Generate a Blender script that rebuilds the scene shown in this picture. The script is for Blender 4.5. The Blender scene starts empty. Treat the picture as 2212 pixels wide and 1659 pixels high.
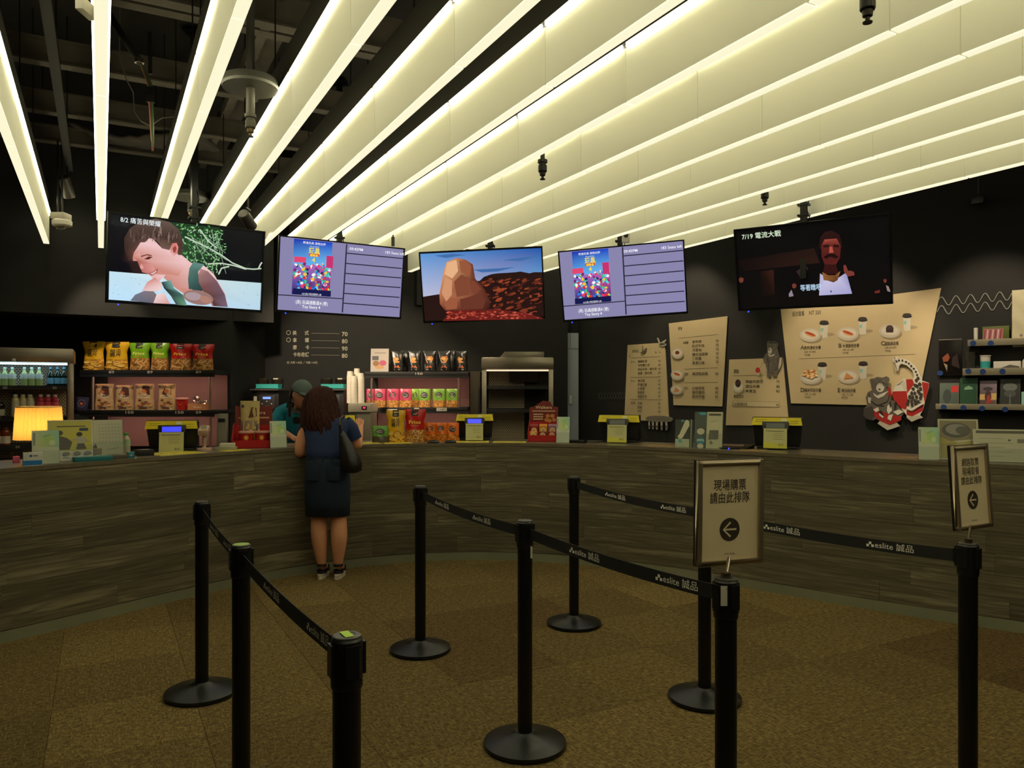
import bpy, bmesh, math, random
import numpy as np
from mathutils import Vector, Matrix
from mathutils.geometry import tessellate_polygon
random.seed(7)
R = math.radians
SC = bpy.context.scene
COL = SC.collection
# ------------------------------------------------------------------ camera, world, exposure
F_PX, CX, HY, EYE = 1660.0, 1106.0, 847.0, 1.5      # focal length in pixels, centre column, horizon row, eye height
cam_d = bpy.data.cameras.new('camera')
cam_d.sensor_width = 36.0
cam_d.lens = 36.0 * F_PX / 2212.0
cam_d.shift_y = (HY - 829.5) / 2212.0
cam = bpy.data.objects.new('camera', cam_d)
COL.objects.link(cam)
cam.location = (0, 0, EYE)
cam.rotation_euler = (R(90), 0, 0)
SC.camera = cam
world = bpy.data.worlds.new('world')
SC.world = world
world.use_nodes = True
world.node_tree.nodes['Background'].inputs[0].default_value = (0.02, 0.018, 0.014, 1)
world.node_tree.nodes['Background'].inputs[1].default_value = 0.3
SC.view_settings.view_transform = 'Standard'
SC.view_settings.look = 'None'
SC.view_settings.gamma = 1.0
SC.view_settings.use_curve_mapping = False
SC.view_settings.exposure = 0.0
PANEL_E, EDGE_E, TUBE_E, SPOT_E = 0.105, 0.95, 9.6, 110.0   # lamp strengths: blade panels, blade undersides, tubes, spotlights
TH = math.atan2(CX - 218.0, F_PX)                    # the lit ceiling blades run this far left of straight ahead
BU = Vector((-math.sin(TH), math.cos(TH), 0))        # along the blades
BN = Vector((math.cos(TH), math.sin(TH), 0))         # across the blades

# ------------------------------------------------------------------ small tools
def lin(c):
    return tuple(((x / 255.0) / 12.92 if x / 255.0 <= 0.04045 else ((x / 255.0 + 0.055) / 1.055) ** 2.4) for x in c[:3])

def P(px, py, d):
    return Vector(((px - CX) / F_PX * d, d, EYE - (py - HY) / F_PX * d))

MATS = {}
def mat(name, col=(128, 128, 128), rough=0.5, metal=0.0, emit=None, estr=0.0, noise=None, bump=None,
        attr=None, trans=0.0, alpha=1.0, spec=None, transl=None, ior=None):
    if name in MATS:
        return MATS[name]
    m = bpy.data.materials.new(name)
    m.use_nodes = True
    nt = m.node_tree
    b = nt.nodes['Principled BSDF']
    L = nt.links.new
    c = lin(col)
    b.inputs['Base Color'].default_value = (*c, 1)
    b.inputs['Roughness'].default_value = rough
    b.inputs['Metallic'].default_value = metal
    if spec is not None: b.inputs['Specular IOR Level'].default_value = spec
    if trans: b.inputs['Transmission Weight'].default_value = trans
    if ior: b.inputs['IOR'].default_value = ior
    if alpha < 1: b.inputs['Alpha'].default_value = alpha
    src = None
    if attr:
        a = nt.nodes.new('ShaderNodeAttribute'); a.attribute_name = attr
        src = a.outputs['Color']
        if attr == 'Col' and emit == 'attr':
            L(src, b.inputs['Emission Color']); b.inputs['Emission Strength'].default_value = estr
            b.inputs['Base Color'].default_value = (0.01, 0.01, 0.01, 1)
        else:
            L(src, b.inputs['Base Color'])
    elif emit:
        b.inputs['Emission Color'].default_value = (*lin(emit), 1)
        b.inputs['Emission Strength'].default_value = estr
    if noise:                                          # (scale xyz, amount, detail)
        sc, am = noise[0], noise[1]
        tc = nt.nodes.new('ShaderNodeTexCoord')
        mp = nt.nodes.new('ShaderNodeMapping')
        mp.inputs['Scale'].default_value = sc if isinstance(sc, tuple) else (sc, sc, sc)
        n = nt.nodes.new('ShaderNodeTexNoise'); n.inputs['Scale'].default_value = 1.0
        n.inputs['Detail'].default_value = noise[2] if len(noise) > 2 else 4.0
        L(tc.outputs['Object'], mp.inputs[0]); L(mp.outputs[0], n.inputs['Vector'])
        mr = nt.nodes.new('ShaderNodeMapRange')
        mr.inputs['From Min'].default_value = 0.3; mr.inputs['From Max'].default_value = 0.7
        mr.inputs['To Min'].default_value = 1 - am; mr.inputs['To Max'].default_value = 1 + am
        L(n.outputs['Fac'], mr.inputs['Value'])
        mx = nt.nodes.new('ShaderNodeVectorMath'); mx.operation = 'SCALE'
        if src is None:
            mx.inputs[0].default_value = c
        else:
            L(src, mx.inputs[0])
        L(mr.outputs[0], mx.inputs['Scale'])
        if emit != 'attr': L(mx.outputs[0], b.inputs['Base Color'])
    if bump:
        tc = nt.nodes.new('ShaderNodeTexCoord')
        n = nt.nodes.new('ShaderNodeTexNoise'); n.inputs['Scale'].default_value = bump[0]
        n.inputs['Detail'].default_value = 3
        L(tc.outputs['Object'], n.inputs['Vector'])
        bp = nt.nodes.new('ShaderNodeBump'); bp.inputs['Strength'].default_value = bump[1]
        bp.inputs['Distance'].default_value = 0.01
        L(n.outputs['Fac'], bp.inputs['Height']); L(bp.outputs[0], b.inputs['Normal'])
    MATS[name] = m
    return m

class MB:
    def __init__(s):
        s.v = []; s.f = []; s.c = []; s.uv = []; s.mi = []
        s.cur = (1, 1, 1); s.m = 0
    def add(s, vs, fs, col=None, uvs=None):
        o = len(s.v)
        s.v += [tuple(p) for p in vs]
        cc = lin(col) if col is not None else s.cur
        for k, f in enumerate(fs):
            s.f.append(tuple(i + o for i in f)); s.c.append(cc); s.mi.append(s.m)
            s.uv.append(uvs[k] if uvs else None)
        return s
    def box(s, c, sz, M=None, col=None):
        x, y, z = (k / 2 for k in sz)
        vs = [Vector((a * x, b * y, d * z)) for a in (-1, 1) for b in (-1, 1) for d in (-1, 1)]
        if M is not None: vs = [M @ p for p in vs]
        c = Vector(c)
        return s.add([p + c for p in vs], [(0, 1, 3, 2), (4, 6, 7, 5), (0, 4, 5, 1), (2, 3, 7, 6), (0, 2, 6, 4), (1, 5, 7, 3)], col)
    def cyl(s, p0, p1, r0, r1=None, n=16, col=None, caps=True):
        p0, p1 = Vector(p0), Vector(p1)
        r1 = r0 if r1 is None else r1
        ax = (p1 - p0).normalized()
        a = ax.orthogonal().normalized(); b = ax.cross(a)
        ring = lambda p, r: [p + (a * math.cos(2 * math.pi * i / n) + b * math.sin(2 * math.pi * i / n)) * r for i in range(n)]
        fs = [(i, (i + 1) % n, n + (i + 1) % n, n + i) for i in range(n)]
        if caps: fs += [tuple(range(n - 1, -1, -1)), tuple(range(n, 2 * n))]
        return s.add(ring(p0, r0) + ring(p1, r1), fs, col)
    def lathe(s, prof, n=24, c=(0, 0, 0), cols=None, sx=1, sy=1):
        c = Vector(c)
        for k in range(len(prof) - 1):
            (r0, z0), (r1, z1) = prof[k], prof[k + 1]
            vs = []
            for r, z in ((r0, z0), (r1, z1)):
                vs += [c + Vector((r * sx * math.cos(2 * math.pi * i / n), r * sy * math.sin(2 * math.pi * i / n), z)) for i in range(n)]
            if r0 < 1e-6: fs = [(0, n + i, n + (i + 1) % n)[::-1] for i in range(n)]
            elif r1 < 1e-6: fs = [(i, (i + 1) % n, n) for i in range(n)]
            else: fs = [(i, (i + 1) % n, n + (i + 1) % n, n + i) for i in range(n)]
            s.add(vs, fs, cols[k] if cols else None)
        return s
    def prism(s, pts, y0, y1, col=None):               # outline in local x,z; front at y0 (towards -y), back at y1
        n = len(pts)
        vs = [Vector((x, y0, z)) for x, z in pts] + [Vector((x, y1, z)) for x, z in pts]
        A = sum(pts[i][0] * pts[(i + 1) % n][1] - pts[(i + 1) % n][0] * pts[i][1] for i in range(n))
        fr = list(range(n)) if A > 0 else list(range(n - 1, -1, -1))
        fs = [tuple(fr), tuple(n + i for i in fr[::-1])]
        for k in range(n):
            i, j = fr[k], fr[(k + 1) % n]
            fs.append((j, i, n + i, n + j))
        return s.add(vs, fs, col)
    def slab(s, pts, z0, z1, col=None):                # outline in x,y
        n = len(pts)
        A = sum(pts[i][0] * pts[(i + 1) % n][1] - pts[(i + 1) % n][0] * pts[i][1] for i in range(n))
        if A < 0: pts = pts[::-1]
        vs = [(x, y, z1) for x, y in pts] + [(x, y, z0) for x, y in pts]
        fs = [tuple(range(n)), tuple(range(2 * n - 1, n - 1, -1))] + [(i, n + i, n + (i + 1) % n, (i + 1) % n) for i in range(n)]
        return s.add(vs, fs, col)
    def loft(s, rings, col=None, caps=True, closed=True):
        n = len(rings[0]); vs = [p for r in rings for p in r]; fs = []
        for k in range(len(rings) - 1):
            for i in range(n if closed else n - 1):
                j = (i + 1) % n
                fs.append((k * n + i, k * n + j, (k + 1) * n + j, (k + 1) * n + i))
        if caps and closed:
            fs += [tuple(range(n - 1, -1, -1)), tuple((len(rings) - 1) * n + i for i in range(n))]
        return s.add(vs, fs, col)
    def tube(s, pts, r, n=8, col=None):
        pts = [Vector(p) for p in pts]
        rings = []
        a = None
        for i, p in enumerate(pts):
            t = (pts[min(i + 1, len(pts) - 1)] - pts[max(i - 1, 0)]).normalized()
            if a is None: a = t.orthogonal().normalized()
            a = (a - t * a.dot(t)).normalized(); b = t.cross(a)
            rr = r[i] if isinstance(r, (list, tuple)) else r
            rings.append([p + (a * math.cos(2 * math.pi * k / n) + b * math.sin(2 * math.pi * k / n)) * rr for k in range(n)])
        return s.loft(rings, col)
    def mesh(s, name, smooth=False, bevel=0.0, ang=35, merge=False):
        me = bpy.data.meshes.new(name)
        me.from_pydata(s.v, [], s.f)
        ca = me.color_attributes.new('Col', 'FLOAT_COLOR', 'CORNER')
        arr = []
        for p, c in zip(me.polygons, s.c):
            if c and isinstance(c[0], (tuple, list)):
                for k in range(p.loop_total): arr += [*c[k], 1.0]
            else:
                arr += [*c, 1.0] * p.loop_total
        ca.data.foreach_set('color', arr)
        if any(u is not None for u in s.uv):
            ul = me.uv_layers.new(name='UVMap')
            for p, u in zip(me.polygons, s.uv):
                if u:
                    for k, li in enumerate(p.loop_indices): ul.data[li].uv = u[k]
        if any(s.mi): me.polygons.foreach_set('material_index', s.mi)
        if bevel or merge:
            bm = bmesh.new(); bm.from_mesh(me)
            if merge or bevel: bmesh.ops.remove_doubles(bm, verts=bm.verts, dist=1e-5)
            if bevel:
                ed = [e for e in bm.edges if len(e.link_faces) == 2 and e.calc_face_angle(0) > 0.6]
                bmesh.ops.bevel(bm, geom=ed, offset=bevel, segments=2, affect='EDGES', profile=0.6, clamp_overlap=True)
            bm.to_mesh(me); bm.free()
        if smooth or bevel:
            me.polygons.foreach_set('use_smooth', [True] * len(me.polygons))
            me.set_sharp_from_angle(angle=R(ang))
        me.update()
        return me
    def build(s, name, m, parent=None, loc=(0, 0, 0), M=None, **kw):
        me = s.mesh(name, **kw)
        for x in (m if isinstance(m, (list, tuple)) else [m]): me.materials.append(x)
        return put(name, me, parent, loc, M)

def put(name, me, parent=None, loc=(0, 0, 0), M=None):
    o = bpy.data.objects.new(name, me)
    COL.objects.link(o)
    if parent is not None: o.parent = parent
    if M is not None: o.matrix_local = M
    else: o.location = loc
    return o

def tag(o, label, cat, group=None, kind=None):
    o['label'] = label; o['category'] = cat
    if group: o['group'] = group
    if kind: o['kind'] = kind
    return o

def thing(name, label, cat, loc=(0, 0, 0), rz=0.0, group=None, M=None, kind=None):
    o = bpy.data.objects.new(name, None)
    o.empty_display_size = 0.1
    COL.objects.link(o)
    if M is not None: o.matrix_world = M
    else:
        o.location = loc; o.rotation_euler = (0, 0, rz)
    return tag(o, label, cat, group, kind)

def struct(name, mb, m, label, cat, **kw):
    o = mb.build(name, m, **kw)
    return tag(o, label, cat, kind='structure')

def frame(loc, yaw=0.0, tilt=0.0, roll=0.0):           # local x right, z up, face towards -y
    return Matrix.Translation(Vector(loc)) @ Matrix.Rotation(R(yaw), 4, 'Z') @ Matrix.Rotation(R(tilt), 4, 'X') @ Matrix.Rotation(R(-roll), 4, 'Y')

def to_plane(M, px, py, off=0.0):                       # pixel -> local (x, z) on the plane y=-off of frame M
    Mi = M.inverted()
    o = Mi @ Vector((0, 0, EYE)); q = Mi @ P(px, py, 1.0)
    d = q - o
    t = (-off - o.y) / d.y
    h = o + d * t
    return (h.x, h.z)

FONTS = {}
def text_geo(body, size=1.0, offset=0.0, res=2):
    key = (body, offset, res)
    if key not in FONTS:
        c = bpy.data.curves.new('t', 'FONT'); c.body = body; c.resolution_u = res; c.offset = offset
        o = bpy.data.objects.new('t', c)
        me = bpy.data.meshes.new_from_object(o)
        vs = [(v.co.x, v.co.y) for v in me.vertices]; fs = [tuple(p.vertices) for p in me.polygons]
        bpy.data.objects.remove(o); bpy.data.curves.remove(c); bpy.data.meshes.remove(me)
        FONTS[key] = (vs, fs)
    vs, fs = FONTS[key]
    xs = [v[0] for v in vs] or [0]; ys = [v[1] for v in vs] or [0]
    return vs, fs, (min(xs), max(xs), min(ys), max(ys))

class Print:                                            # flat print on the plane y=-off of a local frame
    def __init__(s, M=None, off=0.0, tr=None, depth=None, step=0.0003):
        s.M = M; s.off = off; s.tr = tr; s.depth = depth; s.mb = MB(); s.k = 0; s.step = step
    def _q(s, px, py):
        if s.tr: px, py = s.tr[0] + px / s.tr[2], s.tr[1] + py / s.tr[2]
        return to_plane(s.M, px, py, s.off)
    def y(s, x, z):
        return (-s.off if s.depth is None else s.depth(x, z)) - s.k * s.step
    def loc(s, pts, col):                               # polygon in local metres; col one colour or one per vertex
        s.k += 1
        tris = tessellate_polygon([[Vector((x, z, 0)) for x, z in pts]])
        vs = [(x, s.y(x, z), z) for x, z in pts]
        o = len(s.mb.v); s.mb.v += vs
        multi = isinstance(col[0], (tuple, list))
        for t in tris:
            a, b, c = (pts[i] for i in t)
            if (b[0] - a[0]) * (c[1] - a[1]) - (b[1] - a[1]) * (c[0] - a[0]) < 0: t = t[::-1]
            s.mb.f.append(tuple(i + o for i in t))
            s.mb.c.append([lin(col[i]) for i in t] if multi else lin(col))
            s.mb.uv.append(None); s.mb.mi.append(0)
        return s
    def px(s, pts, col): return s.loc([s._q(*p) for p in pts], col)
    def ell(s, cx, cy, rx, ry, col, n=20, a=0.0):       # ellipse in pixels
        pts = []
        for i in range(n):
            t = 2 * math.pi * i / n
            x, y = rx * math.cos(t), ry * math.sin(t)
            pts.append((cx + x * math.cos(a) - y * math.sin(a), cy + x * math.sin(a) + y * math.cos(a)))
        return s.px(pts, col)
    def lell(s, cx, cz, rx, rz, col, n=18):
        return s.loc([(cx + rx * math.cos(2 * math.pi * i / n), cz + rz * math.sin(2 * math.pi * i / n)) for i in range(n)], col)
    def line(s, pts, w, col):                           # polyline in pixels, pixel width w
        q = [Vector(s._q(*p)) for p in pts]
        w0 = (Vector(s._q(pts[0][0] + w, pts[0][1])) - q[0]).length
        return s.lline(q, w0, col)
    def lline(s, q, w0, col):
        s.k += 1
        q = [Vector(p) for p in q]
        L, Rr = [], []
        for i, p in enumerate(q):
            t = (q[min(i + 1, len(q) - 1)] - q[max(i - 1, 0)]).normalized()
            nn = Vector((-t.y, t.x)) * w0 / 2
            L.append(p + nn); Rr.append(p - nn)
        for i in range(len(q) - 1):
            vs = [L[i], Rr[i], Rr[i + 1], L[i + 1]]
            s.mb.add([(v.x, s.y(v.x, v.y), v.y) for v in vs], [(0, 1, 2, 3)], col)
        return s
    def ltext(s, body, x, z, h, col, align='l', w=None, offset=0.004, vcen=False):   # cap height h, baseline z, local metres
        vs, fs, bb = text_geo(body, offset=offset)
        if not vs: return s
        s.k += 1
        sc = h / 0.72
        sx = sc if w is None else w / (bb[1] - bb[0])
        x0 = x - bb[0] * sx
        if align == 'c': x0 = x - (bb[0] + bb[1]) / 2 * sx
        if align == 'r': x0 = x - bb[1] * sx
        pts = [(x0 + a * sx, z + b * sc) for a, b in vs]
        s.mb.add([(a, s.y(a, b), b) for a, b in pts], fs, col)
        return s
    def text(s, body, px, py, hpx, col, align='l', wpx=None, offset=0.004):          # baseline at pixel, cap height in pixels
        x, z = s._q(px, py); x2, z2 = s._q(px, py - hpx)
        w = None
        if wpx: w = abs(s._q(px + wpx, py)[0] - x)
        return s.ltext(body, x, z, abs(z2 - z), col, align, w, offset)
    def build(s, name, m, parent, M=None): return s.mb.build(name, m, parent, M=M)

# shared materials
PRINT = mat('printed_colour', rough=0.55, attr='Col')
GLOSS = mat('glossy_packaging', rough=0.28, attr='Col', noise=(60.0, 0.12))
SCREEN = mat('screen_image', rough=0.2, attr='Col', emit='attr', estr=1.0)
BLACKP = mat('black_plastic', (14, 13, 12), 0.42)
BLACKM = mat('black_powder_coat', (13, 12, 11), 0.38, spec=0.4)
DARKM = mat('dark_metal', (40, 37, 33), 0.45, 0.6)
STEEL = mat('brushed_steel', (165, 155, 140), 0.32, 0.9, noise=((2, 2, 160), 0.12))
CHROME = mat('chrome', (170, 160, 145), 0.28, 1.0)
WALLB = mat('matt_black_wall_paint', (27, 25, 23), 0.75, noise=(1.4, 0.15), bump=(180, 0.08))
WHITE = mat('white_plastic', (215, 210, 200), 0.4)
PAPER = mat('white_paper', (205, 200, 180), 0.8)
ACRYL = mat('clear_acrylic', (225, 235, 230), 0.06, trans=0.9, alpha=0.35, ior=1.2)
# ------------------------------------------------------------------ setting: floor, walls, ceiling
carpet = bpy.data.materials.new('loop_pile_carpet'); carpet.use_nodes = True
def _carpet():
    nt = carpet.node_tree; L = nt.links.new; b = nt.nodes['Principled BSDF']
    b.inputs['Roughness'].default_value = 0.95; b.inputs['Specular IOR Level'].default_value = 0.1
    tc = nt.nodes.new('ShaderNodeTexCoord'); oi = nt.nodes.new('ShaderNodeObjectInfo')
    mp = nt.nodes.new('ShaderNodeMapping'); mp.inputs['Scale'].default_value = (26, 95, 1)
    mp2 = nt.nodes.new('ShaderNodeMapping'); mp2.inputs['Scale'].default_value = (110, 30, 1)
    off = nt.nodes.new('ShaderNodeVectorMath'); off.operation = 'ADD'
    L(tc.outputs['Object'], off.inputs[0]); L(oi.outputs['Location'], off.inputs[1])
    L(off.outputs[0], mp.inputs[0]); L(off.outputs[0], mp2.inputs[0])
    n1 = nt.nodes.new('ShaderNodeTexNoise'); n1.inputs['Scale'].default_value = 1; n1.inputs['Detail'].default_value = 3
    n2 = nt.nodes.new('ShaderNodeTexNoise'); n2.inputs['Scale'].default_value = 1; n2.inputs['Detail'].default_value = 3
    L(mp.outputs[0], n1.inputs['Vector']); L(mp2.outputs[0], n2.inputs['Vector'])
    mx = nt.nodes.new('ShaderNodeMath'); mx.operation = 'MAXIMUM'
    L(n1.outputs['Fac'], mx.inputs[0]); L(n2.outputs['Fac'], mx.inputs[1])
    cr = nt.nodes.new('ShaderNodeValToRGB'); e = cr.color_ramp.elements
    e[0].position = 0.44; e[0].color = (*lin((86, 71, 42)), 1)
    e[1].position = 0.76; e[1].color = (*lin((146, 125, 80)), 1)
    L(mx.outputs[0], cr.inputs[0])
    at = nt.nodes.new('ShaderNodeAttribute'); at.attribute_name = 'Col'
    mul = nt.nodes.new('ShaderNodeMix'); mul.data_type = 'RGBA'; mul.blend_type = 'MULTIPLY'; mul.inputs[0].default_value = 1
    L(cr.outputs[0], mul.inputs[6]); L(at.outputs['Color'], mul.inputs[7])
    L(mul.outputs[2], b.inputs['Base Color'])
    bp = nt.nodes.new('ShaderNodeBump'); bp.inputs['Strength'].default_value = 0.6; bp.inputs['Distance'].default_value = 0.004
    L(mx.outputs[0], bp.inputs['Height']); L(bp.outputs[0], b.inputs['Normal'])
_carpet()
floor = struct('floor', MB().slab([(-9, -5), (9, -5), (9, 12), (-9, 12)], -0.06, -0.008), mat('floor_screed', (48, 39, 25), 0.9),
               'brown carpet tile floor in front of the curved counter', 'floor')
TS = 0.61
tile_me = {}
def carpet_tile(shade):
    if shade not in tile_me:
        mb = MB(); h = TS / 2 - 0.0008; b = 0.004
        mb.cur = (shade, shade * (0.93 if shade < .85 else 1.0), shade * 0.94)
        vs = [(-h, -h, -0.008), (h, -h, -0.008), (h, h, -0.008), (-h, h, -0.008)]
        vs += [(-h, -h, -0.0015), (h, -h, -0.0015), (h, h, -0.0015), (-h, h, -0.0015)]
        vs += [(-h + b, -h + b, 0), (h - b, -h + b, 0), (h - b, h - b, 0), (-h + b, h - b, 0)]
        fs = [(8, 9, 10, 11)] + [(k, (k + 1) % 4, 4 + (k + 1) % 4, 4 + k) for k in range(4)] + [(4 + k, 4 + (k + 1) % 4, 8 + (k + 1) % 4, 8 + k) for k in range(4)]
        mb.add(vs, fs)
        me = mb.mesh('carpet_tile'); me.materials.append(carpet); tile_me[shade] = me
    return tile_me[shade]
rt = random.Random(11)
shades = [0.62, 0.74, 0.88, 1.0, 1.10, 1.22]
for i in range(-9, 12):
    for j in range(-1, 13):
        c = BN * (i * TS + 0.10) + BU * (j * TS + 0.25)
        if c.y < 0.9 or c.y > 7.4 or abs(c.x) > 0.72 * c.y + 0.9: continue
        blob = math.sin(i * 0.9 + 1.3) * math.cos(j * 0.8 + 0.4)
        k = min(5, max(0, int(round(2.7 + 1.9 * blob + rt.uniform(-1.1, 1.1)))))
        o = put('carpet_tile', carpet_tile(shades[k]), floor, c)
        o.rotation_euler = (0, 0, TH + (math.pi / 2 if rt.random() < 0.35 else 0))

# walls: the back wall stands square on at the coffee machines, a bulkhead hangs over the left niche, the right wall turns towards us
TB = 8.3
def plan(s, t): p = BN * s + BU * t; return (p.x, p.y)
struct('wall_upper', MB().slab([plan(3.2, TB), plan(4.95, TB), plan(4.95, TB + 0.7), plan(3.2, TB + 0.7)], 2.5, 4.3), WALLB,
       'black upper wall behind the blade ends above the middle shelf', 'wall')
struct('wall_bulkhead', MB().slab([plan(-3.4, TB), plan(1.6, TB), plan(1.6, TB + 0.9), plan(-3.4, TB + 0.9)], 2.23, 4.3), WALLB,
       'black bulkhead wall above the left snack shelves', 'wall')
struct('wall_back_left', MB().slab([(-7.0, 7.86), (-2.86, 7.86), (-2.86, 8.95), (-7.0, 8.95)], 0, 2.4),
       WALLB, 'black recessed wall behind the left snack shelves', 'wall')
wall_back = struct('wall_back', MB().slab([(-2.86, 8.9), (0.645, 8.9), (0.645, 9.9), (-2.86, 9.9)], 0, 2.7).slab([(-2.86, 8.9), (-1.02, 8.9), (-1.02, 9.9), (-2.86, 9.9)], 2.7, 4.3), WALLB,
                   'black wall behind the coffee machines with the price list', 'wall')
AW = Vector((0.785, 9.046, 0)); EW = Vector((0.7885, -0.615, 0))
WANG = math.degrees(math.atan2(EW.y, EW.x))
MW = frame(AW, WANG)
wr = MB().box((3.8, 0.12, 2.15), (7.6, 0.24, 4.3))
wall_right = tag(wr.build('wall_right', WALLB, M=MW), 'black wall with the cream menu boards', 'wall', kind='structure')
struct('wall_header', MB().box((0.6, 9.34, 3.24), (0.9, 0.5, 2.12)), WALLB, 'black wall above the narrow grey door', 'wall')
struct('wall_left', MB().box((-7.1, 2.0, 2.15), (0.2, 13, 4.3)), WALLB, 'dark wall at the far left side of the lobby', 'wall')
struct('wall_rear', MB().box((0, -4.2, 2.15), (14.4, 0.2, 4.3)), mat('warm_dark_paint', (70, 60, 48), 0.8), 'wall behind the camera', 'wall')
struct('wall_far_right', MB().box((6.95, 0.2, 2.15), (0.2, 9, 4.3)), WALLB, 'dark wall at the far right side of the lobby', 'wall')
PLEN = mat('sooty_plenum_paint', (46, 43, 39), 0.85, noise=(0.9, 0.35))
ceiling = struct('ceiling', MB().slab([(-9, -5), (9, -5), (9, 12), (-9, 12)], 4.3, 4.4), PLEN, 'open black ceiling void above the lit blades', 'ceiling')
BEAM = mat('grimy_steel_beam', (98, 90, 79), 0.6, 0.3, noise=(2.5, 0.4))
def beam(t, z, h=0.16, w=0.09, s0=-3.6, s1=6.5):
    mb = MB()
    L = s1 - s0
    mb.box((L / 2, 0, h - 0.006), (L, w, 0.012)); mb.box((L / 2, 0, 0.006), (L, w, 0.012)); mb.box((L / 2, 0, h / 2), (L, 0.012, h - 0.024))
    o = mb.build('steel_beam', BEAM, ceiling)
    p = BN * s0 + BU * t
    o.location = (p.x, p.y, z); o.rotation_euler = (0, 0, TH)
for t, z, h in ((2.3, 3.62, .16), (3.4, 3.62, .16), (4.55, 3.6, .2), (5.0, 3.75, .12), (5.75, 3.6, .16), (6.75, 3.6, .16), (7.6, 3.62, .14)):
    beam(t, z, h)
for s, z in ((-2.6, 3.8), (-1.5, 3.78), (0.9, 3.8), (2.0, 3.8), (3.1, 3.8)):
    mb = MB(); mb.box((0, 0, 0), (0.06, 9.5, 0.09)); mb.box((0.1, 0, 0.05), (0.14, 9.5, 0.015))
    p = BN * s + BU * 3.6
    o = mb.build('cable_tray', BEAM, ceiling, loc=(p.x, p.y, z)); o.rotation_euler = (0, 0, TH)

# narrow grey door standing at the end of the back wall
dl = MB().box((0.712, 9.0, 1.095), (0.128, 0.06, 2.19))
DOORM = mat('blue_grey_door_paint', (168, 174, 188), 0.5, noise=(3, 0.05))
door = tag(dl.build('door_1', DOORM, bevel=0.002), 'narrow blue grey door leaf beside the right wall', 'door', kind='structure')
MB().box((0.682, 8.967, 2.10), (0.002, 0.004, 0.18)).box((0.712, 8.967, 2.005), (0.128, 0.004, 0.003)).build('door_seam', DARKM, door)
MB().box((0.682, 8.955, 1.41), (0.03, 0.03, 0.10)).build('door_handle', WHITE, door, bevel=0.004)

# ------------------------------------------------------------------ curved service counter
FL = [(0, 1392), (150, 1354.6), (300, 1318.5), (423, 1288), (501, 1269.5), (572, 1256), (673, 1239.6), (785, 1223), (1000, 1209),
      (1151, 1212.5), (1278, 1226), (1400, 1238), (1506, 1250), (1605, 1268.6), (1809, 1307.5), (2067, 1346), (2210, 1369)]
pf = np.polyfit([(a - 1106) / 1106 for a, b in FL], [b for a, b in FL], 6)
def floor_row(px): return float(np.polyval(pf, (px - 1106) / 1106))
def dfront(px): return F_PX * EYE / (floor_row(px) - HY)           # counter front along the column px
crv = []
for px in np.linspace(0, 2212, 161):
    d = dfront(px); crv.append(Vector(((px - CX) / F_PX * d, d)))
crv = [crv[0] + (crv[0] - crv[3]).normalized() * L for L in (1.0, .75, .5, .25)] + crv + [crv[-1] + (crv[-1] - crv[-4]).normalized() * L for L in (.25, .5, .75, 1.0)]
acc = [0.0]
for a, b in zip(crv, crv[1:]): acc.append(acc[-1] + (b - a).length)
CLEN = acc[-1]
def cpt(s):
    s = min(max(s, 0), CLEN)
    for i in range(len(acc) - 1):
        if s <= acc[i + 1]: break
    t = (s - acc[i]) / (acc[i + 1] - acc[i])
    return crv[i].lerp(crv[i + 1], t)
def cframe(s):
    p = cpt(s); t = (cpt(s + 0.15) - cpt(s - 0.15)).normalized()
    return p, Vector((-t.y, t.x))                                   # point, outward normal (away from the camera)
CTOP = 1.045
CDEP = 0.60
def strip(offs, s0, s1, n, uv=True):                                # extrude a profile of (offset, z) along the counter
    mb = MB(); rings = []
    ss = [s0 + (s1 - s0) * i / n for i in range(n + 1)]
    for s in ss:
        p, nn = cframe(s)
        rings.append([Vector((p.x + nn.x * o, p.y + nn.y * o, z)) for o, z in offs])
    m = len(offs)
    for k in range(n):
        for i in range(m):
            j = (i + 1) % m
            vs = [rings[k][i], rings[k][j], rings[k + 1][j], rings[k + 1][i]]
            u = [(ss[k], offs[i][1]), (ss[k], offs[j][1]), (ss[k + 1], offs[j][1]), (ss[k + 1], offs[i][1])]
            mb.add(vs, [(3, 2, 1, 0)], None, [u[::-1]])
    mb.add(rings[0], [tuple(range(m))[::-1]], None, [[(ss[0], o[1]) for o in offs][::-1]])
    mb.add(rings[-1], [tuple(range(m))], None, [[(ss[-1], o[1]) for o in offs]])
    return mb
wood = bpy.data.materials.new('weathered_oak_planks'); wood.use_nodes = True
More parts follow.
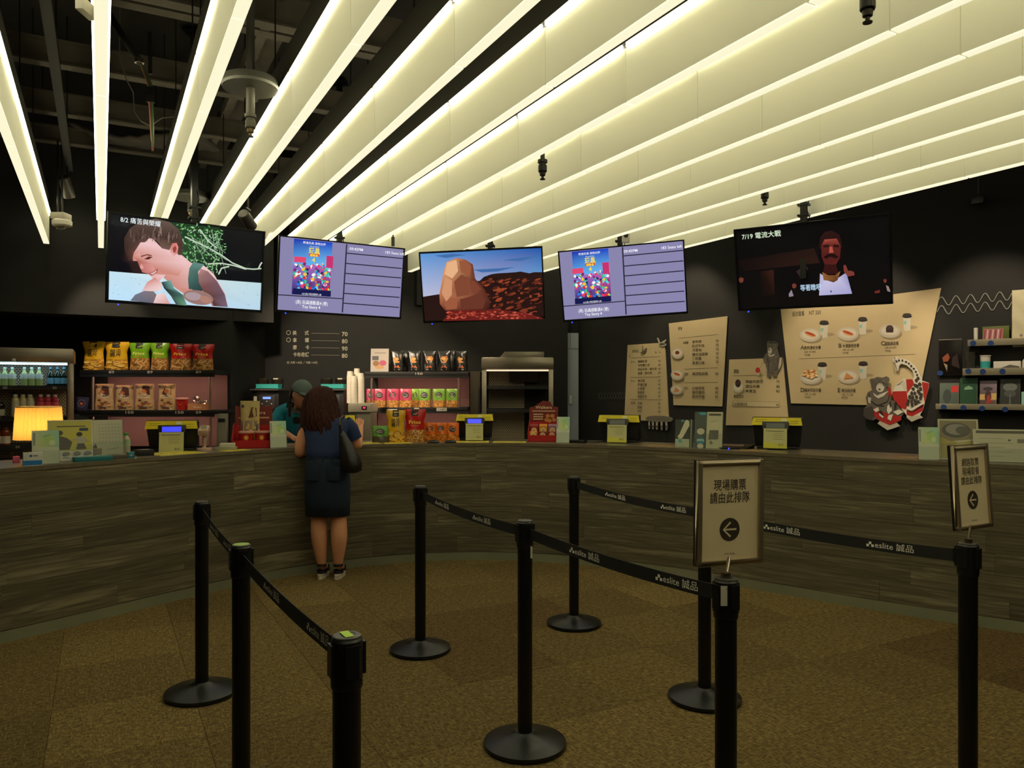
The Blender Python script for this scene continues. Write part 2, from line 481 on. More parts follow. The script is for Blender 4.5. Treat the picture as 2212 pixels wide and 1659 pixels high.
def _wood():
    nt = wood.node_tree; L = nt.links.new; b = nt.nodes['Principled BSDF']
    b.inputs['Roughness'].default_value = 0.62; b.inputs['Specular IOR Level'].default_value = 0.3
    uv = nt.nodes.new('ShaderNodeUVMap'); oi = nt.nodes.new('ShaderNodeObjectInfo')
    rnd = nt.nodes.new('ShaderNodeMath'); rnd.operation = 'MULTIPLY'; rnd.inputs[1].default_value = 37.0
    L(oi.outputs['Random'], rnd.inputs[0])
    cx = nt.nodes.new('ShaderNodeCombineXYZ'); L(rnd.outputs[0], cx.inputs[2]); L(rnd.outputs[0], cx.inputs[0])
    ad = nt.nodes.new('ShaderNodeVectorMath'); ad.operation = 'ADD'
    L(uv.outputs[0], ad.inputs[0]); L(cx.outputs[0], ad.inputs[1])
    def noise(sc, det, dist=0.0):
        mp = nt.nodes.new('ShaderNodeMapping'); mp.inputs['Scale'].default_value = sc
        n = nt.nodes.new('ShaderNodeTexNoise'); n.inputs['Scale'].default_value = 1
        n.inputs['Detail'].default_value = det; n.inputs['Distortion'].default_value = dist
        L(ad.outputs[0], mp.inputs[0]); L(mp.outputs[0], n.inputs['Vector']); return n
    n1 = noise((3.0, 70, 1), 6, 0.5); n2 = noise((0.9, 7, 1), 3, 1.6)
    # cathedral figure: distorted rings across the plank
    mp = nt.nodes.new('ShaderNodeMapping'); mp.inputs['Scale'].default_value = (1.1, 9, 1)
    w = nt.nodes.new('ShaderNodeTexWave'); w.wave_type = 'RINGS'; w.inputs['Scale'].default_value = 2.2
    w.inputs['Distortion'].default_value = 5.0; w.inputs['Detail'].default_value = 3; w.inputs['Detail Scale'].default_value = 1.5
    L(ad.outputs[0], mp.inputs[0]); L(mp.outputs[0], w.inputs['Vector'])
    wm = nt.nodes.new('ShaderNodeMath'); wm.operation = 'MULTIPLY'
    gate = nt.nodes.new('ShaderNodeMapRange'); gate.inputs['From Min'].default_value = 0.52; gate.inputs['From Max'].default_value = 0.66
    L(n2.outputs['Fac'], gate.inputs['Value']); L(w.outputs['Fac'], wm.inputs[0]); L(gate.outputs[0], wm.inputs[1])
    sm = nt.nodes.new('ShaderNodeMath'); sm.operation = 'MULTIPLY_ADD'; sm.inputs[1].default_value = 0.34
    L(wm.outputs[0], sm.inputs[0]); L(n1.outputs['Fac'], sm.inputs[2])
    cr = nt.nodes.new('ShaderNodeValToRGB'); e = cr.color_ramp.elements
    e[0].position = 0.28; e[0].color = (*lin((76, 69, 52)), 1)
    e[1].position = 0.85; e[1].color = (*lin((128, 118, 92)), 1)
    k = e.new(0.52); k.color = (*lin((93, 85, 64)), 1)
    L(sm.outputs[0], cr.inputs[0])
    hv = nt.nodes.new('ShaderNodeMapRange'); hv.inputs['To Min'].default_value = 0.78; hv.inputs['To Max'].default_value = 1.18
    L(oi.outputs['Random'], hv.inputs['Value'])
    sc = nt.nodes.new('ShaderNodeVectorMath'); sc.operation = 'SCALE'
    L(cr.outputs[0], sc.inputs[0]); L(hv.outputs[0], sc.inputs['Scale']); L(sc.outputs[0], b.inputs['Base Color'])
    bp = nt.nodes.new('ShaderNodeBump'); bp.inputs['Strength'].default_value = 0.25; bp.inputs['Distance'].default_value = 0.004
    L(n1.outputs['Fac'], bp.inputs['Height']); L(bp.outputs[0], b.inputs['Normal'])
_wood()
counter = thing('service_counter', 'long curved ticket counter clad in weathered dark wood planks', 'counter', (crv[84].x, crv[84].y, 0))
CO = Vector((crv[84].x, crv[84].y, 0))
def cput(mb, name, m, parent=None, **kw):
    o = mb.build(name, m, parent or counter, loc=-CO, **kw); return o
TOPM = mat('grey_brown_stone_top', (104, 94, 76), 0.3, noise=(30, 0.12))
cput(strip([(-0.004, CTOP - 0.026), (CDEP, CTOP - 0.026), (CDEP, CTOP), (-0.004, CTOP)], 0, CLEN, 120), 'worktop', TOPM)
cput(strip([(0.014, 0.0), (CDEP - 0.03, 0.0), (CDEP - 0.03, CTOP - 0.027), (0.014, CTOP - 0.027)], 0, CLEN, 80), 'carcass', mat('carcass_black', (16, 14, 11), 0.8))
cput(strip([(0.002, 0.0), (0.013, 0.0), (0.013, 0.072), (0.002, 0.072)], 0, CLEN, 100), 'kick_plate', mat('satin_kick_plate', (128, 128, 104), 0.42, 0.2, noise=(2, 0.1)))
rp = random.Random(4)
NR = 7; PH = (CTOP - 0.028 - 0.074) / NR
for r in range(NR):
    s = -rp.uniform(0, 1.0)
    while s < CLEN:
        L = rp.choice((0.75, 0.95, 1.2, 1.2, 1.35))
        a, b = max(s, 0), min(s + L, CLEN)
        if b - a > 0.05:
            z0 = 0.074 + r * PH + 0.0008; z1 = z0 + PH - 0.0016
            pr = rp.uniform(-0.0015, 0.0015); c = 0.0012
            n = max(2, int((b - a) / 0.16))
            cput(strip([(pr + 0.0, z0 + c), (pr + c, z0), (0.0135, z0), (0.0135, z1), (pr + c, z1), (pr, z1 - c)], a + 0.0006, b - 0.0006, n), 'plank', wood)
        s += L

# ------------------------------------------------------------------ lit ceiling blades
BZ, BH, BT = 2.85, 0.255, 0.045
PANEL = bpy.data.materials.new('lit_opal_panel'); PANEL.use_nodes = True
def _panel():
    b = PANEL.node_tree.nodes['Principled BSDF']
    b.inputs['Base Color'].default_value = (*lin((228, 224, 196)), 1)
    b.inputs['Roughness'].default_value = 0.55
    b.inputs['Emission Color'].default_value = (1.0, 0.96, 0.68, 1)
    b.inputs['Emission Strength'].default_value = PANEL_E
_panel()
EDGE = mat('lit_bottom_diffuser', (235, 230, 200), 0.5, emit=(255, 250, 214), estr=EDGE_E)
TUBE = mat('light_tube_glow', (255, 250, 225), 0.5, emit=(255, 250, 212), estr=TUBE_E)
CHAN = mat('brown_black_channel', (45, 41, 32), 0.55)
T_END, SEG = 8.17, 1.05
NSEG = 9
pan = MB().box((0, 0, 0), (BT, SEG - 0.004, BH)).mesh('light_panel', bevel=0.003); pan.materials.append(PANEL)
tub = MB().box((0, 0, 0), (0.013, SEG - 0.035, 0.022)).mesh('light_tube', bevel=0.003); tub.materials.append(TUBE)
dif = MB().box((0, 0, 0), (BT + 0.001, SEG - 0.012, 0.006)).mesh('bottom_diffuser'); dif.materials.append(EDGE)
rod = MB().cyl((0, 0, 0), (0, 0, 4.3 - BZ - BH - 0.19), 0.004, n=6).mesh('hanger_rod'); rod.materials.append(DARKM)
names = ['leftmost', 'second from the left', 'third from the left', 'fourth from the left', 'fifth from the left', 'sixth from the left', 'seventh from the left',
         'seventh from the right', 'sixth from the right', 'fifth from the right', 'fourth from the right', 'third from the right', 'second from the right', 'rightmost']
names = names[:7] + names[8:]
for k in range(13):
    s = -0.437 + 0.4375 * k
    p = BN * s + BU * T_END
    root = thing('linear_light', 'long cream glowing ceiling blade, ' + names[k], 'ceiling light', (p.x, p.y, BZ), TH, 'glowing ceiling blades')
    for j in range(NSEG):
        yc = -(j + 0.5) * SEG
        put('light_panel', pan, root, (0, yc, BH / 2 + 0.006))
        for sd in (-1, 1):
            put('light_tube', tub, root, (sd * (BT / 2 + 0.0075), yc, BH + 0.012))
    Lb = NSEG * SEG
    for j in range(NSEG):
        put('bottom_diffuser', dif, root, (0, -(j + 0.5) * SEG, 0.003)); put('hanger_rod', rod, root, (0, -(j + 0.5) * SEG, BH + 0.19))
    c = MB().box((0, -Lb / 2, BH + 0.10), (0.036, Lb, 0.20)).box((0, -Lb / 2, BH + 0.024), (0.074, Lb, 0.004))
    c.build('mounting_channel', CHAN, root)
# ------------------------------------------------------------------ televisions
TW, TVH = 1.12, 0.645
BEZ = mat('tv_bezel_gloss_black', (16, 15, 15), 0.3)
BLUE = mat('blue_power_light', (20, 40, 255), 0.4, emit=(40, 70, 255), estr=2.5)
def tv(label, loc, yaw, tilt, roll, pole_dx=0.0, blue=(-0.48)):
    M = frame((0, 0, 0), yaw, tilt, roll)
    MWd = Matrix.Translation(Vector(loc)) @ M
    root = thing('television', label, 'television', loc, 0, 'televisions hung above the counter')
    b = 0.012
    fr = MB()
    fr.box((0, 0, TVH / 2 - b / 2), (TW, 0.035, b)).box((0, 0, -TVH / 2 + 0.009), (TW, 0.035, 0.018))
    fr.box((-TW / 2 + b / 2, 0, 0), (b, 0.035, TVH)).box((TW / 2 - b / 2, 0, 0), (b, 0.035, TVH))
    fr.build('bezel', BEZ, root, M=M)
    hb = MB().box((0, 0.03, 0), (TW - 0.01, 0.04, TVH - 0.01)).box((0, 0.065, -0.05), (TW * 0.6, 0.05, TVH * 0.55))
    hb.build('housing', BLACKP, root, M=M)
    MB().cyl((blue, -0.016, -TVH / 2 - 0.008), (blue, -0.022, -TVH / 2 - 0.008), 0.006, n=8).build('power_light', BLUE, root, M=M)
    px = M.to_3x3() @ Vector((0, 0.10, 0))
    w_ = Vector(loc) + px
    ks = (w_.dot(BN) + 0.437) / 0.4375                    # keep the pole between two blades
    if pole_dx: px = px + BN * ((pole_dx - ks) * 0.4375)
    zt = 4.28 - loc[2]
    po = MB()
    po.box((px.x, px.y, zt / 2 - 0.05), (0.045, 0.045, zt + 0.1), Matrix.Rotation(R(yaw), 3, 'Z'))
    for z in (0.38, 0.46): po.box((px.x, px.y, z), (0.085, 0.06, 0.014), Matrix.Rotation(R(yaw), 3, 'Z'))
    po.box((px.x, px.y, zt - 0.01), (0.14, 0.14, 0.012))
    po.build('ceiling_pole', BLACKM, root)
    MB().box((0, 0.095, 0), (0.3, 0.05, 0.25)).build('bracket', BLACKM, root, M=M)
    w = [Vector((px.x + 0.03, px.y - 0.01, 0.30 + 0.3 * i / 8 )) + Vector((0.012 * math.sin(i * 1.3), 0, 0)) for i in range(9)]
    MB().tube(w, 0.004, 5).build('cable', BLACKP, root)
    return root, M, MWd
def screen_base(pr, col):
    x, z = TW / 2 - 0.012, TVH / 2
    pr.loc([(-x, -z + 0.018), (x, -z + 0.018), (x, z - 0.012), (-x, z - 0.012)], col)

# 1: film still of a smiling boy on a beach
root, M, MWd = tv('television showing a laughing boy in a green vest on sand', (-2.44, 5.81, 2.46), 36.6, 6.7, -0.3, 2.45)
pr = Print(MWd, 0.004, (180, 440, 3.0722))
screen_base(pr, (7, 9, 16))
pr.px([(172, 448), (345, 462), (620, 480), (900, 505), (1180, 526), (1172, 706), (168, 636)], [(196, 226, 240), (205, 230, 238), (190, 210, 212), (200, 222, 226), (190, 220, 226), (185, 215, 236), (190, 226, 250)])
rr = random.Random(3)
for i in range(70):
    x, y = rr.uniform(185, 1160), 0
    y = 480 + (x - 180) * 0.06 + rr.uniform(0, 150)
    pr.px([(x, y), (x + rr.uniform(4, 14), y + 2), (x + 6, y + rr.uniform(3, 6))], rr.choice([(130, 150, 150), (225, 240, 245), (110, 120, 115)]))
pr.px([(480, 112), (900, 160), (905, 250), (860, 270), (900, 330), (880, 420), (905, 500), (800, 480), (640, 400), (600, 300)], [(26, 60, 34), (20, 56, 24), (14, 40, 20), (10, 24, 16), (10, 26, 18), (8, 18, 14), (8, 14, 12), (14, 30, 22), (40, 76, 46), (40, 76, 46)])
for i in range(420):
    t = rr.random(); x = 600 + 300 * rr.random(); y = 125 + (x - 480) * 0.12 + rr.random() * (330 - 0.1 * (x - 600))
    a = rr.uniform(0, 6.3); l = rr.uniform(12, 28); c = rr.choice([(150, 205, 150), (96, 168, 92), (180, 225, 175), (54, 120, 50), (120, 190, 110), (12, 26, 16)])
    pr.px([(x, y), (x + l * math.cos(a), y + l * math.sin(a)), (x + 0.55 * l * math.cos(a + 0.6), y + 0.55 * l * math.sin(a + 0.6))], c)
for br in ([(640, 225), (720, 262), (800, 300), (880, 345), (950, 395), (1040, 432), (1090, 436), (1140, 432)], [(790, 402), (880, 398), (960, 412), (1040, 436)],
           [(860, 470), (880, 430), (930, 418)], [(1120, 436), (1134, 405), (1144, 392)], [(740, 180), (790, 250), (850, 300)]):
    pr.line(br, 9, (196, 214, 190))
for i in range(14): pr.line([(rr.uniform(640, 900), rr.uniform(180, 300)), (rr.uniform(700, 920), rr.uniform(300, 480))], 3, (150, 180, 150))
SK, SK2, SK3 = (238, 196, 196), (206, 138, 124), (150, 84, 76)
pr.px([(620, 345), (680, 395), (760, 410), (830, 470), (900, 590), (922, 682), (820, 676), (780, 600), (640, 600), (580, 560), (500, 490)], [SK, SK, (240, 205, 205), SK, (220, 190, 195), (170, 150, 165), SK3, SK2, SK2, SK2, SK2])
pr.px([(740, 432), (790, 450), (850, 515), (900, 600), (918, 682), (830, 676), (800, 612), (735, 560), (718, 500)], [(190, 140, 140), (150, 110, 112), (120, 88, 98), (105, 82, 96), (120, 100, 120), (80, 40, 40), (96, 56, 52), (120, 72, 66), (150, 110, 104)])
pr.px([(300, 340), (340, 262), (380, 230), (430, 238), (490, 300), (540, 312), (550, 270), (592, 288), (592, 340), (622, 346), (650, 400), (600, 480), (530, 470), (505, 478), (470, 517), (430, 495), (400, 466), (362, 457), (345, 420), (330, 384), (300, 382)],
      [SK2, SK, (246, 214, 216), SK, SK, SK, SK2, SK2, SK, SK, SK, SK2, SK2, SK, (226, 170, 168), (232, 176, 174), (226, 160, 156), SK2, SK2, SK2, SK2])
pr.px([(300, 352), (340, 330), (380, 378), (424, 400), (444, 440), (400, 466), (362, 457), (345, 420), (330, 384)], [SK2, (226, 170, 166), (210, 140, 130), (214, 148, 140), (222, 150, 146), (190, 110, 102), (190, 112, 104), (186, 110, 100), (170, 96, 86)])
pr.px([(352, 350), (395, 338), (425, 346), (420, 352), (390, 346), (355, 358)], (120, 66, 54))
pr.px([(372, 372), (402, 354), (430, 356), (404, 373)], (86, 40, 36))
pr.px([(400, 465), (432, 456), (464, 430), (456, 458), (424, 478)], (150, 62, 62)); pr.px([(412, 466), (434, 459), (456, 442), (450, 456), (428, 470)], (240, 226, 222))
pr.px([(345, 420), (356, 400), (372, 424), (364, 436), (350, 434)], (224, 158, 150))
pr.px([(272, 384), (244, 310), (243, 235), (282, 168), (360, 122), (450, 108), (540, 130), (600, 178), (628, 262), (622, 342), (598, 345), (592, 288), (560, 262), (538, 312), (492, 302), (470, 270), (440, 240), (410, 232), (378, 262), (350, 262), (306, 330), (296, 376)],
      [(58, 36, 34), (52, 34, 32), (60, 42, 38), (74, 56, 50), (92, 74, 66), (104, 86, 78), (100, 82, 72), (88, 70, 62), (70, 52, 46), (80, 60, 52), (80, 60, 52), (70, 48, 42), (84, 64, 54), (110, 86, 74), (116, 94, 82), (104, 80, 70), (96, 74, 64), (90, 68, 60), (92, 66, 58), (90, 64, 58), (96, 60, 52), (84, 48, 44)])
for i in range(46):
    x = rr.uniform(262, 605); y = rr.uniform(150, 230) - abs(x - 430) * -0.1
    pr.line([(x, y), (x + rr.uniform(-16, 6), y + rr.uniform(20, 60))], rr.uniform(2, 5), rr.choice([(150, 128, 116), (60, 42, 38), (122, 98, 88), (48, 32, 28)]))
pr.px([(540, 300), (556, 268), (582, 266), (594, 294), (586, 336), (560, 352), (540, 344)], [SK2, (206, 110, 104), (226, 130, 126), (224, 138, 132), (214, 124, 116), (232, 170, 166), SK])
pr.px([(556, 300), (572, 284), (582, 300), (574, 326), (562, 330)], (150, 64, 60))
pr.px([(665, 430), (690, 390), (762, 405), (722, 452), (726, 522), (756, 577), (662, 577), (656, 500)], [(84, 122, 112), (96, 136, 128), (100, 140, 132), (70, 104, 98), (54, 84, 82), (40, 60, 60), (50, 80, 78), (70, 108, 100)])
pr.px([(482, 520), (545, 508), (566, 560), (622, 602), (650, 672), (580, 668), (545, 610), (500, 560)], [(40, 54, 58), (120, 166, 160), (110, 160, 152), (70, 110, 100), (110, 160, 130), (60, 80, 80), (48, 62, 60), (30, 36, 40)])
pr.px([(600, 560), (680, 566), (700, 580), (640, 602)], SK2)
pr.px([(355, 580), (390, 520), (440, 490), (488, 530), (486, 572), (430, 582)], [(226, 190, 188), (214, 150, 140), (206, 130, 120), (236, 196, 194), (240, 214, 214), (210, 180, 184)])
pr.px([(282, 640), (312, 602), (372, 577), (432, 580), (452, 602), (430, 656)], [(104, 108, 124), (112, 116, 134), (120, 118, 134), (126, 116, 124), (130, 112, 114), (104, 100, 112)])
pr.px([(430, 656), (452, 600), (500, 588), (540, 662)], [(226, 190, 190), (240, 216, 216), (236, 204, 200), (210, 150, 140)])
pr.ell(722, 620, 100, 46, (152, 118, 112), a=0.18); pr.ell(690, 612, 54, 26, (172, 150, 156), a=0.1); pr.ell(770, 634, 40, 22, (176, 128, 112), a=0.3)
pr.text('8/2 痛苦與榮耀', 216, 128, 30, (240, 250, 250), wpx=262)
pr.build('screen_picture', SCREEN, root, M=M)

# 2 and 4: session board with a film poster
def session_tv(label, loc, yaw, tilt, roll, pole_dx, me=None):
    root, M, MWd = tv(label, loc, yaw, tilt, roll, pole_dx)
    if me is not None:
        put('screen_picture', me, root, M=M); return root, me
    pr = Print(MWd, 0.004, (180, 440, 3.0722))
    screen_base(pr, (137, 132, 172))
    DK = (44, 40, 62)
    pr.line([(1748, 268), (1719, 722)], 9, DK); pr.line([(1287, 604), (1722, 631)], 7, DK)
    for a, b in (((1745, 328), (2120, 364)), ((1741, 396), (2114, 430)), ((1736, 462), (2109, 493)), ((1732, 529), (2104, 557)), ((1728, 595), (2098, 622)), ((1723, 660), (2094, 688))):
        pr.line([a, b], 7, DK)
    pr.px([(1398, 232), (1653, 258), (1645, 420), (1390, 400)], [(20, 44, 170), (22, 60, 196), (110, 190, 240), (90, 170, 235)])
    pr.px([(1390, 400), (1645, 420), (1632, 617), (1382, 600)], [(150, 110, 200), (190, 90, 170), (20, 24, 90), (22, 30, 100)])
    r2 = random.Random(21)
    for i in range(150):                                # a plain crowd of bright shapes in the poster's colours
        x = r2.uniform(1394, 1632); y = r2.uniform(400, 585)
        c = r2.choice([(230, 60, 120), (220, 50, 50), (60, 190, 140), (240, 200, 60), (40, 120, 220), (240, 240, 245), (120, 40, 110), (30, 40, 110), (235, 130, 60), (90, 210, 230)])
        pr.ell(x, y, r2.uniform(4, 12), r2.uniform(6, 15), c, n=7, a=r2.uniform(0, 3))
    pr.px([(1605, 345), (1650, 350), (1646, 430), (1602, 424)], (200, 50, 110)); pr.px([(1392, 350), (1470, 356), (1468, 392), (1390, 388)], (226, 70, 110))
    pr.px([(1385, 560), (1634, 578), (1632, 617), (1382, 600)], (18, 22, 76))
    pr.text('新進玩具 冒險出發', 1450, 264, 13, (245, 245, 250), wpx=150)
    pr.text('Disney·PIXAR', 1496, 288, 8, (235, 235, 245), wpx=60)
    pr.text('玩具', 1487, 330, 34, (250, 226, 70), wpx=74, offset=0.02)
    pr.px([(1488, 330), (1556, 335), (1554, 354), (1487, 350)], (220, 60, 40)); pr.text('總動員', 1494, 349, 14, (250, 240, 90), wpx=54, offset=0.01)
    pr.text('4', 1508, 386, 28, (250, 220, 60), offset=0.03)
    pr.text('6.20 (四) 中英文版同步上映', 1442, 601, 11, (240, 240, 250), wpx=128)
    pr.text('09:45PM', 1756, 308, 19, (250, 250, 255), wpx=88); pr.text('183 Seats left', 1993, 331, 18, (250, 250, 255), wpx=124)
    pr.text('(英) 玩具總動員4 (普)', 1400, 660, 21, (250, 250, 255), wpx=212); pr.text('Toy Story 4', 1442, 690, 20, (250, 250, 255), wpx=120, offset=0.01)
    o = pr.build('screen_picture', SCREEN, root, M=M)
    return root, o.data
_, sme = session_tv('television with lavender session times left of the rocky landscape screen', (-1.5, 6.79, 2.5), 27.9, 7.9, -0.8, 5.3)
session_tv('television with lavender session times right of the rocky landscape screen', (0.99, 6.9, 2.49), -13.8, 11.9, 2.7, 10.5, sme)

# 3: landscape at dusk, a tawny standing rock on a red ledge
root, M, MWd = tv('television showing a tawny rock on a red ledge under blue sky', (-0.27, 6.97, 2.47), -4.9, 10.2, 1.9, 8.25)
pr = Print(MWd, 0.004, (880, 440, 2.0481))
screen_base(pr, (16, 8, 8))
pr.px([(56, 222), (596, 196), (603, 320), (66, 420)], [(92, 150, 212), (22, 84, 168), (96, 150, 204), (186, 190, 216)])
for a in ([(290, 292), (400, 286), (480, 280), (400, 300), (330, 304)], [(420, 250), (520, 236), (580, 232), (500, 254)], [(120, 230), (200, 222), (260, 226), (170, 240)]):
    pr.px(a, (64, 108, 168))
pr.px([(68, 412), (130, 402), (190, 396), (260, 380), (300, 362), (338, 324), (372, 312), (400, 308), (440, 306), (480, 303), (500, 300), (540, 308), (560, 303), (603, 303), (606, 504), (78, 518)], (38, 18, 16))
r2 = random.Random(5)
for i in range(170):
    x = r2.uniform(300, 600); y = 330 + r2.random() * 150
    if y < 308 + (420 - min(x, 420)) * 0.35: continue
    pr.ell(x, y, r2.uniform(5, 20), r2.uniform(2, 7), r2.choice([(126, 52, 30), (74, 32, 24), (150, 66, 36), (30, 14, 12), (100, 40, 26)]), n=7, a=-0.3)
pr.px([(160, 517), (190, 478), (250, 466), (330, 462), (420, 468), (520, 480), (590, 500), (606, 508)], (104, 30, 26))
for i in range(150):
    x = r2.uniform(185, 580); y = r2.uniform(474, 506)
    pr.ell(x, y, r2.uniform(3, 10), r2.uniform(1.5, 4), r2.choice([(170, 62, 48), (80, 20, 18), (200, 90, 66), (130, 40, 32)]), n=6)
pr.px([(150, 400), (168, 300), (182, 258), (222, 240), (262, 246), (296, 268), (306, 330), (344, 372), (372, 430), (366, 466), (176, 470), (152, 440)],
      [(186, 116, 80), (214, 150, 106), (224, 164, 120), (200, 130, 86), (150, 84, 54), (112, 56, 40), (96, 46, 34), (92, 42, 32), (76, 34, 26), (60, 24, 20), (110, 52, 38), (150, 84, 58)])
for a, c in (([(172, 310), (186, 262), (224, 248), (232, 296), (206, 330)], (230, 176, 132)), ([(236, 252), (262, 252), (290, 274), (284, 320), (244, 300)], (150, 86, 58)), ([(160, 392), (176, 322), (206, 338), (204, 400), (180, 430)], (208, 148, 108)),
             ([(214, 344), (246, 312), (286, 330), (280, 400), (226, 410)], (128, 70, 48)), ([(170, 440), (206, 412), (230, 420), (226, 462), (182, 466)], (156, 88, 60)), ([(240, 420), (286, 408), (330, 390), (350, 430), (340, 462), (244, 464)], (104, 52, 38)), ([(290, 340), (304, 340), (334, 378), (300, 392), (288, 384)], (124, 64, 46))):
    pr.px(a, c)
pr.build('screen_picture', SCREEN, root, M=M)

# 5: dark still of a man with a moustache
root, M, MWd = tv('television with a dark film still of a man in a white shirt', (2.25, 5.8, 2.46), -34.6, 13.6, -0.8, 11.75)
pr = Print(MWd, 0.004, (880, 440, 2.0481))
screen_base(pr, (7, 5, 7))
pr.px([(1462, 250), (1800, 196), (1825, 262), (1480, 300)], [(14, 7, 8), (34, 17, 15), (44, 22, 18), (16, 8, 8)])
pr.px([(1560, 300), (1620, 292), (1625, 400), (1565, 410)], [(20, 9, 8), (58, 28, 20), (30, 12, 10), (12, 6, 6)])
pr.px([(1720, 300), (1760, 270), (1775, 285), (1745, 335)], (48, 34, 36))
pr.px([(1812, 330), (1780, 420), (1800, 450), (2030, 440), (1985, 330), (1930, 290), (1840, 300)], (10, 6, 8))
pr.px([(1822, 196), (1826, 150), (1846, 124), (1880, 119), (1912, 136), (1924, 186), (1914, 205), (1900, 156), (1850, 156), (1834, 205)], (40, 17, 17))
pr.px([(1832, 186), (1846, 158), (1900, 154), (1918, 190), (1914, 240), (1896, 270), (1872, 288), (1846, 268), (1832, 232)], [(96, 34, 30), (170, 78, 60), (150, 66, 52), (90, 32, 28), (80, 26, 24), (96, 32, 28), (70, 22, 22), (84, 28, 26), (80, 26, 24)])
pr.px([(1838, 184), (1866, 180), (1866, 192), (1842, 194)], (44, 14, 14)); pr.px([(1884, 180), (1910, 182), (1908, 194), (1886, 192)], (44, 14, 14))
pr.px([(1868, 190), (1880, 190), (1886, 216), (1866, 218)], (176, 82, 64))
pr.px([(1842, 236), (1862, 222), (1890, 222), (1908, 236), (1896, 242), (1872, 234), (1852, 244)], (26, 8, 9))
pr.px([(1846, 268), (1896, 268), (1910, 310), (1838, 312)], (50, 16, 16))
pr.px([(1826, 308), (1860, 330), (1904, 330), (1942, 304), (1968, 398), (1822, 406)], [(180, 176, 206), (200, 196, 224), (196, 190, 220), (150, 146, 190), (160, 158, 205), (178, 176, 214)])
pr.px([(1836, 302), (1862, 316), (1892, 316), (1916, 298), (1904, 338), (1886, 348), (1860, 340), (1842, 338)], [(150, 96, 48), (120, 74, 40), (110, 66, 36), (150, 100, 52), (96, 60, 32), (80, 46, 28), (110, 70, 38), (140, 92, 48)])
pr.px([(1872, 384), (1878, 384), (1878, 392), (1872, 392)], (70, 66, 90))
for x, y, s in ((1712, 362, 13), (1478, 336, 14), (2114, 340, 10), (1960, 304, 12)):
    pr.ell(x, y, s * 0.75, s, (112, 54, 42), n=12); pr.px([(x - s, y - s * 0.4), (x, y - s * 1.4), (x + s, y - s * 0.4), (x, y - s * 0.7)], (22, 10, 10))
pr.px([(1688, 400), (1700, 380), (1710, 408), (1690, 412)], (140, 130, 140)); pr.px([(2118, 360), (2130, 366), (2138, 390), (2124, 386)], (150, 130, 120)); pr.px([(2066, 388), (2092, 380), (2090, 394), (2070, 396)], (110, 40, 34))
pr.px([(1930, 272), (1940, 270), (1950, 296), (1976, 300), (1980, 316), (1950, 322), (1932, 300)], (120, 56, 48))
pr.text('7/19 電流大戰', 1482, 158, 21, (226, 244, 214), wpx=173); pr.text('等著瞧吧', 1740, 384, 22, (196, 226, 250), wpx=92)
pr.build('screen_picture', SCREEN, root, M=M)

# ------------------------------------------------------------------ queue stanchions with belts
HS = 0.955
def stanchion_meshes():
    me = {}
    b = MB().lathe([(0.0, 0.004), (0.172, 0.004), (0.176, 0.010), (0.174, 0.022), (0.160, 0.028), (0.10, 0.042), (0.055, 0.054), (0.044, 0.062), (0.040, 0.066), (0, 0.066)], 48)
    me['base'] = b.mesh('base', smooth=True, merge=True)
    me['pole'] = MB().cyl((0, 0, 0.062), (0, 0, HS - 0.112), 0.0315, n=28).mesh('pole', smooth=True)
    h = MB().lathe([(0.0, HS - 0.115), (0.034, HS - 0.115), (0.0355, HS - 0.11), (0.0355, HS - 0.008), (0.032, HS - 0.003), (0, HS - 0.003)], 28)
    for k in range(4):
        a = k * math.pi / 2
        Mz = Matrix.Rotation(a, 3, 'Z')
        h.box(Mz @ Vector((0.036, 0, HS - 0.05)), (0.008, 0.030, 0.072), Mz)
        for z in (HS - 0.022, HS - 0.095): h.cyl(Mz @ Vector((0.024, 0.024, z)), Mz @ Vector((0.0265, 0.0265, z)), 0.0035, n=8)
    me['belt_head'] = h.mesh('belt_head', smooth=True)
    me['top_cap'] = MB().lathe([(0.0315, HS - 0.004), (0.0315, HS + 0.001), (0.029, HS + 0.0025), (0.020, HS + 0.0025), (0.019, HS + 0.0015), (0, HS + 0.0015)], 28).mesh('top_cap', smooth=True)
    for k, m in (('base', mat('cast_black_base', (28, 28, 26), 0.33, 0.25)), ('pole', BLACKM), ('belt_head', BLACKP), ('top_cap', mat('grey_cap', (70, 68, 62), 0.4))):
        me[k].materials.append(m)
    return me
SM = stanchion_meshes()
posts = {}
def stanchion(key, x, y, rz, label):
    r = thing('queue_stanchion', label, 'stanchion', (x, y, 0), rz, 'belt stanchions of the queue lanes')
    for k in SM: put(k, SM[k], r)
    posts[key] = r
    return r
defs = [('A', 436, 3.82, 'black belt stanchion at the far end of the left belt line'),
        ('P2', 521, 2.74, 'black belt stanchion in the middle of the left belt line'),
        ('P3', 749, 1.72, 'nearest black belt stanchion, lime sticker on its top'),
        ('B', 908, 4.46, 'black belt stanchion at the far end of the middle belt line'),
        ('C', 1134, 3.26, 'black belt stanchion halfway along the middle belt line'),
        ('F', 1568, 2.25, 'black belt stanchion carrying the large arrow sign'),
        ('D', 1240, 4.96, 'farthest black belt stanchion, close to the counter front'),
        ('G', 1522, 3.75, 'black belt stanchion half hidden behind the large arrow sign'),
        ('E', 2091, 2.77, 'rightmost black belt stanchion carrying the narrow arrow sign')]
XY = {k: Vector(((px - CX) / F_PX * d, d, 0)) for k, px, d, l in defs}
nxt = {'A': 'P2', 'P2': 'P3', 'B': 'C', 'C': 'F', 'D': 'G', 'G': 'E'}
prv = {v: k for k, v in nxt.items()}
for k, px, d, l in defs:
    o = nxt.get(k) or prv.get(k)
    v = XY[o] - XY[k]
    stanchion(k, XY[k].x, XY[k].y, math.atan2(v.y, v.x), l)
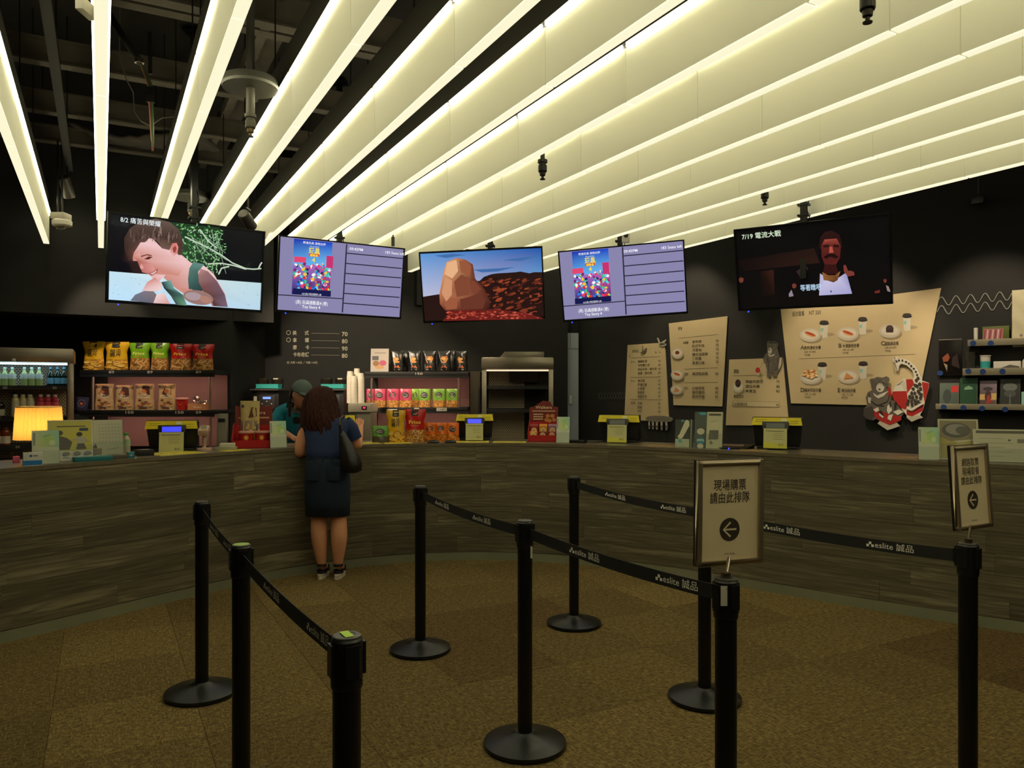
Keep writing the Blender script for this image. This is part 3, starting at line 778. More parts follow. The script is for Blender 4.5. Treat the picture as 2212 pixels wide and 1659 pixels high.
BELT = mat('black_webbing', (15, 14, 13), 0.7, bump=(900, 0.2))
INK = mat('white_belt_print', (238, 234, 218), 0.7)
def belt(a, b, texts):
    pa, pb = XY[a], XY[b]
    v = pb - pa; L = v.length; ang = math.atan2(v.y, v.x)
    r = posts[a]
    sag = 0.012 * L
    zc = HS - 0.050
    hw = 0.0225
    f = lambda t: zc - 4 * sag * t * (1 - t)
    mb = MB(); n = 14; rings = []
    x0, x1 = 0.038, L - 0.038
    for i in range(n + 1):
        t = i / n; x = x0 + (x1 - x0) * t
        rings.append([Vector((x, -0.0012, f(t) - hw)), Vector((x, 0.0012, f(t) - hw)), Vector((x, 0.0012, f(t) + hw)), Vector((x, -0.0012, f(t) + hw))])
    mb.loft(rings)
    bo = mb.build('belt', BELT, r)                      # the stanchion's local x points along the belt
    MB().box((x1 - 0.004, 0, zc), (0.014, 0.01, 0.052)).build('belt_clip', BLACKP, bo)
    MF = Matrix.Translation(pa) @ Matrix.Rotation(ang, 4, 'Z')
    # which face looks at the camera
    camloc = MF.inverted() @ Vector((0, 0, EYE))
    sd = -1 if camloc.y < 0 else 1
    for (q0, q1) in texts:
        u0, u1 = to_plane(MF, q0, 1100)[0], to_plane(MF, q1, 1100)[0]
        w = abs(u1 - u0); uc = (u0 + u1) / 2
        vs, fs, bb = text_geo('eslite 誠品', offset=0.0)
        lw = 0.19 * w
        sx = (w - lw) / (bb[1] - bb[0])
        S = MB()
        h = 0.0225; sy = h / 0.72
        def place(lx, lz):
            x = uc + (lx - w / 2) * (1 if sd < 0 else -1)
            t = (x - x0) / (x1 - x0)
            return (x, sd * 0.0018, f(t) + lz)
        S.add([place(lw + (p[0] - bb[0]) * sx, -0.0095 + p[1] * sy) for p in vs], fs)
        q = lw * 0.30
        for (lx, lz) in ((0.0, -0.0095), (q * 1.9, -0.0095), (q * 0.95, 0.0005)):
            S.add([place(lx, lz), place(lx + q, lz), place(lx + q, lz + 0.010), place(lx, lz + 0.010)], [(0, 1, 2, 3)])
        S.build('belt_lettering', INK, bo)
belt('A', 'P2', [(455, 472), (484, 500)]); belt('P2', 'P3', [(571, 604), (664, 712)])
belt('B', 'C', [(941, 970), (1022, 1060)]); belt('C', 'F', [(1231, 1295), (1417, 1508)])
belt('D', 'G', [(1308, 1351), (1428, 1482)]); belt('G', 'E', [(1650, 1728), (1872, 1974)])
LIME = mat('lime_sticker', (176, 214, 70), 0.6)
MB().box((0, 0, HS + 0.0035), (0.044, 0.020, 0.001)).build('lime_sticker', LIME, posts['P3'])
MB().cyl((0, 0, HS + 0.002), (0, 0, HS + 0.0035), 0.028, n=24).build('lime_sticker', mat('pale_lime', (150, 176, 90), 0.6), posts['P2'])
def sticker(key, px, py0, py1, w):
    r = posts[key]; d = XY[key].y - 0.036
    p0, p1 = P(px, py0, d), P(px, py1, d)
    c = (p0 + p1) / 2
    mb = MB().box((0, 0, 0), (w, 0.0012, abs(p0.z - p1.z)))
    o = mb.build('paper_sticker', PAPER, r)
    o.matrix_local = Matrix.Rotation(-r.rotation_euler.z, 4, 'Z') @ Matrix.Translation(c - XY[key] - Vector((0, 0, 0)))
sticker('F', 1564, 1266, 1309, 0.019)
sticker('C', 1148, 1180, 1206, 0.008)

# ------------------------------------------------------------------ arrow signs on two stanchions
FRM = mat('brushed_sign_frame', (176, 160, 132), 0.32, 0.75)
SPAP = mat('cream_sign_paper', (226, 206, 166), 0.75)
DKI = (62, 52, 40)
def queue_sign(key, label, loc, yaw, tilt, lines, quad_c, fs, w=0.225, h=0.315):
    r = thing('queue_sign', label, 'sign', (XY[key].x, XY[key].y, HS + 0.003))
    Mw = frame(loc, yaw, tilt, 0)
    M = Matrix.Translation(-Vector((XY[key].x, XY[key].y, HS + 0.003))) @ Mw
    b = 0.014
    fr = MB().box((0, 0, h / 2 - b / 2), (w, 0.016, b)).box((0, 0, -h / 2 + b / 2), (w, 0.016, b))
    fr.box((-w / 2 + b / 2, 0, 0), (b, 0.016, h)).box((w / 2 - b / 2, 0, 0), (b, 0.016, h))
    fr.build('sign_frame', FRM, r, M=M, bevel=0.002)
    MB().box((0, 0.003, 0), (w - 0.02, 0.004, h - 0.02)).build('sign_paper', SPAP, r, M=M)
    MB().box((0, 0.013, 0), (w + 0.002, 0.010, h + 0.002)).build('back_board', BLACKP, r, M=M)
    zb = loc[2] - h / 2 - (HS + 0.003)
    dx, dy = loc[0] - XY[key].x, loc[1] - XY[key].y
    MB().cyl((0, 0, 0), (0, 0, 0.014), 0.014, n=16).cyl((0, 0, 0), (dx, dy + 0.008, zb + 0.02), 0.006, n=12).build('sign_stem', CHROME, r)
    pr = Print(None, 0.0)
    pr.off = -0.0005
    y = h * 0.5
    for t, zz, hh, ww in lines: pr.ltext(t, 0, zz, hh, DKI, 'c', ww)
    pr.ltext('eslite cinema', 0, -h * 0.405, 0.005, DKI, 'c')
    pr.build('sign_lettering', PRINT, r, M=M)
    pr = Print(None, -0.0005); pr.lell(0, quad_c[1], quad_c[0], quad_c[0], DKI, 32)
    k = quad_c[0]; zc = quad_c[1]; C2 = (226, 206, 166)
    pr.lline([(0.66 * k, zc), (-0.55 * k, zc)], 0.16 * k, C2)
    pr.lline([(0.08 * k, zc + 0.62 * k), (-0.62 * k, zc), (0.08 * k, zc - 0.62 * k)], 0.17 * k, C2)
    pr.build('arrow_disc', PRINT, r, M=M)
    return r
queue_sign('F', 'framed cream sign with round black arrow above the near stanchion', (0.655, 2.31, 1.140), 18, 1.0, [('現場購票', 0.068, 0.026, 0.112), ('請由此排隊', 0.030, 0.026, 0.138)], (0.035, -0.053), 1)
s2 = queue_sign('E', 'narrow looking cream arrow sign on the rightmost stanchion', (1.742, 2.91, 1.142), 30, -4.0, [('網路取票', 0.080, 0.024, 0.112), ('現場取餐', 0.046, 0.024, 0.112), ('請由此排隊', 0.012, 0.024, 0.138)], (0.035, -0.050), 1)
# ------------------------------------------------------------------ lettering and boards on the walls
MBK = frame((0, 8.9, 0), 0)
pr = Print(MBK, 0.001, (440, 660, 4.6083))
CR = (196, 190, 168)
WL = mat('cream_wall_lettering', rough=0.7, attr='Col')
for zy, items, price, hexa in ((290, (('美', 885), ('式', 1006)), '70', 1), (362, (('拿', 888), ('鐵', 1008)), '80', 1), (434, (('摩', 888), ('卡', 1012)), '90', 0), (506, (('卡布奇諾', 890),), '80', 0)):
    for t, x in items: pr.text(t, x, zy, 34, CR, wpx=40 * len(t), offset=0.012)
    pr.line([(1072, zy - 14), (1352, zy - 10)], 5, (120, 114, 100))
    pr.text(price, 1376, zy + 14, 42, CR, wpx=56, offset=0.008)
    if hexa:
        hx = [(845 + 22 * math.cos(R(60 * k + 30)), zy - 20 + 22 * math.sin(R(60 * k + 30))) for k in range(7)]
        pr.line(hx, 5, CR)
pr.line([(842 + 11 * math.cos(R(60 * k)), 568 + 11 * math.sin(R(60 * k))) for k in range(7)], 4, CR)
pr.text('大杯 +10元 ／ 冷飲 +10元', 865, 578, 20, CR, wpx=268)
pr.build('price_lettering', WL, wall_back, M=MBK)

BOARD = mat('cream_menu_board', (192, 172, 132), 0.6, noise=(4, 0.04))
BINK = (52, 44, 34); BINK2 = (110, 96, 74)
def board(label, pts, tr, off=0.014):
    q = [to_plane(MW, tr[0] + x / tr[2], tr[1] + y / tr[2], off) for x, y in pts]
    cx = sum(p[0] for p in q) / len(q); zb = min(p[1] for p in q)
    Mo = MW @ Matrix.Translation((cx, 0, zb))
    r = thing('menu_board', label, 'menu board', M=Mo)
    MB().prism([(x - cx, z - zb) for x, z in q], -off, -0.0005).build('board_panel', BOARD, r)
    pr = Print(Mo, off + 0.0004, tr)
    return r, pr
T4 = (1240, 660, 4.6083); T5 = (1660, 600, 4.0072)
def plate(pr, x, y, rx, ry, kind):
    pr.ell(x + rx * 0.12, y + ry * 0.35, rx * 1.02, ry * 0.85, (160, 142, 112), 22); pr.ell(x, y, rx, ry, (196, 186, 168), 24); pr.ell(x, y - ry * 0.06, rx * 0.78, ry * 0.70, (214, 204, 186), 22)
    if kind == 'burger':
        pr.ell(x, y - ry * .1, rx * .45, ry * .42, (206, 170, 120), 14); pr.ell(x + 2, y - ry * .12, rx * .36, ry * .32, (112, 54, 36), 14)
    if kind == 'dog':
        pr.ell(x, y - ry * .1, rx * .58, ry * .34, (214, 160, 104), 16, .35); pr.ell(x, y - ry * .16, rx * .52, ry * .16, (178, 62, 40), 14, .35)
    if kind == 'pie':
        pr.px([(x - rx * .4, y + ry * .3), (x - rx * .15, y - ry * .6), (x + rx * .5, y + ry * .15)], (206, 140, 84)); pr.px([(x - rx * .4, y + ry * .3), (x + rx * .5, y + ry * .15), (x + rx * .45, y + ry * .36), (x - rx * .36, y + ry * .48)], (186, 112, 60))
    if kind == 'cake':
        pr.px([(x - rx * .34, y + ry * .2), (x - rx * .36, y - ry * .5), (x - rx * .2, y - ry * .85), (x + rx * .2, y - ry * .85), (x + rx * .36, y - ry * .5), (x + rx * .34, y + ry * .2)], (52, 34, 30)); pr.ell(x, y - ry * .6, rx * .3, ry * .3, (72, 48, 42), 14)
    if kind == 'popcorn':
        for i in range(34):
            a = i * 2.4; q = (i / 34) ** .5
            pr.ell(x + rx * .7 * q * math.cos(a), y - ry * .5 + ry * .6 * q * math.sin(a), rx * .14, ry * .14, ((224, 190, 120), (206, 110, 60), (236, 214, 160))[i % 3], 7)
def rows(pr, xs, xp, y0, dy, items, h, slope=0.0):
    for i, (t, p) in enumerate(items):
        pr.text(t, xs, y0 + i * dy, h, BINK, offset=0.006); pr.text(p, xp, y0 + i * dy + slope, h, BINK)
r, pr = board('small cream drinks menu board with a bird at the top', [(533, 393), (903, 368), (945, 1150), (500, 1142)], T4)
pr.text('飲料飲品', 580, 468, 24, BINK, wpx=66); pr.text('熱　冰', 806, 474, 14, BINK, wpx=56)
pr.line([(566, 522), (860, 508)], 3, BINK2)
pr.text('茶 Tea', 568, 570, 17, BINK, wpx=40); rows(pr, 636, 840, 566, 39, [('經典紅茶', '50'), ('決明薏仁茶', '60'), ('伯爵紅茶・鮮奶茶', '60'), ('抹茶・鮮奶茶', '60')], 19, -6)
pr.line([(562, 715), (868, 708)], 3, BINK2)
pr.text('茶 Tea', 568, 760, 17, BINK, wpx=40); rows(pr, 636, 840, 758, 39, [('柚子茶', '60'), ('蘋果紅茶', '60'), ('水果茶', '60'), ('鮮果多', '60'), ('蜜桃紅茶', '60')], 19, -2)
pr.line([(555, 934), (880, 938)], 3, BINK2)
pr.text('其他', 568, 980, 19, BINK); rows(pr, 636, 840, 984, 39, [('可樂', '60'), ('雪碧', '50'), ('可可', '60')], 19, 2)
pr.px([(660, 472), (684, 455), (682, 398), (690, 400), (692, 452), (722, 420), (732, 432), (712, 468), (690, 480)], (96, 84, 64)); pr.px([(545, 488), (552, 510), (566, 480), (556, 518)], (96, 84, 64))
pr.build('menu_print', PRINT, r)
r, pr = board('tall cream menu board with three plates of food', [(943, 178), (1528, 105), (1475, 1005), (990, 992)], T4)
pr.text('餐食', 1036, 243, 26, BINK, wpx=40)
for a in (((1040, 326), (1432, 288)), ((1100, 634), (1430, 618)), ((1100, 768), (1430, 764))): pr.line(a, 3, BINK2)
pr.text('米漢堡', 1086, 382, 21, BINK, wpx=54); rows(pr, 1178, 1412, 374, 42, [('安牛肉', '75'), ('日式牛肉', '75'), ('洋蔥燒', '75'), ('韓式泡菜豬', '75'), ('三杯雞', '75'), ('素食口味', '75')], 24, -10)
pr.text('熱狗', 1100, 694, 22, BINK, wpx=38); rows(pr, 1178, 1410, 692, 42, [('美國熱狗堡', '80')], 24, -4)
pr.text('鹹派', 1100, 834, 22, BINK, wpx=38); rows(pr, 1178, 1408, 834, 43, [('火腿培根', '85'), ('雞肉蘑菇', '85'), ('西洋燻鴨', '85')], 24, 0)
plate(pr, 1030, 475, 56, 52, 'burger'); plate(pr, 1028, 690, 60, 50, 'dog'); plate(pr, 1024, 838, 60, 46, 'pie')
pr.build('menu_print', PRINT, r)
r, pr = board('cream dessert menu board below the standing grey bear', [(1545, 538), (2076, 520), (2140, 1196), (1510, 1192)], T4)
pr.text('甜點', 1590, 672, 30, BINK, wpx=52, offset=0.01); pr.line([(1582, 700), (1900, 692)], 3, BINK2)
rows(pr, 1708, 2014, 772, 47, [('特級布朗尼', '75'), ('提拉米蘇', '85'), ('莓果派', '85')], 26, -2)
pr.text('期間限定', 1590, 920, 28, BINK, wpx=100)
pr.px([(1577, 948), (2046, 960), (2048, 1012), (1576, 1004)], (150, 132, 98)); pr.px([(1581, 952), (2043, 964), (2045, 1008), (1580, 1000)], (198, 180, 142))
pr.text('玉米濃湯爆米花', 1578, 996, 26, BINK, wpx=150); pr.text('90', 2014, 1004, 26, BINK, wpx=28)
plate(pr, 1634, 812, 54, 56, 'x'); pr.ell(1634, 775, 28, 40, (40, 24, 24), 18); pr.ell(1636, 768, 18, 28, (66, 40, 40), 16)
pr.build('menu_print', PRINT, r)
r, pr = board('largest cream menu board with five meal sets lettered A to E', [(105, 272), (1495, 88), (1335, 850), (1278, 1112), (195, 1087)], T5)
Mbig = pr.M
pr.text('組合套餐', 207, 332, 34, BINK, wpx=104, offset=0.006); pr.text('NT 350', 352, 322, 36, BINK, wpx=102, offset=0.004)
pr.line([(265, 702), (1270, 662)], 3, BINK2)
def cup(x, y, s):
    pr.ell(x + 30 * s, y + 92 * s, 60 * s, 14 * s, (160, 142, 110), 16)
    pr.px([(x - 34 * s, y), (x + 34 * s, y), (x + 28 * s, y + 118 * s), (x - 28 * s, y + 118 * s)], (206, 198, 180)); pr.ell(x, y + 118 * s, 28 * s, 8 * s, (206, 198, 180), 14)
    pr.px([(x - 30 * s, y + 38 * s), (x - 4 * s, y + 38 * s), (x - 8 * s, y + 70 * s), (x - 28 * s, y + 66 * s)], (140, 190, 184))
    pr.ell(x, y - 2 * s, 42 * s, 15 * s, (38, 30, 28), 18); pr.ell(x, y - 16 * s, 37 * s, 13 * s, (52, 42, 40), 18)
for cx, cy, px_, py_, k, L, tx, ty, nm in ((482, 398, 362, 495, 'dog', 'A', 276, 622, '熱狗堡組合餐'), (816, 368, 688, 485, 'dog', 'B', 608, 604, '米漢堡組合餐'), (1200, 336, 1050, 462, 'cake', 'C', 974, 584, '甜點組合餐'),
                                       (466, 760, 366, 862, 'popcorn', 'D', 280, 986, '爆米花組合餐'), (820, 752, 690, 856, 'pie', 'E', 602, 988, '鹹派組合餐')):
    pr0 = pr; pr = Print(Mbig, .0148, T5); cup(cx, cy, 1.0); plate(pr, px_, py_, 92, 58, k); pr.build('meal_picture', PRINT, r); pr = pr0
    pr.text(L, tx, ty, 36, BINK, offset=0.004); pr.text(nm, tx + 34, ty - 2, 24, BINK, wpx=24 * len(nm), offset=0.006)
    pr.text('任選一份＋飲料', tx + 34, ty + 28, 14, BINK2, wpx=100); pr.text('每份限點', tx + 34, ty + 54, 13, BINK2, wpx=52)
pr.build('menu_print', PRINT, r)

# cut-out animals fixed on the wall, each a shaped board standing a little proud of it
def cutout(name, label, cat, outline, tr, off, fill, th=0.008):
    q = [to_plane(MW, tr[0] + x / tr[2], tr[1] + y / tr[2], off) for x, y in outline]
    cx = sum(p[0] for p in q) / len(q); zb = min(p[1] for p in q)
    Mo = MW @ Matrix.Translation((cx, 0, zb))
    r = thing(name, label, cat, M=Mo)
    MB().prism([(x - cx, z - zb) for x, z in q], -off, -off + th, fill).build('shaped_board', PRINT, r)
    for k in ((0.5),):
        mx = sum(p[0] for p in q) / len(q) - cx; mz = sum(p[1] for p in q) / len(q) - zb
        MB().cyl((mx, -off + th, mz), (mx, 0, mz), 0.012, n=8).build('wall_spacer', BLACKP, r)
    return r, Print(Mo, off + 0.0004, tr)
G1, G2, G3, G4 = (96, 88, 78), (64, 58, 52), (44, 40, 36), (150, 142, 128)
def fur(pr, n, x0, x1, y0, y1, seed, inside):
    q = random.Random(seed)
    for i in range(n):
        x, y = q.uniform(x0, x1), q.uniform(y0, y1)
        if inside(x, y): pr.line([(x, y), (x + q.uniform(-5, 5), y + q.uniform(8, 20))], 2.2, q.choice([G2, G4, G3]))
r, pr = cutout('bear_cutout', 'grey bear cut-out standing with a red dessert above the dessert board', 'wall decoration',
               [(1922, 362), (1940, 348), (1958, 356), (1990, 354), (2014, 368), (2030, 372), (2032, 396), (2022, 420), (2034, 470), (2046, 520), (2062, 510), (2078, 524), (2072, 590), (2050, 640), (2020, 680), (2022, 708), (1990, 708), (1976, 660), (1966, 660), (1964, 710), (1920, 708), (1922, 640), (1908, 600), (1914, 560), (1890, 560), (1880, 540), (1900, 490), (1926, 460), (1920, 410)], T4, 0.03, G1)
pr.ell(1950, 452, 22, 32, (196, 188, 172), 16); pr.ell(1944, 440, 8, 7, G3, 10); pr.px([(1930, 480), (1960, 496), (2000, 478), (1990, 500), (1956, 512), (1934, 496)], (196, 188, 172))
pr.ell(1944, 400, 4, 4, (20, 18, 16), 8); pr.ell(1976, 404, 4, 4, (20, 18, 16), 8); pr.ell(1942, 362, 9, 9, G3, 10); pr.ell(2020, 384, 9, 9, G3, 10)
pr.line([(1924, 520), (1940, 580), (1932, 660)], 5, G3); pr.line([(2030, 520), (2026, 600), (2000, 650)], 5, G3); pr.px([(2050, 520), (2068, 520), (2064, 590), (2040, 640), (2036, 610)], (180, 172, 156))
pr.px([(1905, 620), (1918, 630), (1914, 668), (1902, 650)], (180, 172, 156)); pr.px([(1940, 352), (2010, 362), (2014, 376), (1944, 372)], G2)
fur(pr, 90, 1925, 2030, 380, 690, 4, lambda x, y: True and (y < 660))
pr.build('animal_print', PRINT, r)
MB().add([], [])
w = Print(r.matrix_world, 0.032, T4); w.line([(1892, 552), (1852, 622)], 5, (150, 142, 128)); w.ell(1830, 645, 23, 30, (178, 40, 32), 18); w.px([(1818, 670), (1850, 668), (1846, 694), (1824, 696)], (196, 180, 140)); w.build('red_dessert', PRINT, r)
r, pr = cutout('bird_cutout', 'small pale bird cut-out on the corner of the drinks board', 'wall decoration',
               [(824, 322), (836, 322), (858, 372), (890, 350), (912, 338), (916, 346), (898, 374), (918, 384), (916, 396), (880, 410), (848, 402), (842, 372)], T4, 0.022, (170, 164, 146))
pr.px([(856, 374), (898, 374), (910, 386), (870, 398), (850, 392)], (74, 68, 58)); pr.build('animal_print', PRINT, r)
r, pr = cutout('birds_cutout', 'flat cut-out of a log with hanging grey tails under the drinks board', 'wall decoration',
               [(712, 1120), (740, 1102), (800, 1096), (900, 1098), (970, 1114), (985, 1136), (960, 1156), (930, 1158), (934, 1200), (926, 1244), (912, 1246), (904, 1156), (884, 1158), (880, 1240), (864, 1242), (856, 1156), (838, 1158), (832, 1236), (816, 1238), (810, 1154), (796, 1156), (794, 1232), (778, 1234), (770, 1152), (754, 1152), (756, 1226), (742, 1226), (738, 1146), (716, 1140)], T4, 0.03, (126, 118, 104))
for x in (748, 786, 824, 872, 918): pr.line([(x, 1160), (x + 2, 1225)], 9, (206, 198, 184)); pr.ell(x + 2, 1206, 7, 14, (90, 84, 76), 10)
for x in range(730, 960, 26): pr.line([(x, 1106), (x + 18, 1140)], 4, (84, 78, 70))
pr.build('animal_print', PRINT, r)
RED = (164, 30, 26)
r, pr = cutout('giraffe_cutout', 'black and white giraffe cut-out reading on a red cinema seat', 'wall decoration',
               [(1072, 706), (1084, 694), (1096, 700), (1104, 678), (1120, 684), (1122, 702), (1170, 698), (1220, 720), (1268, 764), (1300, 810), (1320, 860), (1332, 850), (1330, 890), (1390, 910), (1386, 960), (1352, 1090), (1336, 1150), (1310, 1190), (1336, 1210), (1240, 1248), (1196, 1212), (1196, 1192), (1150, 1130), (1186, 1100), (1190, 1060), (1066, 1010), (1100, 930), (1166, 872), (1248, 880), (1262, 850), (1244, 800), (1196, 758), (1150, 744), (1132, 760), (1120, 810), (1100, 800), (1090, 740)], T5, 0.04, (206, 200, 184))
pr.px([(1190, 878), (1246, 878), (1262, 920), (1200, 1000), (1196, 940)], RED); pr.px([(1328, 900), (1388, 912), (1384, 962), (1352, 1086), (1340, 1000)], RED)
pr.px([(1195, 1140), (1240, 1160), (1345, 1090), (1336, 1150), (1244, 1200), (1196, 1188)], RED)
pr.px([(1068, 1010), (1076, 984), (1196, 980), (1206, 1060), (1190, 1140), (1150, 1130), (1090, 1060)], RED)
pr.px([(1104, 930), (1166, 880), (1184, 900), (1196, 960), (1176, 972), (1150, 920)], (190, 184, 166)); pr.line([(1120, 928), (1160, 896)], 5, (60, 56, 50))
q = random.Random(9)
for (x, y) in [(1110, 724), (1130, 716), (1160, 716), (1190, 728), (1216, 742), (1236, 764), (1258, 786), (1276, 812), (1288, 840), (1296, 870), (1280, 890), (1270, 930), (1252, 960), (1290, 940), (1310, 920), (1316, 960), (1296, 980), (1240, 1000), (1268, 1000), (1310, 1000), (1222, 1030), (1250, 1036), (1284, 1030), (1318, 1040), (1212, 1064), (1240, 1070), (1270, 1066), (1300, 1070), (1208, 1096), (1246, 1100), (1280, 1096), (1320, 1088), (1326, 1010)]:
    rr_ = 11 if y < 860 else 17
    pr.px([(x + rr_ * q.uniform(.7, 1.1) * math.cos(k * 1.047 + .3), y + rr_ * q.uniform(.7, 1.1) * math.sin(k * 1.047 + .3)) for k in range(6)], (52, 44, 38))
pr.line([(1092, 730), (1112, 792)], 8, (120, 112, 100)); pr.ell(1096, 716, 4, 4, (20, 18, 16), 8); pr.line([(1100, 700), (1090, 690)], 5, (60, 54, 46))
pr.px([(1200, 1110), (1240, 1130), (1340, 1072), (1350, 1090), (1240, 1150), (1204, 1136)], (210, 204, 190)); pr.px([(1196, 1206), (1300, 1190), (1334, 1208), (1240, 1246)], (176, 168, 150))
pr.build('animal_print', PRINT, r)
r, pr = cutout('bear_cutout', 'grey bear cut-out sitting on a red cinema seat beside the giraffe', 'wall decoration',
               [(874, 884), (890, 872), (912, 872), (940, 858), (990, 864), (1020, 852), (1044, 866), (1046, 892), (1030, 910), (1040, 950), (1060, 960), (1064, 1020), (1058, 1060), (1090, 1070), (1110, 1100), (1160, 1150), (1176, 1166), (1150, 1200), (1148, 1230), (1110, 1254), (1140, 1284), (1030, 1320), (944, 1262), (960, 1236), (930, 1220), (900, 1238), (850, 1222), (822, 1190), (828, 1130), (856, 1100), (842, 1040), (860, 990), (900, 970), (884, 920)], T5, 0.055, G1)
pr.px([(905, 1130), (940, 1140), (1040, 1180), (1150, 1200), (1148, 1232), (1050, 1276), (960, 1236), (910, 1190)], RED); pr.px([(944, 1262), (964, 1240), (1050, 1278), (1112, 1256), (1140, 1284), (1030, 1320)], (180, 172, 154))
pr.px([(1030, 944), (1058, 958), (1062, 1020), (1040, 1040)], RED)
pr.ell(968, 950, 36, 40, (200, 192, 176), 18, .2); pr.ell(962, 966, 10, 8, G3, 10); pr.ell(930, 926, 5, 5, (20, 18, 16), 8); pr.ell(996, 932, 5, 5, (20, 18, 16), 8)
pr.px([(906, 994), (940, 1020), (1010, 990), (1040, 980), (1000, 1024), (950, 1046), (916, 1020)], (200, 192, 176))
pr.line([(870, 1000), (880, 1060), (930, 1100), (1000, 1110)], 8, G3); pr.line([(1050, 1010), (1030, 1070), (960, 1100)], 7, G3); pr.px([(862, 1030), (890, 1040), (884, 1090), (864, 1080)], (190, 182, 166))
pr.px([(830, 1130), (900, 1110), (916, 1180), (900, 1236), (850, 1220), (824, 1188)], G2)
for a in ([(908, 1140), (950, 1120), (960, 1150), (930, 1165)], [(960, 1170), (1000, 1200), (990, 1216), (960, 1190)], [(1030, 1110), (1060, 1080), (1070, 1150), (1040, 1180), (1026, 1150)], [(1080, 1160), (1130, 1140), (1170, 1160), (1120, 1190)], [(1040, 1190), (1080, 1180), (1060, 1240), (1030, 1220)]): pr.px(a, (206, 200, 184))
for a in ([(1046, 1090), (1056, 1060), (1066, 1110), (1054, 1130)], [(1090, 1080), (1112, 1070), (1106, 1130), (1090, 1150)], [(956, 1150), (980, 1150), (1000, 1196), (980, 1186)]): pr.px(a, (30, 26, 24))
fur(pr, 120, 880, 1040, 870, 1000, 6, lambda x, y: (x - 962) ** 2 / 5800 + (y - 915) ** 2 / 2200 < 1 and not (x - 968) ** 2 / 1300 + (y - 950) ** 2 / 1600 < 1)
pr.build('animal_print', PRINT, r)

# wavy lines and the half hidden letter on the right wall
def wave(pts_fn, px0, px1, n, rad, name, m):
    pts = []
    for i in range(n + 1):
        px = px0 + (px1 - px0) * i / n
        x, z = to_plane(MW, px, pts_fn(px), 0.006)
        pts.append((x, -0.004, z))
    return MB().tube(pts, rad, 5).build(name, m, wall_right)
WV = mat('pale_wave_line', (150, 152, 142), 0.6)
for ph, base in ((0.0, 652), (0.0, 671)):
    wave(lambda px: base - (px - 2024) * 0.085 + 9.5 * math.sin(2 * math.pi * (px - 2024 - ph * 0.6) / 31.5 + math.pi * .9), 2024, 2186, 130, 0.0042, 'wave_line', WV)
WV2 = mat('dim_wave_line', (84, 84, 78), 0.6)
for ph in (0, 1):
    wave(lambda px: 855 + (7.5 if ph == 0 else -7.5) * math.sin(2 * math.pi * (px - 1294) / 12.0) , 1292, 1352, 90, 0.0028, 'wave_line', WV2)
pr = Print(MW, 0.001); pr.text('e', 1476, 662, 13, (200, 196, 180), offset=0.02); pr.build('wall_letter', WL, wall_right)

# ------------------------------------------------------------------ display rails with goods on the right wall
RAIL = mat('satin_rail', (150, 142, 120), 0.4, 0.4)
DISC = mat('blue_number_disc', (24, 58, 120), 0.5)
def wl(px, py, off): return to_plane(MW, px, py, off)
def rail(label, px0, px1, pyt, pyb, discs, dep=0.12):
    x0, zt = wl(px0, pyt, dep); x1, _ = wl(px1, pyt, dep); zb = wl(px0, pyb, dep)[1]
    Mo = MW @ Matrix.Translation(((x0 + x1) / 2, 0, zb))
    r = thing('display_rail', label, 'shelf', M=Mo, group='merchandise rails')
    W = x1 - x0; H = zt - zb
    MB().box((0, -dep + 0.006, H / 2), (W, 0.012, H)).build('front_lip', RAIL, r, bevel=0.002)
    MB().box((0, -dep / 2, H * 0.2), (W, dep - 0.012, 0.010)).build('shelf_base', RAIL, r)
    for q in (-W * .4, W * .4): MB().box((q, -0.02, -0.03), (0.03, 0.04, 0.05)).build('bracket', DARKM, r)
    for i, (dx, dy) in enumerate(discs):
        cxx, cz = wl(dx, dy, dep)
        o = MB().cyl((cxx - (x0 + x1) / 2, -dep, cz - zb), (cxx - (x0 + x1) / 2, -dep - 0.004, cz - zb), 0.022, n=20).build('number_disc', DISC, r)
    return r, zb + H * 0.2 + 0.005
def t5(x, y): return (1660 + x / 4.0072, 600 + y / 4.0072)
_, z1 = rail('top short display rail with two blue discs', 2090, 2260, 734, 748, [t5(1772, 566), t5(1925, 566)])
_, z2 = rail('middle display rail holding cups', 2079, 2290, 796, 811, [t5(1730, 808), t5(1856, 812), t5(2026, 810)])
_, z3 = rail('bottom display rail holding books', 2021, 2300, 872, 884, [t5(1517, 1118), t5(1687, 1124), t5(1850, 1132), t5(2050, 1140)])
def wall_item(name, label, cat, px0, px1, pyt, z, off, group=None):
    x0, zt = wl(px0, pyt, off); x1, _ = wl(px1, pyt, off)
    Mo = MW @ Matrix.Translation(((x0 + x1) / 2, -off, z))
    return thing(name, label, cat, M=Mo, group=group), x1 - x0, zt - z
def book(label, px0, px1, pyt, cover, spine, prints, lean=8, name='book', cat='book', th=0.018, z=None, off=0.10):
    r, W, H = wall_item(name, label, cat, px0, px1, pyt, z3 if z is None else z, off)
    Mt = Matrix.Rotation(R(-lean), 4, 'X')
    MB().box((0, th / 2, H / 2), (W, th, H)).build('cover', mat('book_' + name + str(spine), spine, 0.5), r, M=Mt, bevel=0.001)
    MB().box((0.002, th / 2, H / 2), (W - 0.002, th - 0.005, H + 0.0012)).build('pages', PAPER, r, M=Mt)
    p = Print(None, 0.0006); p.loc([(-W / 2, 0), (W / 2, 0), (W / 2, H), (-W / 2, H)], cover)
    prints(p, W, H); p.build('cover_print', PRINT, r, M=Mt)
    return r
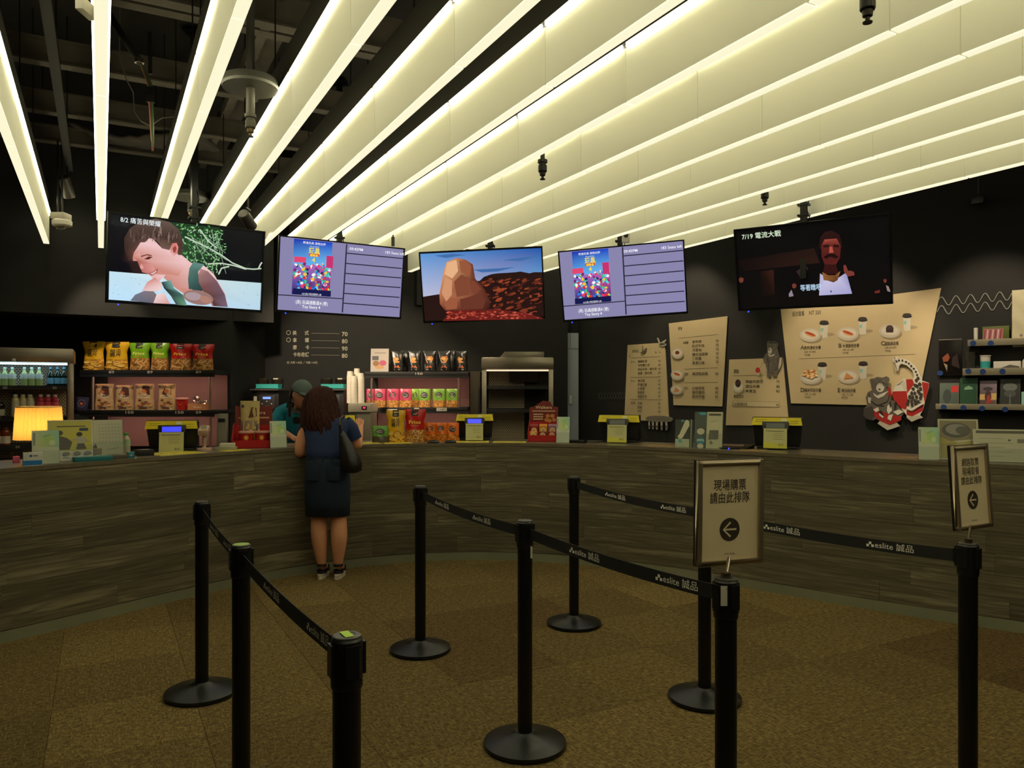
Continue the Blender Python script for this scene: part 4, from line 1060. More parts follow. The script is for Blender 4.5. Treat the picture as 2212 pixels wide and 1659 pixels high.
book('grey green book with a red tag on the bottom rail', 2029, 2070, 827, [(70, 84, 76), (60, 72, 66), (84, 96, 86), (90, 104, 92)], (70, 80, 72),
     lambda p, W, H: (p.lell(-W * .1, H * .45, W * .22, H * .3, (52, 62, 58)), p.loc([(W * .12, H * .62), (W * .48, H * .64), (W * .48, H * .9), (W * .12, H * .88)], (200, 40, 44))))
book('dark green book on the bottom rail', 2073, 2110, 816, (14, 66, 38), (12, 56, 34), lambda p, W, H: (p.ltext('POTTERY', 0, H * .62, H * .06, (180, 200, 170), 'c') if False else p.loc([(-W * .25, H * .6), (W * .25, H * .62), (W * .24, H * .68), (0, H * .74), (-W * .24, H * .68)], (120, 160, 130))))
book('book with a sunset figure cover on the bottom rail', 2116, 2152, 822, [(70, 44, 34), (96, 60, 40), (150, 130, 150), (120, 108, 128)], (60, 50, 50),
     lambda p, W, H: (p.loc([(-W / 2, H * .3), (W / 2, H * .3), (W / 2, H * .55), (-W / 2, H * .5)], (214, 176, 110)), p.lell(0, H * .42, W * .2, H * .22, (70, 44, 44)), p.lell(-.02 * W, H * .7, W * .3, H * .07, (60, 50, 60)), p.loc([(-W * .1, H * .15), (W * .2, H * .2), (W * .1, H * .5), (-W * .05, H * .45)], (170, 52, 44)), p.ltext('M..', 0, H * .08, H * .05, (220, 210, 190), 'c') if False else None))
book('charcoal book with a tree drawing on the bottom rail', 2160, 2203, 818, (44, 46, 46), (40, 42, 42),
     lambda p, W, H: (p.lell(0, H * .72, W * .36, H * .14, (110, 114, 110)), p.lell(0, H * .5, W * .3, H * .12, (76, 80, 78)), p.loc([(-W * .04, H * .1), (W * .04, H * .1), (W * .02, H * .5), (-W * .02, H * .5)], (96, 112, 104))))
book('pale turquoise notebook at the right end of the bottom rail', 2206, 2236, 846, (140, 190, 178), (130, 180, 170), lambda p, W, H: None)
# top rail
r, W, H = wall_item('cosmetic_tube', 'small white tube standing on the top rail', 'tube', 2103, 2113, 708, z1, 0.06)
MB().lathe([(0, 0), (W * .4, 0), (W * .4, H * .2), (W * .46, H * .22), (W * .5, H * .98), (0, H)], 14).build('tube_body', WHITE, r, smooth=True)
MB().cyl((0, 0, -0.0), (0, 0, H * .2), W * .43, n=12).build('tube_cap', mat('olive_cap', (120, 124, 90), .5), r)
r, W, H = wall_item('candy_box', 'green box with a pink striped sweet wrapper on the top rail', 'box', 2122, 2180, 706, z1, 0.07)
MB().box((0, 0.02, H / 2), (W, 0.05, H)).build('box_body', mat('olive_green_card', (86, 96, 30), .5), r, bevel=.002)
p = Print(None, 0.0056); p.loc([(-W * .5, H * .1), (W * .26, H * .1), (W * .3, H * .85), (-W * .44, H * .88)], (176, 110, 112))
for i in range(7): p.loc([(-W * .46 + i * W * .1, H * .14), (-W * .42 + i * W * .1, H * .14), (-W * .36 + i * W * .1, H * .8), (-W * .41 + i * W * .1, H * .8)], (214, 190, 184) if i % 2 else (140, 60, 76))
p.build('wrapper_print', PRINT, r)
# middle rail
r, W, H = wall_item('glass_tumbler', 'clear ribbed glass tumbler on the middle rail', 'glass', 2084, 2108, 761, z2, 0.06)
MB().lathe([(0, 0.004), (W * .36, 0.0), (W * .42, H * .1), (W * .5, H), (W * .46, H), (W * .38, H * .14), (0, H * .1)], 20).build('tumbler_body', mat('smoked_glass', (200, 196, 180), .05, trans=.95, alpha=.45, ior=1.3), r, smooth=True)
r, W, H = wall_item('takeaway_cup', 'white paper cup with a turquoise band on the middle rail', 'cup', 2116, 2141, 768, z2, 0.06)
MB().lathe([(0, 0), (W * .40, 0), (W * .47, H * .92), (W * .5, H * .95), (W * .5, H), (W * .46, H), (W * .44, H * .9), (0, H * .85)], 22).build('cup_body', WHITE, r, smooth=True)
MB().lathe([(W * .415, H * .12), (W * .46, H * .66)], 22).build('cup_sleeve', mat('turquoise_sleeve', (60, 176, 176), .5), r, smooth=True)
r, W, H = wall_item('flat_box', 'flat white box with grey print lying on the middle rail', 'box', 2147, 2206, 781, z2, 0.06)
MB().box((0, 0.01, H / 2), (W, 0.09, H)).build('box_body', WHITE, r, bevel=.001)
p = Print(None, 0.0356); p.loc([(-W * .45, H * .2), (W * .45, H * .2), (W * .45, H * .55), (W * .1, H * .7), (-W * .2, H * .45), (-W * .45, H * .4)], (96, 92, 84)); p.build('box_print', PRINT, r)
r, W, H = wall_item('round_jar', 'round white jar at the right edge of the middle rail', 'jar', 2207, 2230, 774, z2, 0.06)
MB().lathe([(0, 0), (W * .4, 0), (W * .5, H * .3), (W * .45, H * .8), (W * .25, H), (0, H)], 18).build('jar_body', WHITE, r, smooth=True)
# dark bag hanging on the wall, white tote at the edge
x0, zt = wl(2028, 733, 0.02); x1, zb = wl(2078, 812, 0.02)
r = thing('hanging_pouch', 'dark printed plastic pouch hanging left of the display rails', 'pouch', M=MW @ Matrix.Translation(((x0 + x1) / 2, 0, zb)))
W, H = x1 - x0, zt - zb
MB().box((0, -0.012, H / 2), (W, 0.016, H)).build('pouch_body', mat('black_film', (22, 18, 17), .25), r, bevel=.004)
MB().box((0, -0.014, H - 0.006), (W, 0.02, 0.008)).build('header_strip', mat('grey_strip', (120, 112, 104), .4), r)
p = Print(None, 0.0206); p.loc([(-W * .35, H * .5), (-W * .1, H * .62), (-W * .02, H * .5), (-W * .1, H * .4), (-W * .3, H * .38)], (140, 70, 40)); p.loc([(-W * .3, H * .36), (-W * .12, H * .3), (-W * .14, H * .12)], (150, 130, 100)); p.loc([(W * .05, H * .3), (W * .4, H * .2), (W * .3, H * .6), (W * .1, H * .5)], (44, 24, 26)); p.build('pouch_print', PRINT, r)
cxx, cz = wl(2031, 806, 0.03)
MB().cyl((cxx - (x0 + x1) / 2, -0.022, cz - zb), (cxx - (x0 + x1) / 2, -0.028, cz - zb), 0.022, n=18).build('number_disc', DISC, r)
x0, zt = wl(2186, 627, 0.05); x1, zb = wl(2290, 747, 0.05)
W, H = x1 - x0, zt - zb
r = thing('tote_bag', 'creased cream cloth bag hanging at the right edge', 'tote bag', M=MW @ Matrix.Translation(((x0 + x1) / 2, 0, zb)))
g = MB(); nx, ny = 14, 14; q = random.Random(2)
vs = [(-W / 2 + W * i / nx + (0.006 if j == 0 else 0) * q.uniform(-1, 1), -0.045 - 0.012 * math.sin(i * .9 + j * .7) * math.sin(j * .5) - q.uniform(0, .004), H * j / ny) for j in range(ny + 1) for i in range(nx + 1)]
g.add(vs, [(j * (nx + 1) + i, j * (nx + 1) + i + 1, (j + 1) * (nx + 1) + i + 1, (j + 1) * (nx + 1) + i) for j in range(ny) for i in range(nx)])
g.box((0, -0.02, H / 2), (W * .98, 0.03, H * .98)).build('bag_body', mat('cream_canvas', (206, 198, 166), .9), r, smooth=True, ang=60)
MB().tube([(-W * .2, -0.03, H), (-W * .18, -0.02, H + .1), (W * .18, -0.02, H + .1), (W * .2, -0.03, H)], 0.008, 6).build('bag_handle', MATS['cream_canvas'], r)
p = Print(None, 0.064); p.lell(-W * .3, H * .2, .012, .012, (150, 130, 120)); p.build('bag_print', PRINT, r)
# ------------------------------------------------------------------ snack shelves, warmers and machines behind the counter
MAUVE = mat('mauve_back_panel', (120, 84, 78), 0.7)
SHELFM = mat('black_shelf_board', (18, 16, 15), 0.5)
ROD = mat('satin_shelf_rod', (190, 160, 145), 0.3, 0.8)
LEDP = mat('warm_led_strip', (255, 220, 200), 0.5, emit=(255, 214, 190), estr=34.0)
PRICE = (196, 190, 176)
def X(px, d): return (px - CX) / F_PX * d
def Z(py, d): return EYE - (py - HY) / F_PX * d
def shelf_unit(label, d, dep, x0, x1, ys_top, ys_low, low_x, rods, prices, zbot):
    zt, zl = Z(ys_top, d), Z(ys_low, d)
    ox = X((x0 + x1) / 2, d)
    r = thing('snack_shelf', label, 'shelf', (ox, d, 0))
    f = lambda px: X(px, d) - ox
    W = f(x1) - f(x0)
    MB().box(((f(x0) + f(x1)) / 2, dep / 2, zt - 0.021), (W, dep, 0.042)).build('shelf_board', SHELFM, r, bevel=.002)
    MB().box(((f(low_x[0]) + f(low_x[1])) / 2, dep / 2, zl - 0.019), (f(low_x[1]) - f(low_x[0]), dep, 0.038)).build('shelf_board', SHELFM, r, bevel=.002)
    MB().box(((f(x0) + f(x1)) / 2 + 0.03, dep - 0.006, (zbot + zt) / 2 - 0.02), (W - 0.09, 0.012, zt - zbot - 0.04)).build('back_panel', MAUVE, r)
    for px in rods:
        MB().cyl((f(px), 0.03, zbot), (f(px), 0.03, zt - 0.042), 0.012, n=12).build('upright', ROD, r, smooth=True)
    for z, xx in ((zt - 0.045, (x0, x1)), (zl - 0.041, low_x)):
        MB().box(((f(xx[0]) + f(xx[1])) / 2, 0.09, z), (W * 0.9, 0.02, 0.006)).build('led_strip', LEDP, r)
        MB().box(((f(xx[0]) + f(xx[1])) / 2, 0.006, z - 0.008), (W, 0.008, 0.03)).build('front_lip', SHELFM, r)
    pr = Print(None, 0.0006)
    for t, px, which in prices:
        z = (zt if which == 't' else zl)
        pr.ltext(t, f(px), z - 0.034, 0.026, PRICE, 'c', w=0.026 * len(t))
    pr.build('price_lettering', PRINT, r)
    return zt, zl
DA, DB = 7.45, 8.45
ZA1, ZA2 = shelf_unit('left snack shelf with yellow, green and red bags', DA, 0.39, 172, 463, 799, 886, (158, 476), (197, 452), [('89', 241, 't'), ('89', 324, 't'), ('89', 429, 't'), ('150', 280, 'l'), ('150', 388, 'l'), ('59', 429, 'l')], 0.95)
ZB1, ZB2 = shelf_unit('middle snack shelf with black coffee bags and pink packs', DB, 0.42, 788, 1012, 803, 880, (792, 1010), (801, 991), [('150', 905, 't')], 0.95)

def pouch(name, label, group, px0, px1, pyt, d, z, shape, paint, prints=None, T=0.09, yaw=0.0, cat='snack bag', th_top=0.006):
    w = (px1 - px0) / F_PX * d
    H = Z(pyt, d) - z
    r = thing(name, label, cat, (X((px0 + px1) / 2, d), d + T / 2, z), R(yaw), group)
    nx, ny = 12, 16
    q = random.Random(hash(label) % 9999 if False else len(label) * 31 + int(px0))
    def wid(v): return w / 2 * shape(v)
    def thk(v): return T / 2 * max(0.0, (1 - v)) ** 0.6 * (0.86 + 0.14 * min(1, v * 6)) + th_top / 2
    ph = q.uniform(0, 6)
    def yf(u, v):                                        # u in -1..1
        b = max(0.0, 1 - u * u) ** 0.55
        return -(thk(v) * b + 0.0012) + 0.0035 * math.sin(7 * v + 5 * u + ph) * b * (1 if 0.1 < v < 0.9 else 0)
    mb = MB(); vs = []
    for sd in (0, 1):
        for j in range(ny + 1):
            v = j / ny
            for i in range(nx + 1):
                u = -1 + 2 * i / nx
                y = yf(u, v)
                vs.append((u * wid(v), y if sd == 0 else -y * 0.8, v * H))
    N = (nx + 1) * (ny + 1)
    o = len(mb.v); mb.v += vs
    def fc(ids, c): mb.f.append(ids); mb.c.append(c); mb.uv.append(None); mb.mi.append(0)
    for sd in (0, 1):
        for j in range(ny):
            for i in range(nx):
                a = sd * N + j * (nx + 1) + i
                ids = (a, a + 1, a + nx + 2, a + nx + 1)
                u, v = -1 + 2 * (i + .5) / nx, (j + .5) / ny
                c = lin(paint(u, v, q))
                fc(ids if sd == 0 else ids[::-1], c)
    for j in range(ny):
        for i, s in ((0, 1), (nx, -1)):
            a, b = j * (nx + 1) + i, (j + 1) * (nx + 1) + i
            ids = (a, b, N + b, N + a)
            fc(ids if s > 0 else ids[::-1], lin(paint(-1 if i == 0 else 1, (j + .5) / ny, q)))
    fc(tuple(range(nx, -1, -1)) + tuple(N + i for i in range(nx + 1)), lin(paint(0, 0, q)))
    mb.build('bag_body', GLOSS, r, smooth=True, ang=70)
    if prints:
        def dep(x, zz):
            v = min(max(zz / H, 0), 1); u = min(max(x / max(wid(v), 1e-4), -0.98), 0.98)
            return yf(u, v) - 0.0018
        p = Print(None, 0, depth=dep); prints(p, w, H); p.build('bag_print', PRINT, r)
    return r
def sh_fries(v):
    if v < .62: return 0.96 - 0.10 * (v / .62) ** 2
    if v < .86: return 0.86 + 0.19 * ((v - .62) / .24) ** 1.2
    return 1.05
def sh_doy(v): return 0.96 + 0.04 * math.cos(v * 5) if v < .97 else 0.97
def food(q, base): k = q.uniform(.72, 1.25); return tuple(min(255, c * k) for c in base)
def p_fries(top, base=(176, 122, 62), cut=0.40):
    return lambda u, v, q: food(q, base) if v < cut else top
def pr_fries(txt, col, sub, sticks, chip=(206, 160, 92)):
    def f(p, w, H):
        p.loc([(-w * .17, H * .80), (w * .17, H * .80), (w * .17, H * .995), (-w * .17, H * .995)], (22, 18, 16))
        p.ltext('VACUUM', 0, H * .835, H * .018, (200, 190, 170), 'c') if False else p.loc([(-w * .09, H * .835), (w * .09, H * .835), (w * .09, H * .86), (-w * .09, H * .86)], (170, 160, 140))
        if txt == '地瓜脆片':
            p.ltext('地瓜', 0, H * .62, H * .105, (50, 36, 16), 'c', w * .46, offset=.014); p.ltext('脆片', 0, H * .49, H * .105, (50, 36, 16), 'c', w * .46, offset=.014)
        else:
            p.ltext(txt, 0, H * .56, H * .105, col, 'c', w * .56, offset=.02)
            p.loc([(-w * .2, H * .49), (w * .2, H * .49), (w * .2, H * .515), (-w * .2, H * .515)], sub)
        q = random.Random(5)
        for i in range(14 if sticks else 8):
            x, z = q.uniform(-w * .36, w * .36), q.uniform(H * .06, H * .34); a = q.uniform(0, 3.1)
            if sticks: p.lline([(x - w * .13 * math.cos(a), z - w * .13 * math.sin(a)), (x + w * .13 * math.cos(a), z + w * .13 * math.sin(a))], w * .045, q.choice([chip, (222, 180, 112), (150, 100, 50)]))
            else: p.lell(x, z, w * .15, H * .055, q.choice([(226, 176, 70), (196, 140, 50), (236, 196, 96)]), 9)
    return f
YEL, GRN, RDB = (214, 164, 30), (112, 160, 28), (186, 26, 24)
GF = 'snack bags on the left top shelf'
for px0, px1, pyt, lab, top, txt, col in ((174, 221, 737, 'yellow sweet potato snack bag at the left end of the left top shelf', YEL, '地瓜脆片', None), (222, 273, 738, 'yellow sweet potato snack bag next to the green bags', YEL, '地瓜脆片', None),
        (275, 320, 740, 'green fries bag beside the yellow bags on the left top shelf', GRN, 'Fries', (216, 222, 110)), (321, 361, 740, 'green fries bag beside the red bags on the left top shelf', GRN, 'Fries', (216, 222, 110)),
        (363, 411, 742, 'red fries bag beside the green bags on the left top shelf', RDB, 'Fries', (240, 190, 70)), (410, 458, 743, 'red fries bag at the right end of the left top shelf', RDB, 'Fries', (240, 190, 70))):
    sweet = txt == '地瓜脆片'
    pouch('fries_bag', lab, GF, px0, px1, pyt, DA + 0.06, ZA1, sh_fries, p_fries(top, (196, 140, 48) if sweet else (170, 116, 60), .36 if sweet else .42), pr_fries(txt, col, (200, 140, 40), not sweet))
KR = (186, 152, 108)
def pr_choc(p, w, H):
    p.loc([(-w * .22, H * .62), (-w * .05, H * .92), (w * .26, H * .88), (w * .3, H * .58), (w * .02, H * .5)], (84, 40, 30)); p.lell(w * .02, H * .72, w * .14, H * .07, (186, 96, 40), 10)
    for i, t in enumerate(('Choco Pretz', 'Pretzels')): p.ltext(t, 0, H * (.54 - .07 * i), H * .05, (238, 226, 206), 'c', w * .6, offset=.01)
    q = random.Random(8)
    for i in range(10): p.lell(q.uniform(-w * .34, w * .34), q.uniform(H * .16, H * .38), w * .09, H * .035, q.choice([(120, 60, 36), (160, 90, 50), (214, 150, 90)]), 8)
    p.lell(-w * .36, H * .9, w * .05, w * .05, (60, 56, 90), 10)
    p.loc([(-w * .2, H * .06), (w * .2, H * .06), (w * .2, H * .11), (-w * .2, H * .11)], (90, 60, 80))
for i, (px0, px1, pyt, lab) in enumerate(((200, 243, 829, 'kraft chocolate snack pouch at the left end of the lower left shelf'), (244, 286, 832, 'second kraft chocolate snack pouch, its corner folded'), (287, 331, 829, 'third kraft chocolate snack pouch on the lower left shelf'), (337, 377, 829, 'kraft chocolate snack pouch beside the red tub'))):
    pouch('chocolate_pouch', lab, 'kraft pouches on the lower left shelf', px0, px1, pyt, DA + 0.05, ZA2, sh_doy, lambda u, v, q: KR, pr_choc, T=.07)
d = DA + .08
r = thing('snack_tub', 'small red snack tub beside the kraft pouches', 'tub', (X(389, d), d + .05, ZA2))
w = 25 / F_PX * d; H = Z(859, d) - ZA2
MB().lathe([(0, 0), (w * .42, 0), (w * .5, H * .86), (w * .5, H * .86)], 24).build('tub_body', mat('red_tub', (176, 28, 24), .35), r, smooth=True)
MB().lathe([(w * .50, H * .84), (w * .54, H * .86), (w * .54, H * .98), (w * .5, H), (0, H)], 24).build('tub_lid', mat('pink_clear_lid', (206, 150, 138), .25), r, smooth=True)
p = Print(None, 0, depth=lambda x, z: -math.sqrt(max(0.0001, (w * (.42 + .08 * z / H) + .001) ** 2 - x * x))); p.lell(0, H * .58, w * .2, H * .16, (226, 130, 40), 10); p.loc([(-w * .26, H * .2), (w * .26, H * .2), (w * .26, H * .32), (-w * .26, H * .32)], (206, 120, 100)); p.build('tub_print', PRINT, r)
r = thing('candy_tray', 'orange card tray heaped with foil wrapped sweets', 'tray', (X(427, d), d + .05, ZA2))
w = 42 / F_PX * d
TRM = mat('orange_card', (196, 128, 84), .6)
MB().box((0, 0, .005), (w, .11, .01)).box((0, -.055, .03), (w, .004, .06)).box((0, .055, .03), (w, .004, .06)).box((-w / 2, 0, .03), (.004, .11, .06)).box((w / 2, 0, .03), (.004, .11, .06)).build('tray_body', TRM, r)
p = Print(None, .0576); p.ltext('Wafers', 0, .02, .02, (240, 226, 200), 'c'); p.build('tray_lettering', PRINT, r)
FOIL = mat('foil_wrapper', (196, 178, 168), .2, .8, noise=(90, .3))
q = random.Random(12)
for i in range(10):
    a = (i % 4 - 1.5) * .04 + q.uniform(-.008, .008); zz = .045 + (i // 4) * .035
    c = MB().lathe([(0, -.022), (.018, -.016), (.022, 0), (.018, .016), (0, .022)], 8)
    o = c.build('wrapped_sweet', FOIL, r, smooth=True); o.location = (a * (1 - .25 * (i // 4)), q.uniform(-.03, .03), zz); o.rotation_euler = (q.uniform(0, 3), q.uniform(0, 3), 0)
# purple pouch hung at the end of the shelf
r = thing('card_pouch', 'small dark purple card leaning at the left end of the lower shelf', 'card', (X(174, DA), DA - .015, ZA2))
Mt = Matrix.Rotation(R(-8), 4, 'X') @ Matrix.Rotation(R(4), 4, 'Y')
H = Z(857, DA) - ZA2; w = 27 / F_PX * DA
MB().box((0, 0.02, H / 2), (w, .014, H)).build('card_body', mat('dark_purple_film', (52, 46, 72), .35), r, M=Mt, bevel=.003)
p = Print(None, -.0124); p.loc([(w * .34 * math.cos(R(60 * k)), H * .52 + w * .34 * math.sin(R(60 * k))) for k in range(6)], (120, 112, 130)); p.loc([(w * .29 * math.cos(R(60 * k)), H * .52 + w * .29 * math.sin(R(60 * k))) for k in range(6)], (46, 40, 66)); p.lell(0, H * .5, w * .14, w * .1, (200, 96, 50), 10); p.build('card_print', PRINT, r, M=Mt)

# middle shelf goods
r = thing('poster_stand', 'small pale snack poster standing on the middle top shelf', 'poster', (X(818, DB), DB + .05, ZB1))
H = Z(752, DB) - ZB1; w = 39 / F_PX * DB; Mt = Matrix.Rotation(R(-6), 4, 'X')
MB().box((0, .004, H / 2), (w, .006, H)).build('poster_card', PAPER, r, M=Mt)
MB().box((0, .03, .004), (w, .07, .006)).build('stand_foot', ACRYL, r)
p = Print(None, 0); p.loc([(-w * .5, 0), (w * .5, 0), (w * .5, H), (-w * .5, H)], (190, 176, 168)); p.ltext('義式精品', 0, H * .9, H * .035, (90, 80, 76), 'c') if False else None
p.loc([(-w * .3, H * .8), (w * .34, H * .8), (w * .34, H * .825), (-w * .3, H * .825)], (110, 100, 96)); p.loc([(-w * .42, H * .5), (-w * .06, H * .5), (-w * .06, H * .68), (-w * .42, H * .68)], (90, 82, 84)); p.lell(w * .18, H * .38, w * .2, H * .12, (190, 80, 110), 14); p.lell(-w * .2, H * .36, w * .18, H * .12, (150, 100, 60), 12); p.lell(0, H * .2, w * .26, H * .08, (200, 150, 96), 12)
p.build('poster_print', PRINT, r, M=Mt)
def pr_coffee(p, w, H):
    p.loc([(-w * .26, H * .62), (-w * .14, H * .74), (w * .2, H * .76), (w * .3, H * .64), (w * .16, H * .44), (-w * .12, H * .42)], (206, 130, 58)); p.lell(0, H * .62, w * .15, H * .06, (226, 170, 96), 10)
    p.loc([(-w * .22, H * .18), (-w * .1, H * .3), (0, H * .24), (w * .1, H * .32), (w * .24, H * .18)], (196, 96, 50)); p.loc([(-w * .2, H * .1), (w * .2, H * .1), (w * .2, H * .13), (-w * .2, H * .13)], (170, 160, 150))
BK = lambda u, v, q: (24, 22, 21) if q.random() > .08 else (60, 58, 56)
for px0, px1, back, lab in ((842, 872, 0, 'black coffee bag beside the small poster'), (879, 909, 0, 'second black coffee bag from the small poster'), (911, 942, 0, 'middle black coffee bag on the middle top shelf'), (943, 974, 0, 'fourth black coffee bag from the small poster'), (981, 1010, 0, 'black coffee bag at the right end of the middle top shelf')):
    pouch('coffee_bag', lab, 'black coffee bags', px0, px1, 758, DB + .06, ZB1, sh_doy, BK, pr_coffee, T=.08)
for px0, px1, lab in ((862, 884, 'plain black coffee bag in the back row left of the middle'), (960, 986, 'plain black coffee bag in the back row right of the middle')):
    pouch('coffee_bag', lab, 'black coffee bags', px0, px1, 757, DB + .2, ZB1, sh_doy, BK, None, T=.08)
def pr_pop(p, w, H):
    p.lell(0, H * .66, w * .30, H * .17, (30, 26, 26), 8); p.lell(0, H * .66, w * .24, H * .12, (140, 130, 126), 8); p.loc([(-w * .18, H * .62), (w * .18, H * .62), (w * .18, H * .70), (-w * .18, H * .70)], (40, 34, 34))
def p_pop(c): return lambda u, v, q: food(q, (196, 136, 70)) if v < .40 else c
PK, GN, OR = (206, 74, 106), (126, 172, 64), (226, 110, 24)
for px0, px1, back, c, lab in ((790, 811, .10, PK, 'pink snack pack partly behind the shelf rod'), (806, 832, 0, PK, 'first full pink snack pack from the left'), (834, 861, 0, PK, 'pink snack pack between two pink packs'), (862, 889, 0, PK, 'pink snack pack beside the green packs'),
        (888, 904, .10, GN, 'green snack pack tucked behind the pink packs'), (903, 929, 0, GN, 'left one of the three front green snack packs'), (934, 961, 0, GN, 'middle one of the three front green snack packs'), (963, 990, 0, GN, 'green snack pack at the right end of the row')):
    pouch('popcorn_pack', lab, 'pink and green snack packs', px0, px1, 840, DB + .05 + back, ZB2, lambda v: 1.0 if v < .95 else .98, p_pop(c), pr_pop, T=.06)
# little price cards under the middle shelf edge
for px0, px1, py, t, lab in ((836, 858, 887, '焦糖堅果', 'paper price card below the pink snack packs'), (895, 905, 884, '99', 'tiny paper price card below the green pack'), (943, 965, 884, '玉米濃湯', 'paper price card below the middle green pack')):
    w = (px1 - px0) / F_PX * DB; p0 = P((px0 + px1) / 2, py + 4, DB - .004)
    o = thing('price_card', lab, 'price card', p0)
    MB().box((0, 0, .018), (w, .002, .036)).build('card_sheet', PAPER, o)
    p = Print(None, .0014); p.ltext(t, 0, .008, .018, (40, 36, 34), 'c', w * .85); p.build('card_lettering', PRINT, o)

# back counter carrying the machines (mostly hidden by the front counter)
bc = thing('back_counter', 'dark back counter under the coffee machines', 'counter', (-1.7, 8.36, 0))
MB().box((0, .05, .43), (2.14, .48, .86)).build('cabinet', mat('dark_cabinet', (26, 23, 20), .6), bc)
MB().box((0, .05, .88), (2.2, .52, .04)).build('back_worktop', mat('dark_worktop', (40, 36, 32), .35), bc)
BZT = .90
# food warmers
PERF = bpy.data.materials.new('perforated_steel'); PERF.use_nodes = True
def _perf():
    nt = PERF.node_tree; L = nt.links.new; b = nt.nodes['Principled BSDF']
    b.inputs['Metallic'].default_value = .1; b.inputs['Roughness'].default_value = .4
    tc = nt.nodes.new('ShaderNodeTexCoord'); mp = nt.nodes.new('ShaderNodeMapping'); mp.inputs['Rotation'].default_value = (R(90), 0, 0)
    br = nt.nodes.new('ShaderNodeTexBrick'); br.inputs['Scale'].default_value = 26; br.inputs['Mortar Size'].default_value = .10
    br.inputs['Color1'].default_value = (*lin((40, 34, 28)), 1); br.inputs['Color2'].default_value = (*lin((54, 46, 38)), 1); br.inputs['Mortar'].default_value = (*lin((206, 190, 160)), 1)
    br.inputs['Brick Width'].default_value = .62; br.inputs['Row Height'].default_value = .42
    L(tc.outputs['Object'], mp.inputs[0]); L(mp.outputs[0], br.inputs['Vector']); L(br.outputs['Color'], b.inputs['Base Color'])
_perf()
GLASS = mat('warmer_glass', (235, 240, 235), .03, trans=1.0, alpha=.12, ior=1.05)
def warmer(label, xl, xr, d, dep, zt, zb, shelves, perf_w, lit, yaw=0.0):
    W = xr - xl
    c_ = Vector((xr, d, zb)) + Matrix.Rotation(R(yaw), 3, 'Z') @ Vector((-W / 2, 0, 0))
    r = thing('display_warmer', label, 'food warmer', c_, R(yaw))
    MB().box((0, dep / 2, -zb / 2), (W - .02, dep - .02, zb)).build('stand', mat('warmer_stand', (34, 31, 28), .5), r)
    H = zt - zb; h = .125
    MB().prism([(-W / 2, H - h), (W / 2, H - h), (W / 2, H - .012), (W / 2 - .012, H), (-W / 2 + .012, H), (-W / 2, H - .012)], -.012, dep).build('hood', STEEL, r, bevel=.004)
    for sx in (-1, 1):
        MB().box((sx * (W / 2 - .028), .028, (H - h) / 2), (.05, .05, H - h)).build('post', STEEL, r, bevel=.003)
        MB().box((sx * (W / 2 - .01), dep / 2 + .02, (H - h) / 2), (.008, dep - .06, H - h)).build('side_glass', GLASS, r)
    MB().box((perf_w[0], dep - .012, (H - h) / 2), (perf_w[1], .01, H - h - .02)).build('perforated_back', PERF, r)
    MB().box((0, dep - .003, (H - h) / 2), (W - .02, .006, H - h)).build('back_panel', DARKM, r)
    MB().box((0, dep / 2, .02), (W - .02, dep, .04)).build('base_tray', STEEL, r)
    for z in shelves: MB().box((0, dep / 2 + .02, z - zb - .018), (W - .1, dep - .06, .036)).build('warmer_shelf', SHELFM, r)
    if lit == 'dim': MB().box((0, .05, H - h - .012), (W * .92, .03, .012)).build('glow_strip', mat('added_fill_strip', (255, 226, 190), .5, emit=(255, 220, 180), estr=1.6), r)  # weak glow added to brighten the inside of an unlit warmer
    elif lit: MB().box((0, .05, H - h - .012), (W * .92, .03, .012)).build('glow_strip', mat('cool_led', (225, 245, 255), .5, emit=(205, 238, 255), estr=7.0), r)
    return r
DW = 6.9
s1, s2, s3 = Z(833, DW), Z(900, DW), Z(958, DW)
WYAW = 28.0
wl_ = warmer('lit steel display case with bottled drinks at the left edge', X(160, DW) - 1.15, X(160, DW), DW, .42, Z(754, DW), .86, (s1, s2, s3), (0, 1.0), True, WYAW)
MWM = Matrix.Translation(Vector((X(160, DW), DW, .86)) + Matrix.Rotation(R(WYAW), 3, 'Z') @ Vector((-1.15 / 2, 0, 0))) @ Matrix.Rotation(R(WYAW), 4, 'Z')
def wx(px, off): return to_plane(MWM, px, HY, off)[0]
def wd(px, off): return (MWM @ Vector((wx(px, off), -off, 0))).y
MB().lathe([(0, 0), (.016, .002), (.016, .008), (0, .012)], 16).build('hood_knob', WHITE, wl_, M=Matrix.Translation((wx(30, .012), -.012, Z(754, DW) - .86 - .11)) @ Matrix.Rotation(R(90), 4, 'X'))
p = Print(None, -.0498)
for t, px, z in (('60', 11, s1), ('50', 118, s1), ('50', 38, s3)): p.ltext(t, wx(px, -.05), z - .86 - .031, .024, PRICE, 'c')
p.build('price_lettering', PRINT, wl_)
